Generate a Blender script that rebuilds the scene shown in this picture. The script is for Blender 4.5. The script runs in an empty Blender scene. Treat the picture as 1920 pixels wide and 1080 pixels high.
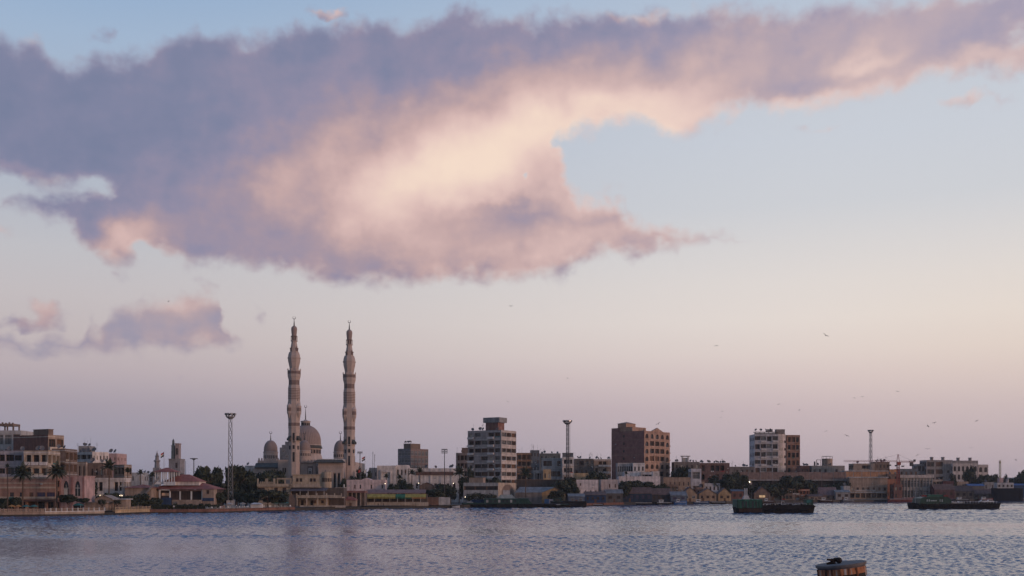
import bpy, bmesh, math, random
from mathutils import Vector, Matrix
R = math.radians
random.seed(7)
SC = bpy.context.scene
COL = SC.collection

# ------------------------------------------------------------------ camera
HORIZON, FPX, EYE = 915.0, 2000.0, 10.0      # eye level row, focal length in photo pixels, eye height in metres
cam_data = bpy.data.cameras.new('camera')
cam_data.sensor_width = 36.0
cam_data.lens = FPX / 1920 * 36.0
cam_data.shift_y = (HORIZON - 540) / 1920.0
cam_data.clip_start = 1.0
cam_data.clip_end = 60000.0
cam = bpy.data.objects.new('camera', cam_data)
cam.location = (0, 0, EYE)
cam.rotation_euler = (R(90), 0, 0)
COL.objects.link(cam)
SC.camera = cam

# ------------------------------------------------------------------ exposure
SC.view_settings.view_transform = 'Standard'
SC.view_settings.look = 'None'
SC.view_settings.exposure = 0.0
SC.view_settings.gamma = 1.0
SC.cycles.max_bounces = 5
SC.cycles.diffuse_bounces = 2
SC.cycles.glossy_bounces = 2
SC.cycles.transparent_max_bounces = 6
SC.cycles.use_denoising = True

# ------------------------------------------------------------------ sun, very low, to the right and behind the camera
SUN_AZ, SUN_EL = R(118), R(3.5)              # azimuth measured from +Y (the view) towards +X (the right)
sd = bpy.data.lights.new('sun', 'SUN')
sd.energy = 1.1
sd.angle = R(8)
sd.color = (1.0, 0.63, 0.50)
sun = bpy.data.objects.new('sun', sd)
sun_dir = Vector((math.sin(SUN_AZ) * math.cos(SUN_EL), math.cos(SUN_AZ) * math.cos(SUN_EL), math.sin(SUN_EL)))
sun.rotation_euler = sun_dir.to_track_quat('Z', 'Y').to_euler()
sun.location = (300, -200, 200)
COL.objects.link(sun)

# ------------------------------------------------------------------ sky
def lin(c):
    return tuple((v / 255 / 12.92) if v / 255 <= 0.04045 else ((v / 255 + 0.055) / 1.055) ** 2.4 for v in c)

def azel(px, py):
    a = math.atan((px - 960) / FPX)
    return math.degrees(a), math.degrees(math.atan((HORIZON - py) / FPX * math.cos(a)))

world = bpy.data.worlds.new('World')
SC.world = world
world.use_nodes = True
NT = world.node_tree
NT.nodes.clear()

def _in(node, i, v):
    if v is None: return
    if hasattr(v, 'is_output'): NT.links.new(v, node.inputs[i])
    else: node.inputs[i].default_value = v
def M(op, a, b=None, c=None, clamp=False):
    n = NT.nodes.new('ShaderNodeMath'); n.operation = op; n.use_clamp = clamp
    _in(n, 0, a); _in(n, 1, b); _in(n, 2, c)
    return n.outputs[0]
def smooth(x, lo, hi):
    n = NT.nodes.new('ShaderNodeMapRange'); n.interpolation_type = 'SMOOTHSTEP'
    _in(n, 0, x); _in(n, 1, lo); _in(n, 2, hi); n.inputs[3].default_value = 0; n.inputs[4].default_value = 1
    return n.outputs[0]
def mixc(f, a, b):
    n = NT.nodes.new('ShaderNodeMix'); n.data_type = 'RGBA'
    _in(n, 0, f)
    for i, v in ((6, a), (7, b)):
        if hasattr(v, 'is_output'): NT.links.new(v, n.inputs[i])
        else: n.inputs[i].default_value = (*v, 1)
    return n.outputs[2]
def comb(x, y, z):
    n = NT.nodes.new('ShaderNodeCombineXYZ'); _in(n, 0, x); _in(n, 1, y); _in(n, 2, z); return n.outputs[0]
def noise(vec, scale, detail=5, rough=0.55, color=False, dist=0.0):
    n = NT.nodes.new('ShaderNodeTexNoise'); n.noise_dimensions = '3D'
    NT.links.new(vec, n.inputs['Vector'])
    n.inputs['Scale'].default_value = scale; n.inputs['Detail'].default_value = detail
    n.inputs['Roughness'].default_value = rough; n.inputs['Distortion'].default_value = dist
    return n.outputs['Color' if color else 'Fac']
def ramp(fac, stops, interp='B_SPLINE'):
    n = NT.nodes.new('ShaderNodeValToRGB'); cr = n.color_ramp; cr.interpolation = interp
    stops = sorted(stops)
    while len(cr.elements) < len(stops): cr.elements.new(0.5)
    for e, (p, c) in zip(cr.elements, stops):
        e.position = p; e.color = (*lin(c), 1)
    NT.links.new(fac, n.inputs[0]); return n.outputs[0]
A0, A1, E0, E1 = -29.0, 29.0, -2.0, 30.0
def curve(anorm, pts):                        # pts in photo pixels -> elevation (deg) as a function of azimuth
    n = NT.nodes.new('ShaderNodeFloatCurve'); c = n.mapping.curves[0]
    q = sorted(((azel(*p)[0] - A0) / (A1 - A0), (azel(*p)[1] - E0) / (E1 - E0)) for p in pts)
    q = [(min(max(x, 0), 1), min(max(y, 0), 1)) for x, y in q]
    while len(c.points) < len(q): c.points.new(0.5, 0.5)
    for p, (x, y) in zip(c.points, q):
        p.location = (x, y); p.handle_type = 'VECTOR'
    n.mapping.use_clip = True; n.mapping.update()
    NT.links.new(anorm, n.inputs['Value'])
    return M('MULTIPLY_ADD', n.outputs[0], E1 - E0, E0)

tc = NT.nodes.new('ShaderNodeTexCoord')
sp = NT.nodes.new('ShaderNodeSeparateXYZ'); NT.links.new(tc.outputs['Generated'], sp.inputs[0])
dx, dy, dz = sp.outputs
AZ = M('MULTIPLY', M('ARCTAN2', dx, dy), 180 / math.pi)
EL = M('MULTIPLY', M('ARCSINE', dz), 180 / math.pi)
P0 = comb(AZ, M('MULTIPLY', EL, 1.15), 3.7)
# large, medium and fine billow warps (degrees)
w1 = NT.nodes.new('ShaderNodeVectorMath'); w1.operation = 'SUBTRACT'
NT.links.new(noise(P0, 0.16, 2, 0.5, True), w1.inputs[0]); w1.inputs[1].default_value = (0.5, 0.5, 0.5)
w2 = NT.nodes.new('ShaderNodeVectorMath'); w2.operation = 'SUBTRACT'
NT.links.new(noise(P0, 0.75, 5, 0.5, True), w2.inputs[0]); w2.inputs[1].default_value = (0.5, 0.5, 0.5)
w3 = NT.nodes.new('ShaderNodeVectorMath'); w3.operation = 'SUBTRACT'
NT.links.new(noise(P0, 0.6, 4, 0.5, True), w3.inputs[0]); w3.inputs[1].default_value = (0.5, 0.5, 0.5)
def vadd(v, w, k):
    n = NT.nodes.new('ShaderNodeVectorMath'); n.operation = 'MULTIPLY_ADD'
    NT.links.new(w, n.inputs[0]); n.inputs[1].default_value = (k, k, 0); NT.links.new(v, n.inputs[2]); return n.outputs[0]
PA = comb(AZ, EL, 0.0)
PW = vadd(vadd(PA, w1.outputs[0], 1.1), w2.outputs[0], 1.7)       # warped position for outlines
PL = vadd(vadd(PA, w1.outputs[0], 3.0), w3.outputs[0], 2.0)       # more strongly warped for the light in the cloud
sw = NT.nodes.new('ShaderNodeSeparateXYZ'); NT.links.new(PW, sw.inputs[0])
AW, EW = sw.outputs[0], sw.outputs[1]
an = M('DIVIDE', M('SUBTRACT', AW, A0), A1 - A0, clamp=True)
nb = noise(P0, 0.95, 4, 0.5)
puff = M('SUBTRACT', M('MULTIPLY', M('ABSOLUTE', M('SUBTRACT', nb, 0.5)), 4.0), 0.55)       # rounded cauliflower lobes
billow = M('ADD', M('MULTIPLY', M('SUBTRACT', noise(P0, 1.3, 5, 0.5), 0.5), 0.62), M('MULTIPLY', puff, 0.20))
PS = NT.nodes.new('ShaderNodeVectorMath'); PS.operation = 'ADD'
NT.links.new(P0, PS.inputs[0]); PS.inputs[1].default_value = (0.9, -0.7, 0.0)
relief = M('SUBTRACT', noise(P0, 0.30, 5, 0.50), noise(PS.outputs[0], 0.30, 5, 0.50))         # faces turned to the low sun
PS2 = NT.nodes.new('ShaderNodeVectorMath'); PS2.operation = 'ADD'
NT.links.new(P0, PS2.inputs[0]); PS2.inputs[1].default_value = (0.32, -0.30, 0.0)
relief2 = M('SUBTRACT', noise(P0, 0.8, 3, 0.5), noise(PS2.outputs[0], 0.8, 3, 0.5))

def band(top, bot):
    return M('MINIMUM', M('SUBTRACT', curve(an, top), EW), M('SUBTRACT', EW, curve(an, bot)))

TOP1 = [(-300,60),(0,66),(70,72),(110,108),(150,112),(200,98),(280,92),(300,72),(370,50),(450,72),(490,66),(560,46),(620,42),(680,40),(750,45),
        (800,28),(850,12),(900,30),(960,36),(1050,22),(1130,14),(1240,14),(1330,18),(1400,20),(1480,18),(1560,8),(1650,-4),(1920,-30),(2200,-60)]
BOT1 = [(-300,300),(0,340),(60,356),(130,366),(190,362),(230,376),(260,420),(1000,420),(1030,300),(1045,268),(1100,252),(1160,240),(1215,236),(1240,250),
        (1262,262),(1290,260),(1310,246),(1350,228),(1385,208),(1410,202),(1435,206),(1460,214),(1520,207),(1600,190),(1640,186),(1660,172),(1700,176),(1730,160),(1780,146),(1840,150),(1920,138),(2200,120)]
TOP2 = [(5,378),(40,358),(100,356),(170,346),(210,330),(250,250),(1030,250),(1050,300),(1070,342),(1100,362),(1150,376),(1190,412),(1240,430),(1300,436),(1368,441),(1400,452)]
BOT2 = [(5,388),(60,404),(120,420),(150,452),(190,486),(240,500),(285,486),(320,486),(360,500),(420,502),(460,510),(500,506),(560,512),(600,528),(660,534),(720,530),
        (800,526),(900,528),(980,516),(1050,516),(1080,500),(1120,482),(1180,492),(1230,480),(1290,462),(1368,445),(1400,440)]
TOP3 = [(-300,640),(-40,628),(20,632),(60,642),(120,628),(150,640),(170,604),(195,625),(215,598),(240,578),(270,568),(330,560),(380,552),(410,566),(416,606),(440,650),(460,670)]
BOT3 = [(-300,664),(0,660),(80,668),(160,668),(250,660),(330,655),(430,655),(460,650)]
d1, d2, d3 = band(TOP1, BOT1), band(TOP2, BOT2), band(TOP3, BOT3)

def gauss(vec, px, py, rx, ry, rot=0.0):
    a, e = azel(px, py)
    k = math.degrees(1 / FPX)
    n = NT.nodes.new('ShaderNodeMapping'); n.vector_type = 'TEXTURE'
    NT.links.new(vec, n.inputs[0])
    n.inputs['Location'].default_value = (a, e, 0); n.inputs['Rotation'].default_value = (0, 0, R(rot)); n.inputs['Scale'].default_value = (rx * k, ry * k, 1)
    d = NT.nodes.new('ShaderNodeVectorMath'); d.operation = 'DOT_PRODUCT'
    NT.links.new(n.outputs[0], d.inputs[0]); NT.links.new(n.outputs[0], d.inputs[1])
    return M('POWER', 0.36788, d.outputs['Value'])
def gsum(vec, items, base=0.0):
    acc = None
    for amp, *g in items:
        acc = M('MULTIPLY_ADD', gauss(vec, *g), amp, base if acc is None else acc)
    return acc

# small separate puffs and wisps: thin, soft
WISPS = [(1.0, 95,592,34,24,-20), (0.9, 30,610,45,13,0), (0.55, 480,600,16,28,0), (0.9, 616,26,40,14,-8), (0.62, 195,70,48,15,15),
         (0.75, 1800,196,50,13,-8), (0.5, 1545,240,55,10,-5), (0.5, 1335,242,26,16,20), (0.55, 1130,362,30,20,-30), (0.5,1168,385,12,26,0),
         (0.5, 5,440,30,14,0), (0.4, 340,696,22,9,0), (0.45, 1870,178,50,9,-15), (0.45,230,515,22,26,20), (0.42, 380,535,50,20,-20), (0.55, 640,522,70,18,0)]
wisp = gsum(PW, WISPS)
HOLES = [(1.3, 985,338,16,16,0), (0.46, 172,354,40,15,-12), (0.26, 25,352,40,12,0), (0.9, 1905,60,30,22,0), (0.7, 285,470,22,30,20)]
hole = gsum(PW, HOLES)

dmax = M('SMOOTH_MAX', M('SMOOTH_MAX', d1, d2, 0.5), d3, 0.2)
dens = M('ADD', M('MULTIPLY', billow, 0.9), M('SUBTRACT', dmax, M('MULTIPLY', hole, 1.6)))
main_a = smooth(dens, -0.36, 0.74)
wisp_a = M('MULTIPLY', smooth(M('ADD', wisp, M('MULTIPLY', billow, 1.2)), 0.18, 0.95), 0.9)
main_a = M('MULTIPLY', main_a, M('MULTIPLY_ADD', gauss(PA, 250,620,300,90,0), -0.24, 1.0))
alpha = M('MAXIMUM', main_a, wisp_a)

# light and tint inside the cloud (0 slate blue ... 1 cream)
LIGHT = [(0.62, 850,318,170,60,16), (0.34, 960,330,170,90,0), (0.42, 1010,240,230,50,12), (0.30, 1170,222,190,34,12), (0.26, 1285,228,60,40,0), (0.14, 720,350,110,70,10), (0.36, 1190,205,190,34,12), (0.36, 760,385,200,80,8), (0.26, 1060,380,80,70,-30),
         (0.40, 1000,470,210,40,4), (0.16, 760,450,170,46,-10), (0.20, 520,345,40,44,0), (0.07, 420,400,140,70,0), (0.42, 1540,182,140,28,8), (0.42, 1620,112,60,20,0), (0.42, 1830,134,170,22,6),
         (0.22, 1250,120,420,50,6), (0.18, 1700,70,320,50,0), (0.18, 850,215,330,50,12), (0.18, 600,300,200,70,16), (0.08, 450,440,220,80,0), (0.10,700,190,240,60,10),
         (-0.10, 950,392,130,18,8), (-0.12, 1030,405,130,18,-4), (0.20, 1220,455,150,34,0), (0.06, 560,500,420,60,-3), (0.10,1000,130,200,40,8),
         (0.50, 616,16,40,12,0), (0.44, 235,440,64,34,30), (0.16, 75,325,70,14,0), (0.50, 1800,196,60,20,0), (0.4, 1545,240,60,20,0), (0.55,1268,250,50,34,0), (0.28,1480,204,150,22,0), (0.22,1350,214,80,34,8),
         (0.18, 290,600,110,34,12), (0.24, 400,636,40,20,0), (0.38, 90,588,30,24,0), (0.22, 370,575,70,26,0), (0.42,1150,380,60,40,0), (0.2, 300,480,40,30,0),
         (0.16, 1290,440,90,16,-4), (0.4, 5,440,40,14,0), (-0.10, 60,240,280,90,0), (0.30,1250,12,160,8,0), (0.3,60,66,60,6,0)]
L = gsum(PL, LIGHT, 0.17)
L = M('ADD', L, M('MULTIPLY', M('SUBTRACT', noise(P0, 0.42, 5, 0.5), 0.5), 0.26))
L = M('ADD', L, M('ADD', M('MULTIPLY_ADD', relief, 0.28, M('MULTIPLY', billow, 0.02)), M('MULTIPLY', relief2, 0.13)))
# thin edges let a little more light through
L = M('ADD', L, M('MULTIPLY', M('SUBTRACT', 1.0, smooth(dens, 0.0, 1.1)), 0.15))
# roll the highlights off softly
L = M('SUBTRACT', 1.0, M('POWER', 0.36788, M('MULTIPLY', M('MAXIMUM', L, 0.0), M('MULTIPLY_ADD', L, 0.55, 0.95))))
cloud_col = ramp(L, [(0.0, (116,125,154)), (0.14, (127,131,159)), (0.28, (145,139,163)), (0.42, (169,149,160)), (0.55, (197,167,166)), (0.66, (217,185,180)), (0.80, (233,203,193)), (0.93, (247,222,203))], 'LINEAR')
cloud_col = mixc(M('MULTIPLY', smooth(AZ, -6, 24), 0.50), cloud_col, mixc(L, lin((150,148,182)), lin((255,228,210))))

# clear sky: belt of twilight colours over the far horizon, paler and warmer towards the right
en = M('DIVIDE', M('ADD', EL, 5.0), 45.0, clamp=True)
def sky_stops(rows): return [((azel(960, y)[1] + 5) / 45, c) for y, c in rows]
left = ramp(en, sky_stops([(1000,(136,134,151)),(900,(148,145,163)),(830,(158,153,168)),(770,(168,158,169)),(710,(186,173,178)),(650,(195,184,185)),(580,(197,190,192)),(500,(193,192,197)),
                           (400,(180,186,198)),(300,(174,184,200)),(120,(160,181,207)),(0,(144,172,205)),(-300,(126,158,204)),(-900,(108,144,198))]), 'LINEAR')
right = ramp(en, sky_stops([(1000,(170,154,163)),(900,(187,170,177)),(830,(194,177,182)),(770,(202,184,187)),(710,(216,199,197)),(670,(224,210,205)),(610,(229,219,213)),(540,(225,218,214)),(470,(217,214,214)),
                            (400,(207,209,214)),(280,(202,207,216)),(140,(197,203,213)),(0,(181,194,212)),(-300,(136,166,208)),(-900,(112,148,200))]), 'LINEAR')
clear = mixc(smooth(AZ, -26, 20), left, right)
clear = mixc(M('MULTIPLY', gauss(PA, 2050,640,420,130,0), 0.28), clear, lin((236,216,192)))
front = mixc(M('MULTIPLY', alpha, 0.97), clear, cloud_col)

nish = NT.nodes.new('ShaderNodeTexSky'); nish.sky_type = 'NISHITA'; nish.sun_disc = False
nish.sun_elevation = SUN_EL; nish.sun_rotation = SUN_AZ
nish.dust_density = 2.0; nish.ozone_density = 2.0
bgN = NT.nodes.new('ShaderNodeBackground'); NT.links.new(nish.outputs[0], bgN.inputs[0]); bgN.inputs[1].default_value = 0.12
bgF = NT.nodes.new('ShaderNodeBackground'); NT.links.new(front, bgF.inputs[0]); bgF.inputs[1].default_value = 1.0
# the twilight belt and its clouds stand opposite the sunset; the Nishita sky takes over behind and overhead
wfront = M('MULTIPLY_ADD', smooth(dy, -0.55, 0.35), 0.5, 0.5)
mixs = NT.nodes.new('ShaderNodeMixShader')
NT.links.new(wfront, mixs.inputs[0]); NT.links.new(bgN.outputs[0], mixs.inputs[1]); NT.links.new(bgF.outputs[0], mixs.inputs[2])
wo = NT.nodes.new('ShaderNodeOutputWorld'); NT.links.new(mixs.outputs[0], wo.inputs[0])

# ------------------------------------------------------------------ materials
MATS = {}
def _nt(name):
    m = bpy.data.materials.new(name); m.use_nodes = True
    return m, m.node_tree, m.node_tree.nodes['Principled BSDF']

m, nt, b = _nt('canal_water'); MATS['water'] = m
b.inputs['Base Color'].default_value = (0.042, 0.092, 0.175, 1)
b.inputs['Roughness'].default_value = 0.10
b.inputs['IOR'].default_value = 1.333
tcw = nt.nodes.new('ShaderNodeTexCoord')
def wnoise(scale, sx, sy, detail, rough):
    mp = nt.nodes.new('ShaderNodeMapping'); nt.links.new(tcw.outputs['Object'], mp.inputs[0]); mp.inputs['Scale'].default_value = (sx, sy, 1)
    n = nt.nodes.new('ShaderNodeTexNoise'); nt.links.new(mp.outputs[0], n.inputs['Vector'])
    n.inputs['Scale'].default_value = scale; n.inputs['Detail'].default_value = detail; n.inputs['Roughness'].default_value = rough
    return n.outputs['Fac']
n1 = wnoise(0.9, 0.8, 1.0, 5, 0.6)
n2 = wnoise(0.03, 1, 0.6, 3, 0.5)
ad = nt.nodes.new('ShaderNodeMath'); ad.operation = 'MULTIPLY_ADD'
nt.links.new(n2, ad.inputs[0]); ad.inputs[1].default_value = 0.0; nt.links.new(n1, ad.inputs[2])
gust = wnoise(0.006, 1, 2.2, 3, 0.5)
mr = nt.nodes.new('ShaderNodeMapRange'); nt.links.new(gust, mr.inputs[0])
mr.inputs[1].default_value = 0.35; mr.inputs[2].default_value = 0.65; mr.inputs[3].default_value = 0.35; mr.inputs[4].default_value = 1.0
bp = nt.nodes.new('ShaderNodeBump'); nt.links.new(ad.outputs[0], bp.inputs['Height']); bp.inputs['Distance'].default_value = 0.14
nt.links.new(mr.outputs[0], bp.inputs['Strength'])
nt.links.new(bp.outputs[0], b.inputs['Normal'])

def mesh_obj(name, verts, faces, mat, parent=None):
    me = bpy.data.meshes.new(name); me.from_pydata(verts, [], faces); me.update()
    o = bpy.data.objects.new(name, me); COL.objects.link(o)
    if mat: me.materials.append(mat)
    if parent: o.parent = parent
    return o

import numpy as np
_rng = np.random.RandomState(11)
_waves = []
for k in range(46):
    wl = 0.65 * (2.7 / 0.65) ** (k / 45.0)
    th = R(-78) + _rng.normal(0, 0.55)                       # wind blows across the canal towards the camera
    _waves.append((2 * math.pi / wl * math.cos(th), 2 * math.pi / wl * math.sin(th), _rng.rand() * 6.283, wl * 0.0034 * (0.6 + 0.8 * _rng.rand())))
_gust = [(_rng.normal(0, 0.012), _rng.normal(0, 0.03), _rng.rand() * 6.283) for k in range(9)]
SIG = math.sqrt(sum(w_[3] ** 2 for w_ in _waves) / 2)
WAKES = [(470, 415, 40, 455, 5), (200, 425, 60, 440, 4), (330, 512, 120, 530, 6)]                                                    # (x0, y0, x1, y1, half width) calmer stripes left by the ferries
def water_height(x, y, sc=1.0):
    h = np.zeros_like(x)
    for kx, ky, ph, a in _waves:
        h += sc * a * np.sin((kx * x + ky * y) / sc + ph)
    h = 2.3 * SIG * sc * (np.exp(0.42 * np.clip(h / (SIG * sc), -3, 2.4)) - 1.09)          # flat troughs, peaked crests
    g = np.zeros_like(x)
    for gx, gy, ph in _gust:
        g += np.sin(gx * x + gy * y + ph)
    amp = np.clip(1.0 + 0.34 * g, 0.30, 1.9)
    for x0, y0, x1, y1, hw in WAKES:
        t = np.clip(((x - x0) * (x1 - x0) + (y - y0) * (y1 - y0)) / ((x1 - x0) ** 2 + (y1 - y0) ** 2), 0, 1)
        d = np.hypot(x - x0 - t * (x1 - x0), y - y0 - t * (y1 - y0))
        amp *= 1 - 0.7 * np.exp(-(d / hw) ** 2)
    return h * amp
def build_water():
    V, F, base = [], [], 0
    for y0, y1, hx, st, sc, sn in ((104, 226, 125, 0.2, 0.60, 1.0), (224, 424, 235, 0.42, 1.0, 1.8), (420, 940, 600, 0.9, 1.8, None)):
        xs = np.arange(-hx, hx + st, st); ys = np.arange(y0, y1 + st, st)
        X, Y = np.meshgrid(xs, ys)
        Z = water_height(X, Y, sc)
        if sn:                                                # run smoothly into the next, coarser patch
            f = np.clip((Y - (y1 - 34)) / 30, 0, 1); f = f * f * (3 - 2 * f)
            Z = Z * (1 - f) + water_height(X, Y, sn) * f
        Z[0, :] = Z[-1, :] = -0.72; Z[:, 0] = Z[:, -1] = -0.72               # skirts, so no gap shows between the patches
        V.append(np.stack([X, Y, Z], -1).reshape(-1, 3))
        nx, ny = len(xs), len(ys)
        i = (np.arange(ny - 1)[:, None] * nx + np.arange(nx - 1)[None, :]).reshape(-1) + base
        F.append(np.stack([i, i + 1, i + nx + 1, i + nx], -1)); base += nx * ny
    q = [(-6500, -400, -0.7), (6500, -400, -0.7), (6500, 6500, -0.7), (-6500, 6500, -0.7)]
    V.append(np.array(q, float)); F.append(np.array([[base, base + 1, base + 2, base + 3]]))
    V = np.concatenate(V).astype(np.float32); F = np.concatenate(F).astype(np.int32)
    me = bpy.data.meshes.new('water')
    me.vertices.add(len(V)); me.vertices.foreach_set('co', V.reshape(-1))
    me.loops.add(len(F) * 4); me.loops.foreach_set('vertex_index', F.reshape(-1))
    me.polygons.add(len(F)); me.polygons.foreach_set('loop_start', np.arange(len(F), dtype=np.int32) * 4)
    me.polygons.foreach_set('use_smooth', np.ones(len(F), dtype=bool))
    me.update(calc_edges=True); me.materials.append(MATS['water'])
    o = bpy.data.objects.new('water', me); COL.objects.link(o); o['kind'] = 'structure'
build_water()

# ------------------------------------------------------------------ helpers
GZ = 1.5                                       # height of the town's ground above the water
SHORE = [(-400, 330), (-60, 366), (0, 370), (85, 377), (200, 392), (281, 417), (400, 425), (540, 465), (640, 488), (680, 500), (800, 526), (870, 533),
         (1075, 571), (1200, 635), (1300, 645), (1390, 667), (1520, 740), (1640, 770), (1700, 772), (1900, 833), (2300, 900)]
def shoreY(px):
    for (a, ya), (b, yb) in zip(SHORE, SHORE[1:]):
        if a <= px <= b: return ya + (yb - ya) * (px - a) / (b - a)
    return SHORE[0][1] if px < SHORE[0][0] else SHORE[-1][1]
def PX(px, Y): return (px - 960) / FPX * Y
def PZ(py, Y): return EYE + (HORIZON - py) / FPX * Y
def S(px, off): return shoreY(px) + off

class MB:
    def __init__(s): s.v, s.f, s.m, s.mx = [], [], [], None
    def add(s, vs, fs, mi=0):
        b = len(s.v)
        s.v += [tuple(s.mx @ Vector(p)) if s.mx else tuple(p) for p in vs]
        for f in fs: s.f.append(tuple(b + i for i in f)); s.m.append(mi)
        return s
    def box(s, x0, x1, y0, y1, z0, z1, mi=0):
        return s.add([(x0,y0,z0),(x1,y0,z0),(x1,y1,z0),(x0,y1,z0),(x0,y0,z1),(x1,y0,z1),(x1,y1,z1),(x0,y1,z1)],
                     [(0,3,2,1),(4,5,6,7),(0,1,5,4),(1,2,6,5),(2,3,7,6),(3,0,4,7)], mi)
    def quad(s, a, b, c, d, mi=0): return s.add([a, b, c, d], [(0, 1, 2, 3)], mi)
    def lathe(s, prof, n=16, cx=0, cy=0, ph=0.0, mi=0, a0=0.0, a1=2*math.pi):
        full = abs(a1 - a0 - 2*math.pi) < 1e-6
        k = n if full else n + 1
        vs = [(cx + r*math.cos(ph + a0 + (a1-a0)*i/n), cy + r*math.sin(ph + a0 + (a1-a0)*i/n), z) for r, z in prof for i in range(k)]
        fs = []
        for j in range(len(prof) - 1):
            for i in range(n):
                i2 = (i + 1) % k
                fs.append((j*k+i, j*k+i2, (j+1)*k+i2, (j+1)*k+i))
        if full:
            fs.append(tuple(range(k))[::-1]); fs.append(tuple((len(prof)-1)*k + i for i in range(k)))
        return s.add(vs, fs, mi)
    def tube(s, p0, p1, r0, r1=None, n=5, mi=0):
        p0, p1 = Vector(p0), Vector(p1); r1 = r0 if r1 is None else r1
        d = (p1 - p0).normalized(); u = d.orthogonal().normalized(); w = d.cross(u)
        vs = [p + (u*math.cos(2*math.pi*i/n) + w*math.sin(2*math.pi*i/n)) * r for p, r in ((p0, r0), (p1, r1)) for i in range(n)]
        return s.add(vs, [(i, (i+1) % n, n + (i+1) % n, n + i) for i in range(n)] + [tuple(range(n))[::-1], tuple(range(n, 2*n))], mi)
    def prism(s, poly, z0, z1, mi=0):          # poly: counter-clockwise (x, y)
        n = len(poly)
        return s.add([(x, y, z0) for x, y in poly] + [(x, y, z1) for x, y in poly],
                     [tuple(range(n))[::-1], tuple(range(n, 2*n))] + [(i, (i+1) % n, n + (i+1) % n, n + i) for i in range(n)], mi)
    def ext(s, poly, y0, y1, mi=0):            # poly: (x, z) outline, pushed from y0 to y1
        n = len(poly)
        return s.add([(x, y0, z) for x, z in poly] + [(x, y1, z) for x, z in poly],
                     [tuple(range(n)), tuple(range(n, 2*n))[::-1]] + [(i, n + i, n + (i+1) % n, (i+1) % n) for i in range(n)], mi)
    def hip(s, x0, x1, y0, y1, z0, z1, inset=None, mi=0):
        d = (y1 - y0) / 2; i = min(d if inset is None else inset, (x1 - x0) / 2 - 0.01); ym = (y0 + y1) / 2
        return s.add([(x0,y0,z0),(x1,y0,z0),(x1,y1,z0),(x0,y1,z0),(x0+i,ym,z1),(x1-i,ym,z1)],
                     [(0,1,5,4),(1,2,5),(2,3,4,5),(3,0,4),(0,3,2,1)], mi)
    def ball(s, c, r, n=8, k=6, sz=1.0, mi=0):
        pr = [(max(r*math.sin(math.pi*j/k), 0.001), c[2] - r*sz*math.cos(math.pi*j/k)) for j in range(k + 1)]
        return s.lathe(pr, n, c[0], c[1], 0, mi)
    def build(s, name, mats, parent=None, smooth=False, loc=None):
        me = bpy.data.meshes.new(name); me.from_pydata(s.v, [], s.f)
        for mt in (mats if isinstance(mats, (list, tuple)) else [mats]): me.materials.append(mt)
        if any(s.m): me.polygons.foreach_set('material_index', s.m)
        if smooth: me.polygons.foreach_set('use_smooth', [True] * len(s.f))
        me.update()
        o = bpy.data.objects.new(name, me); COL.objects.link(o)
        if parent: o.parent = parent
        if loc: o.location = loc
        return o

def tag(o, label, cat, group=None):
    o['label'] = label; o['category'] = cat
    if group: o['group'] = group
    return o
def thing(name, label, cat, loc, rz=0.0, group=None):
    o = bpy.data.objects.new(name, None); COL.objects.link(o); o.empty_display_size = 0.5
    o.location = loc; o.rotation_euler = (0, 0, rz)
    return tag(o, label, cat, group)
def inst(src, name, parent, loc, rz=0.0, sc=(1, 1, 1)):
    c = src.copy(); c.name = name; COL.objects.link(c); c.parent = parent
    c.location = loc; c.rotation_euler = (0, 0, rz); c.scale = sc
    return c
def spare(o):                                  # a first-of-kind mesh kept only as data, not in the scene
    COL.objects.unlink(o); return o

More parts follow.
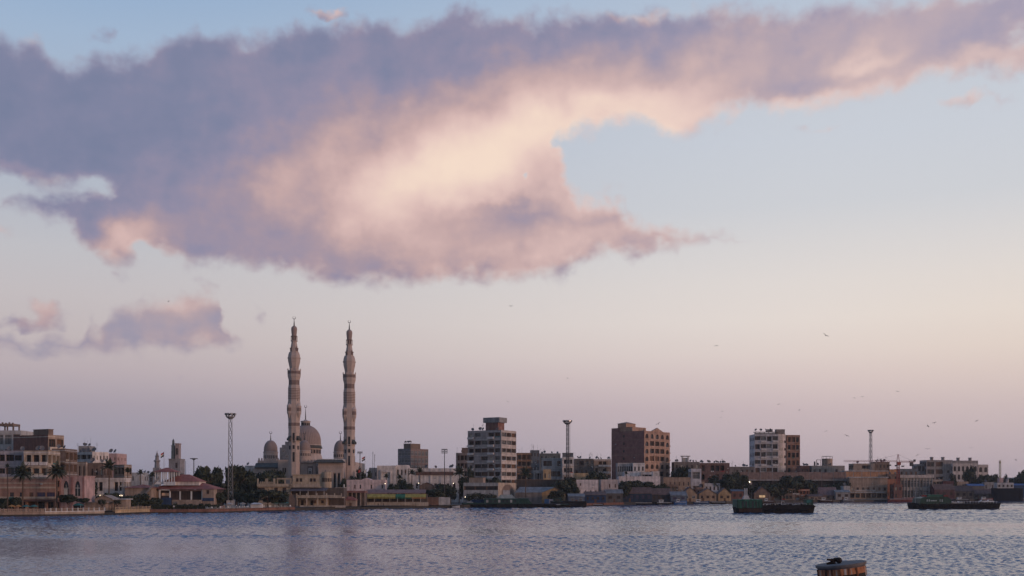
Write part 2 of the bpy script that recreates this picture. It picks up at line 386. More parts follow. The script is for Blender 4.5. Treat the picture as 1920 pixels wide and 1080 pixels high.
# ------------------------------------------------------------------ materials
def mat(name, col, rough=0.85, var=0.32, scale=0.4, streak=0.40, metal=0.0, spec=0.3, brick=None, emit=None):
    if name in MATS: return MATS[name]
    m, nt, b = _nt(name); MATS[name] = m
    b.inputs['Roughness'].default_value = rough; b.inputs['Metallic'].default_value = metal
    b.inputs['Specular IOR Level'].default_value = spec
    if emit:
        b.inputs['Emission Color'].default_value = (*emit[0], 1); b.inputs['Emission Strength'].default_value = emit[1]
    tcn = nt.nodes.new('ShaderNodeTexCoord')
    def nz(sc3, s_, det=5, ro=0.6):
        mp = nt.nodes.new('ShaderNodeMapping'); nt.links.new(tcn.outputs['Object'], mp.inputs[0]); mp.inputs['Scale'].default_value = sc3
        n = nt.nodes.new('ShaderNodeTexNoise'); nt.links.new(mp.outputs[0], n.inputs['Vector'])
        n.inputs['Scale'].default_value = s_; n.inputs['Detail'].default_value = det; n.inputs['Roughness'].default_value = ro
        return n.outputs['Fac']
    def rng(x, a, b_, lo, hi):
        r = nt.nodes.new('ShaderNodeMapRange'); nt.links.new(x, r.inputs[0])
        for i, v in enumerate((a, b_, lo, hi)): r.inputs[i + 1].default_value = v
        return r.outputs[0]
    def mul(a, k):
        n = nt.nodes.new('ShaderNodeMath'); n.operation = 'MULTIPLY'
        nt.links.new(a, n.inputs[0])
        if hasattr(k, 'is_output'): nt.links.new(k, n.inputs[1])
        else: n.inputs[1].default_value = k
        return n.outputs[0]
    f = rng(nz((1, 1, 1), scale), 0.3, 0.7, 1 - var, 1 + var * 0.6)
    if streak: f = mul(f, rng(nz((1, 1, 0.08), 0.9, 4), 0.42, 0.72, 1.0, 1 - streak))
    base = nt.nodes.new('ShaderNodeRGB'); base.outputs[0].default_value = (*col, 1)
    cur = base.outputs[0]
    if brick:
        bt = nt.nodes.new('ShaderNodeTexBrick'); nt.links.new(tcn.outputs['Object'], bt.inputs['Vector'])
        bt.inputs['Color1'].default_value = (*col, 1); bt.inputs['Color2'].default_value = (*[c * 0.75 for c in col], 1)
        bt.inputs['Mortar'].default_value = (*brick, 1); bt.inputs['Scale'].default_value = 1.2
        cur = bt.outputs[0]
    mx = nt.nodes.new('ShaderNodeVectorMath'); mx.operation = 'SCALE'
    nt.links.new(cur, mx.inputs[0]); nt.links.new(f, mx.inputs['Scale'])
    nt.links.new(mx.outputs[0], b.inputs['Base Color'])
    return m
WHITE = mat('whitewash', (0.66, 0.59, 0.56)); CREAM = mat('cream_render', (0.47, 0.37, 0.29)); BEIGE = mat('beige_render', (0.36, 0.265, 0.21))
PINK = mat('pink_render', (0.50, 0.33, 0.31)); GREY = mat('grey_concrete', (0.30, 0.28, 0.28)); PALE = mat('pale_concrete', (0.46, 0.43, 0.42))
BROWN = mat('brown_render', (0.21, 0.145, 0.115)); BRICK = mat('dark_brick', (0.20, 0.095, 0.075)); ORANGE = mat('orange_render', (0.50, 0.25, 0.13))
YELLOW = mat('ochre_render', (0.50, 0.36, 0.22)); STONE = mat('mosque_stone', (0.45, 0.35, 0.305), var=0.15, streak=0.15); STONE_D = mat('mosque_stone_band', (0.22, 0.155, 0.135), var=0.15)
DARK = mat('dark_opening', (0.03, 0.028, 0.03), streak=0); GLASS = mat('window_glass', (0.025, 0.03, 0.036), rough=0.12, streak=0, spec=0.6)
ROOFRED = mat('red_roof_tile', (0.34, 0.11, 0.08)); RROOF = mat('rust_roof', (0.15, 0.09, 0.075)); ROOFGREY = mat('grey_sheet_roof', (0.21, 0.205, 0.21))
STEEL = mat('galvanised_steel', (0.30, 0.28, 0.27), rough=0.55, metal=0.3); DSTEEL = mat('dark_steel', (0.07, 0.065, 0.065), rough=0.6); CRED = mat('crane_red', (0.32, 0.06, 0.04), rough=0.5)
SHUT = mat('brown_shutter', (0.16, 0.09, 0.06)); CURT = mat('pale_curtain', (0.52, 0.46, 0.38)); BLUEP = mat('blue_paint', (0.05, 0.13, 0.30)); DBLUE = mat('dark_blue_paint', (0.03, 0.06, 0.13))
TEAL = mat('teal_canvas', (0.05, 0.20, 0.19)); YCAN = mat('yellow_canvas', (0.38, 0.31, 0.09)); GCAN = mat('green_canvas', (0.04, 0.16, 0.10)); OCAN = mat('orange_canvas', (0.50, 0.24, 0.08)); BCAN = mat('beige_canvas', (0.42, 0.34, 0.28)); WCAN = mat('white_canvas', (0.66, 0.64, 0.64), streak=0.1)
BARK = mat('bark', (0.09, 0.06, 0.045)); PBARK = mat('palm_bark', (0.13, 0.085, 0.06)); LEAF = mat('leaf_dark', (0.036, 0.043, 0.026), scale=0.9, var=0.5, streak=0); LEAF2 = mat('leaf_olive', (0.065, 0.072, 0.040), scale=0.9, var=0.5, streak=0); FROND = mat('palm_frond', (0.048, 0.056, 0.032), scale=0.9, var=0.5, streak=0)
WETWALL = mat('wet_quay', (0.035, 0.03, 0.028), rough=0.6); TERRA = mat('terrace_brick', (0.22, 0.11, 0.085)); EARTH = mat('ground_earth', (0.16, 0.13, 0.11), scale=0.05)
HULL = mat('hull_black', (0.013, 0.012, 0.014), rough=0.8, streak=0.3, spec=0.15); HULLR = mat('hull_rust', (0.045, 0.026, 0.022), rough=0.8, spec=0.15); FGREEN = mat('ferry_green', (0.02, 0.11, 0.075), rough=0.5); FGREEN2 = mat('ferry_dark_green', (0.018, 0.055, 0.042), rough=0.5)
WPAINT = mat('white_paint', (0.68, 0.67, 0.66), rough=0.5, var=0.12); CPAINT = mat('car_paint', (0.55, 0.56, 0.58), rough=0.35, streak=0); LAMP = mat('lit_lamp', (0.8, 0.75, 0.65), streak=0, emit=((1.0, 0.80, 0.55), 5.0)); LITWIN = mat('lit_window', (0.6, 0.5, 0.35), streak=0, emit=((1.0, 0.62, 0.30), 0.35))
SKIN = mat('skin', (0.30, 0.18, 0.12), streak=0); CLOTH_D = mat('dark_clothes', (0.03, 0.03, 0.04), streak=0); CLOTH_W = mat('white_clothes', (0.6, 0.6, 0.6), streak=0); REDF = mat('red_cloth', (0.42, 0.03, 0.03), streak=0); BLKF = mat('black_cloth', (0.015, 0.015, 0.015), streak=0); GULL = mat('gull_grey', (0.025, 0.023, 0.025), streak=0)

# ------------------------------------------------------------------ windows and roof gear (first of each kind; copies share their mesh)
def make_window(glass, frame, bars=1, rail=True):
    mb = MB()
    mb.box(-0.5, 0.5, 0.05, 0.12, 0, 1, 0)
    for a, b_ in ((-0.5, -0.45), (0.45, 0.5)): mb.box(a, b_, 0, 0.05, 0, 1, 1)
    mb.box(-0.45, 0.45, 0, 0.05, 0, 0.05, 1); mb.box(-0.45, 0.45, 0, 0.05, 0.95, 1, 1)
    for i in range(bars):
        x = -0.5 + (i + 1) / (bars + 1); mb.box(x - 0.022, x + 0.022, 0, 0.05, 0.05, 0.95, 1)
    if rail: mb.box(-0.45, 0.45, 0.012, 0.05, 0.66, 0.70, 1)
    return spare(mb.build('window', [glass, frame]))
WIN = {'glass': make_window(GLASS, SHUT), 'pale': make_window(GLASS, WPAINT), 'shut': make_window(SHUT, SHUT, 1, False), 'curt': make_window(CURT, SHUT, 1, False),
       'dark': make_window(DARK, SHUT, 2), 'wide': make_window(GLASS, PALE, 4), 'blue': make_window(mat('blue_glass', (0.02, 0.05, 0.16), rough=0.2, streak=0), SHUT, 5), 'lit': make_window(LITWIN, SHUT, 1)}
def make_dish():
    mb = MB(); n = 10
    pr = [(0.02, 0.0), (0.35, 0.05), (0.62, 0.16), (0.75, 0.26)]
    mb.mx = Matrix.Translation((0, 0, 1.0)) @ Matrix.Rotation(R(55), 4, 'X')
    mb.lathe(pr + [(0.73, 0.28), (0.3, 0.07), (0.02, 0.02)], n)
    mb.tube((0, 0, 0.05), (0.0, -0.1, 0.62), 0.025); mb.tube((0.7, 0, 0.2), (0, -0.1, 0.62), 0.015)
    mb.mx = None
    mb.tube((0, 0.05, 0), (0, 0.05, 1.0), 0.05); mb.box(-0.25, 0.25, -0.2, 0.3, 0, 0.06)
    return spare(mb.build('satellite_dish', mat('dish_grey', (0.16, 0.15, 0.155), streak=0)))
DISH = make_dish()
def make_aerial():
    mb = MB(); mb.tube((0, 0, 0), (0, 0, 4), 0.05, 0.035)
    for z, l in ((3.9, 0.8), (3.5, 1.0), (3.1, 1.2)): mb.tube((-l/2, 0, z), (l/2, 0, z), 0.03)
    return spare(mb.build('antenna', DSTEEL))
AERIAL = make_aerial()
def make_tank():
    mb = MB(); mb.lathe([(0.7, 0.5), (0.72, 0.6), (0.72, 1.7), (0.5, 1.95), (0.15, 2.0)], 12)
    for x in (-0.45, 0.45):
        for y in (-0.45, 0.45): mb.tube((x, y, 0), (x, y, 0.55), 0.05)
    return spare(mb.build('water_tank', mat('tank_grey', (0.2, 0.2, 0.21), streak=0.1)))
TANK = make_tank()
def make_ac():
    mb = MB(); mb.box(-0.42, 0.42, -0.34, 0, 0, 0.6, 0); mb.lathe([(0.24, 0), (0.24, 0.03)], 8, 0, 0)
    return spare(mb.build('air_conditioner', mat('ac_grey', (0.4, 0.39, 0.38), streak=0.1)))
AC = make_ac()
def make_balcony(mt, rail=False):              # unit wide, 1.1 m deep in front of the wall, floor at z = 0
    mb = MB(); mb.box(-0.5, 0.5, -1.1, -0.01, -0.15, 0, 0)
    if rail:
        mb.box(-0.5, 0.5, -1.1, -1.05, 0.95, 1.0, 1)
        for i in range(9): x = -0.5 + i / 8 * 0.985; mb.box(x, x + 0.015, -1.09, -1.06, 0, 0.95, 1)
    else:
        mb.box(-0.5, 0.5, -1.1, -1.0, 0, 0.95, 0); mb.box(-0.5, -0.48, -1.0, -0.01, 0, 0.95, 0); mb.box(0.48, 0.5, -1.0, -0.01, 0, 0.95, 0)
    return spare(mb.build('balcony', [mt, DSTEEL]))
BAL = {}
def balcony(mt, rail):
    if (mt.name, rail) not in BAL: BAL[(mt.name, rail)] = make_balcony(mt, rail)
    return BAL[(mt.name, rail)]

# ------------------------------------------------------------------ buildings
# a wall with real openings: every floor is a row of cells, every cell may hold an opening with its own reveal
STY = {  # width share, height share, sill share, reveal, window kinds
    'win':   (0.42, 0.46, 0.28, 0.22, ('glass', 'shut', 'glass', 'dark', 'curt')),
    'small': (0.24, 0.34, 0.36, 0.20, ('dark', 'glass', 'shut')),
    'band':  (0.94, 0.50, 0.36, 0.95, ('dark', 'glass', 'wide', 'dark', 'shut')),
    'log':   (0.80, 0.62, 0.22, 1.00, ('dark', 'shut', 'glass', 'dark')),
    'grid':  (0.80, 0.70, 0.16, 0.15, ('wide', 'wide', 'glass')),
    'arch':  (0.58, 0.62, 0.16, 0.45, ('dark', 'dark', 'glass')),
    'tall':  (0.36, 0.74, 0.12, 0.35, ('dark', 'glass')),
    'strip': (0.99, 0.40, 0.40, 0.60, ('dark',)),
    'open':  (0.86, 0.86, 0.02, 2.20, ('dark',)),
    'blue':  (0.86, 0.45, 0.30, 0.30, ('blue',)),
}
def facade(mb, wins, O, U, N, W, floors, H, cols, style, rg, skip=0.0, mix=None):
    def pt(u, v, d=0.0): return (O[0] + U[0]*u + N[0]*d, O[1] + U[1]*u + N[1]*d, v)
    v = 0.0
    for fi, fh in enumerate(floors):
        for c in range(max(cols, 1)):
            u0, u1 = W * c / max(cols, 1), W * (c + 1) / max(cols, 1); v0, v1 = v, v + fh
            st = mix(fi, c) if mix else style
            if cols == 0 or st is None or rg.random() < skip:
                mb.quad(pt(u0, v0), pt(u1, v0), pt(u1, v1), pt(u0, v1)); continue
            ws, hs, ss, rv, kinds = STY[st]
            cw, ch = u1 - u0, v1 - v0
            a0, a1 = u0 + cw * (1 - ws) / 2, u1 - cw * (1 - ws) / 2; b0 = v0 + ch * ss; b1 = min(b0 + ch * hs, v1 - 0.05)
            mb.quad(pt(u0, v0), pt(u1, v0), pt(u1, b0), pt(u0, b0)); mb.quad(pt(u0, b1), pt(u1, b1), pt(u1, v1), pt(u0, v1))
            mb.quad(pt(u0, b0), pt(a0, b0), pt(a0, b1), pt(u0, b1)); mb.quad(pt(a1, b0), pt(u1, b0), pt(u1, b1), pt(a1, b1))
            for p, q in (((a0, b0), (a1, b0)), ((a1, b0), (a1, b1)), ((a1, b1), (a0, b1)), ((a0, b1), (a0, b0))):
                mb.quad(pt(*p), pt(*q), pt(*q, rv + 0.1), pt(*p, rv + 0.1))
            if st == 'arch':
                r = (a1 - a0) / 2; um = (a0 + a1) / 2; n = 6
                for i in range(n):
                    t0, t1 = math.pi * i / n, math.pi * (i + 1) / n
                    p0, p1 = (um - r * math.cos(t0), b1 - r + r * math.sin(t0)), (um - r * math.cos(t1), b1 - r + r * math.sin(t1))
                    mb.quad(pt(*p0, -0.003), pt(*p1, -0.003), pt(p1[0], b1, -0.003), pt(p0[0], b1, -0.003))
            wins.append((pt((a0 + a1) / 2, b0, rv), a1 - a0, b1 - b0, math.atan2(U[1], U[0]), rg.choice(kinds)))
        v += fh
    if v < H - 1e-3: mb.quad(pt(0, v), pt(W, v), pt(W, H), pt(0, H))

def solve(C, d, px):                            # length from C along d to the photo column px
    k = (px - 960) / FPX
    return (k * C[1] - C[0]) / (d[0] - k * d[1])

def bld(name, label, x0, x1, ytop, Y, mt, cat='building', xs=None, a=0.0, floors=3, cols=4, style='win', side=None, scols=3, depth=12.0, ground=0.0, top=0.8, skip=0.10, seed=1,
        mix=None, smix=None, bal=None, sbal=None, rail=False, dishes=0, aerials=0, tanks=0, acs=0, group=None, bandm=None, gz=GZ, parapet=0.5, smt=None):
    rg = random.Random(seed * 977 + int(x0 * 3))
    ar = R(a)
    if xs is not None and xs < x0:              # left flank shows
        C = (PX(x0, Y), Y); ux = (math.cos(ar), math.sin(ar)); uy = (-math.sin(ar), math.cos(ar)); rz = ar
        W = solve(C, ux, x1); D = solve(C, uy, xs); O = C
    else:
        C = (PX(x1, Y), Y); ux = (math.cos(ar), -math.sin(ar)); uy = (math.sin(ar), math.cos(ar)); rz = -ar
        W = solve(C, (-ux[0], -ux[1]), x0); D = solve(C, uy, xs) if xs is not None else depth
        O = (C[0] - ux[0] * W, C[1] - ux[1] * W)
    H = PZ(ytop, Y) - gz
    t = thing(name, label, cat, (O[0], O[1], gz), rz, group)
    n = max(floors, 1)
    fl = ([ground] if ground else []) + [(H - top - ground) / n] * n
    mb, wins = MB(), []
    facade(mb, wins, (0, 0), (1, 0), (0, 1), W, fl, H, cols, style, rg, skip, mix)
    sm = MB() if smt else mb
    sd_ = style if side is None else side
    facade(sm, wins, (W, 0), (0, 1), (-1, 0), D, fl, H, scols if sd_ != 'none' else 0, sd_, rg, skip, smix)
    facade(mb, wins, (0, D), (0, -1), (1, 0), D, fl, H, scols if sd_ != 'none' else 0, sd_, rg, skip)
    mb.quad((W, D, 0), (0, D, 0), (0, D, H), (W, D, H))
    e = 0.22
    mb.quad((e, e, H - parapet), (W - e, e, H - parapet), (W - e, D - e, H - parapet), (e, D - e, H - parapet))
    ring = [(0, 0), (W, 0), (W, D), (0, D)]; inn = [(e, e), (W - e, e), (W - e, D - e), (e, D - e)]
    for i in range(4):
        j = (i + 1) % 4
        mb.quad((*ring[i], H), (*ring[j], H), (*inn[j], H), (*inn[i], H)); mb.quad((*inn[i], H), (*inn[j], H), (*inn[j], H - parapet), (*inn[i], H - parapet))
    mb.build('wall', mt, t)
    if smt: sm.build('wall', smt, t)
    for p, w, h, ang, kind in wins[:99]:
        inst(WIN[kind], 'window', t, p, ang, (w, 1, h))
    if bandm:                                   # string courses at floor level, standing 6 cm proud
        v = ground
        for i in range(n + 1):
            b_ = MB(); b_.box(-0.06, W + 0.06, -0.06, D + 0.06, v - 0.13, v + 0.13) if 0 < v < H - 0.3 else None
            if b_.v: b_.build('string_course', bandm, t)
            v += (H - top - ground) / n
    v = ground
    for i in range(n):
        for lst, org, U, ang, LW, nc in ((bal, (0, 0), (1, 0), 0.0, W, cols), (sbal, (W, 0), (0, 1), math.pi / 2, D, scols)):
            for c in (lst or []):
                cw = LW / nc; u = cw * (c + 0.5); fh = (H - top - ground) / n
                inst(balcony(bandm or mt, rail), 'balcony', t, (org[0] + U[0] * u, org[1] + U[1] * u, v + fh * 0.10), ang, (cw * 0.9, 1, min(fh * 0.42, 1.15)))
        v += (H - top - ground) / n
    roof_gear(t, W, D, H - parapet, int(dishes * 1.7 + 0.5), int(aerials * 1.6 + 0.5), tanks, rg)
    kinds_ = [w for w in wins if w[2] > 1.0 and abs(w[3]) < 2]
    for k_, (p, w, h, ang, kind) in enumerate(kinds_):
        if style not in ('band', 'log') or rg.random() > 0.16 or k_ > 60: continue
        m_ = rg.choice((WCAN, REDF, BLUEP, BCAN, CURT, TEAL)); lb = MB(); x = -w * 0.4; nrm = (-math.sin(ang), math.cos(ang))
        while x < w * 0.35:
            ww = rg.uniform(0.4, 0.9); lb.box(x, x + ww, -0.06, -0.02, 0.15 - rg.uniform(0, 0.5), 0.6); x += ww + rg.uniform(0.05, 0.5)
        o = lb.build('laundry', m_, t); o.location = (p[0] - nrm[0] * (STY[style][3] + 0.05), p[1] - nrm[1] * (STY[style][3] + 0.05), p[2] - 0.45); o.rotation_euler = (0, 0, ang)
    for i in range(max(acs, floors * cols // 5)):
        inst(AC, 'air_conditioner', t, (rg.uniform(0.6, W - 0.6), 0, rg.uniform(H * 0.25, H * 0.85)))
    return t, W, D, H
def roof_gear(t, W, D, z, dishes, aerials, tanks, rg):
    for i in range(dishes): s_ = rg.uniform(0.9, 1.5); inst(DISH, 'satellite_dish', t, (rg.uniform(0.8, max(W - 0.8, 0.9)), rg.uniform(0.6, min(D - 0.6, 4)), z), rg.uniform(-0.9, 0.9), (s_, s_, s_ * 1.15))
    for i in range(aerials): s_ = rg.uniform(0.7, 1.3); inst(AERIAL, 'antenna', t, (rg.uniform(0.5, max(W - 0.5, 0.6)), rg.uniform(0.6, min(D - 0.6, 5)), z), rg.uniform(0, 3), (1, 1, s_))
    for i in range(tanks): inst(TANK, 'water_tank', t, (rg.uniform(1.2, max(W - 1.2, 1.3)), rg.uniform(1.2, max(min(D - 1.2, 6), 1.3)), z))
def hut(t, u0, u1, v0, v1, z0, z1, mt, name='roof_hut', opening=True):
    mb = MB(); mb.box(u0, u1, v0, v1, z0, z1, 0); mb.box(u0 - 0.2, u1 + 0.2, v0 - 0.2, v1 + 0.2, z1, z1 + 0.18, 0)
    o = mb.build(name, mt, t)
    if opening and u1 - u0 > 1.6: inst(WIN['dark'], 'window', o, ((u0 + u1) / 2, v0 - 0.02, z0 + (z1 - z0) * 0.25), 0, ((u1 - u0) * 0.3, 1, (z1 - z0) * 0.5))
    return o
def gable(name, label, x0, x1, yeave, yridge, Y, wm, rm, cat='house', depth=10, along=False, rz=0.0, wins=2, group=None, door=True, gz=GZ, wstyle='dark'):
    X0, X1 = PX(x0, Y), PX(x1, Y); W = X1 - X0; he, hr = PZ(yeave, Y) - gz, PZ(yridge, Y) - gz
    t = thing(name, label, cat, (X0, Y, gz), rz, group)
    w_, r_ = MB(), MB(); D = depth; o = 0.35
    if along:                                   # ridge runs left to right
        w_.box(0, W, 0, D, 0, he)
        for x in (0.0, W): w_.add([(x, 0, he), (x, D, he), (x, D / 2, hr - 0.1)], [(0, 1, 2)])
        for s_, y0_, y1_ in ((1, -o, D / 2), (-1, D + o, D / 2)):
            z0_ = he - (hr - he) / (D / 2) * o
            r_.add([(-o, y0_, z0_), (W + o, y0_, z0_), (W + o, y1_, hr), (-o, y1_, hr), (-o, y0_, z0_ + 0.16), (W + o, y0_, z0_ + 0.16), (W + o, y1_, hr + 0.16), (-o, y1_, hr + 0.16)],
                   [(0, 3, 2, 1), (4, 5, 6, 7), (0, 1, 5, 4), (1, 2, 6, 5), (2, 3, 7, 6), (3, 0, 4, 7)])
    else:                                       # gable end faces the water
        w_.ext([(0, 0), (W, 0), (W, he), (W / 2, hr - 0.1), (0, he)], 0, D)
        for x0_ , x1_ in ((-o, W / 2), (W + o, W / 2)):
            z0_ = he - (hr - he) / (W / 2) * o
            r_.add([(x0_, -o, z0_), (x1_, -o, hr), (x1_, D + o, hr), (x0_, D + o, z0_), (x0_, -o, z0_ + 0.16), (x1_, -o, hr + 0.16), (x1_, D + o, hr + 0.16), (x0_, D + o, z0_ + 0.16)],
                   [(0, 3, 2, 1), (4, 5, 6, 7), (0, 1, 5, 4), (1, 2, 6, 5), (2, 3, 7, 6), (3, 0, 4, 7)])
    w_.build('wall', wm, t); r_.build('roof', rm, t)
    for i in range(wins):
        x = W * (i + 0.5) / wins
        inst(WIN[wstyle], 'window', t, (x, -0.10, he * 0.40), 0, (W / wins * 0.42, 1, he * 0.36))
    if door: inst(WIN['shut'], 'door', t, (W * (0.5 if wins % 2 == 0 else 0.24), -0.11, 0), 0, (min(1.2, W * 0.2), 1, min(2.1, he * 0.7)))
    return t, W, D, he

# ------------------------------------------------------------------ ground of the town and the quays along the water
pts = [(PX(p, y), y) for p, y in SHORE]
mb = MB(); n = len(pts)
back = [(p[0] * 1.0 if i not in (0, n - 1) else p[0], p[1]) for i, p in enumerate(pts)]
vs = [(x, y + 0.3, GZ) for x, y in pts] + [(-6400, 330, GZ), (-6400, 6400, GZ), (6400, 6400, GZ), (6400, 900, GZ)]
ng = len(pts)
mb.add(vs, [tuple(range(ng)) + (ng + 3, ng + 2, ng + 1, ng)], 0)
g = mb.build('ground', EARTH); g['kind'] = 'structure'

def quay(name, label, p0, p1, mt, top=GZ, wet=0.7, lip=0.35, thick=1.2, rail=None, cat='quay wall', posts=None, railm=None, step=6):
    t = thing(name, label, cat, (PX(p0, shoreY(p0)), shoreY(p0), 0))
    O = t.location
    w_, b_, l_ = MB(), MB(), MB()
    m_ = max(int((p1 - p0) / step), 1)
    P = [p0 + (p1 - p0) * i / m_ for i in range(m_ + 1)]
    Q = [Vector((PX(p, shoreY(p)) - O.x, shoreY(p) - O.y, 0)) for p in P]
    def strip(mb_, q0, q1, f, bk, z0, z1):
        d = (q1 - q0).normalized(); nrm = Vector((d.y, -d.x, 0))
        a, b = q0 + nrm * f, q1 + nrm * f; c, e = q1 - nrm * bk, q0 - nrm * bk
        mb_.prism([(a.x, a.y), (b.x, b.y), (c.x, c.y), (e.x, e.y)], z0, z1)
    for q0, q1 in zip(Q, Q[1:]):
        strip(w_, q0, q1, 0.0, thick, wet, top); strip(b_, q0, q1, 0.12, thick, -1.5, wet)
        if lip: strip(l_, q0, q1, 0.18, thick + 0.1, top, top + 0.18)
    w_.build('wall_face', mt, t); b_.build('wet_footing', WETWALL, t)
    if lip: l_.build('coping', railm or mt, t)
    if rail:
        L = sum((b - a).length for a, b in zip(Q, Q[1:]))
        k = posts or int(L / 4)
        def at(s_):
            for a, b in zip(Q, Q[1:]):
                l = (b - a).length
                if s_ <= l + 1e-6: return a + (b - a) * min(s_ / l, 1), (b - a).normalized()
                s_ -= l
            return b, (b - a).normalized()
        base = top + (0.18 if lip else 0)
        tr = MB()
        for i in range(k + 1):
            p, d = at(L * i / k)
            if i < 100:
                pm = MB(); pm.mx = Matrix.Translation((0, 0, 0)); pm.box(-0.16, 0.16, -0.16, 0.16, 0, rail + 0.12); pm.box(-0.2, 0.2, -0.2, 0.2, rail + 0.12, rail + 0.2)
                pm.build('post', WPAINT if railm is WPAINT else (railm or mt), t, loc=(p.x, p.y, base))
            if i < k:
                p2, _ = at(L * (i + 1) / k); d = (p2 - p).normalized(); nn = Vector((d.y, -d.x, 0))
                for z0, z1, w in ((rail - 0.16, rail, 0.12), (0.02, 0.14, 0.1)):
                    a, b = p + d * 0.17, p2 - d * 0.17
                    tr.prism([((a + nn*w).x, (a + nn*w).y), ((b + nn*w).x, (b + nn*w).y), ((b - nn*w).x, (b - nn*w).y), ((a - nn*w).x, (a - nn*w).y)], base + z0, base + z1)
                nb = 5
                for j in range(nb):
                    c = p + (p2 - p) * (j + 1) / (nb + 1); tr.lathe([(0.05, base + 0.14), (0.09, base + 0.3), (0.05, base + 0.55), (0.07, base + rail - 0.16)], 6, c.x, c.y)
        tr.build('balustrade', mat('balustrade_stone', (0.44, 0.32, 0.24)), t)
    return t
quay('quay_wall', 'long beige promenade wall with dull balustrade below the big brown waterside restaurant', -120, 84, BEIGE, rail=0.95, posts=26)
quay('quay_wall', 'promenade wall with white posts and balustrade in front of the pink arches', 84.3, 196, CREAM, rail=1.0, posts=11, railm=WPAINT)
quay('quay_wall', 'short dark sunken quay gap between the two balustraded promenade walls', 196.3, 215.5, WETWALL, top=1.2, lip=0)
quay('quay_wall', 'ochre promenade wall with pale balustrade beside the hedges of the clubhouse', 216, 281, YELLOW, top=1.7, rail=0.9, posts=9)
quay('quay_wall', 'low red-brown brick edge of the terrace with the sunshades', 281.3, 553, TERRA, top=1.45, wet=0.55)
quay('quay_wall', 'low dark stone edge under the stepped beige restaurant by the mosque', 553.3, 676, WETWALL, top=1.2, lip=0.2)
quay('quay_wall', 'dark low quay edge under the restaurant with yellow and green awnings', 676.3, 845, WETWALL, top=1.0, wet=0.6)
quay('quay_wall', 'dark rough quay behind the moored dark green ferry', 845.3, 1078, WETWALL, top=1.5, wet=0.6)
quay('quay_wall', 'red-brown low quay in front of the pale blue waterside sheds', 1078.3, 1170, TERRA, top=1.5, wet=0.5)
quay('quay_wall', 'long dark quay in front of the blue boat sheds', 1170.3, 1400, WETWALL, top=1.5, wet=0.7)
quay('quay_wall', 'dark quay behind the ferry with the white mast housing', 1400.3, 1585, WETWALL, top=1.5)
quay('quay_wall', 'low dark quay below the orange dockside building and the red crane', 1585.3, 1760, WETWALL, top=1.3)
quay('quay_wall', 'dark quay on the far side of the bay behind the moored dark blue ship', 1760.3, 2060, WETWALL, top=1.4)

# ------------------------------------------------------------------ buildings, from the left of the bay to the right
BANDP = mat('parapet_white', (0.62, 0.55, 0.52)); CREAMB = mat('parapet_cream', (0.58, 0.48, 0.40)); LILAC = mat('lilac_concrete', (0.36, 0.32, 0.35))
t, W, D, H = bld('hotel_tower', 'grey flat-roofed block with an open concrete frame on its roof behind the brick flats', -40, 39, 807, 468, PALE, 'hotel', floors=5, cols=5, style='grid', depth=16, bandm=None)
mb = MB(); u0 = W * 0.45
for x in (u0, u0 + (W - u0) * 0.36, u0 + (W - u0) * 0.62): mb.box(x, x + 0.5, 0.6, 1.1, H - 0.5, H + 2.0); mb.box(x, x + 0.5, 6, 6.5, H - 0.5, H + 2.0)
mb.box(u0 - 0.4, u0 + (W - u0) * 0.66, 0.3, 7, H + 2.0, H + 3.0)
for k in range(5): x = u0 + k * 1.5; mb.box(x, x + 0.6, 0.5, 1.1, H + 3.0, H + 3.4 + 0.2 * (k % 2))
mb.build('roof_frame', BROWN, t)

t, W, D, H = bld('brick_apartment_block', 'dark red brick flats with a beige balcony flank beside the grey hotel block', 25, 90, 815, 448, BRICK, 'apartments', xs=120, a=28, floors=5, cols=3, style=None, side='log', scols=2, smt=BEIGE, sbal=[0, 1], bandm=CREAMB, seed=2)
hut(t, W * 0.56, W - 0.2, 0.4, D * 0.35, H - 0.5, PZ(805, 448) - GZ, BROWN)

bld('banded_apartment_block', 'lilac grey flats with long plain parapet bands behind the brown restaurant', -60, 44, 845, 412, LILAC, 'apartments', floors=4, cols=6, style='strip', ground=2.0, bandm=PALE, seed=3, dishes=1, mix=lambda f, c: 'band' if (f + c) % 3 else 'strip')
t, W, D, H = bld('balcony_apartment_block', 'cream flats with pale balconies and a lit-looking loggia beside the lilac banded flats', 44.5, 90, 845, 408, CREAM, 'apartments', floors=4, cols=3, style='log', ground=1.5, bal=[0, 1, 2], bandm=BANDP, seed=4, depth=11, dishes=1)
inst(WIN['curt'], 'window', t, (W * 0.62, -0.06, H * 0.50), 0, (W * 0.42, 1, H * 0.12))
bld('balcony_apartment_block', 'narrow shabby brown flats with cluttered balconies right of the cream balcony flats', 97, 122, 841, 424, BROWN, 'apartments', floors=5, cols=2, style='log', bal=[0, 1], bandm=PALE, rail=True, seed=5, depth=12, acs=4, dishes=1)
bld('villa', 'beige two storey house with tall shuttered windows behind the pink arches', 121, 161, 866, 452, BEIGE, 'house', xs=164, a=10, floors=3, cols=5, style='tall', seed=6, depth=12, bandm=CREAMB, scols=2)

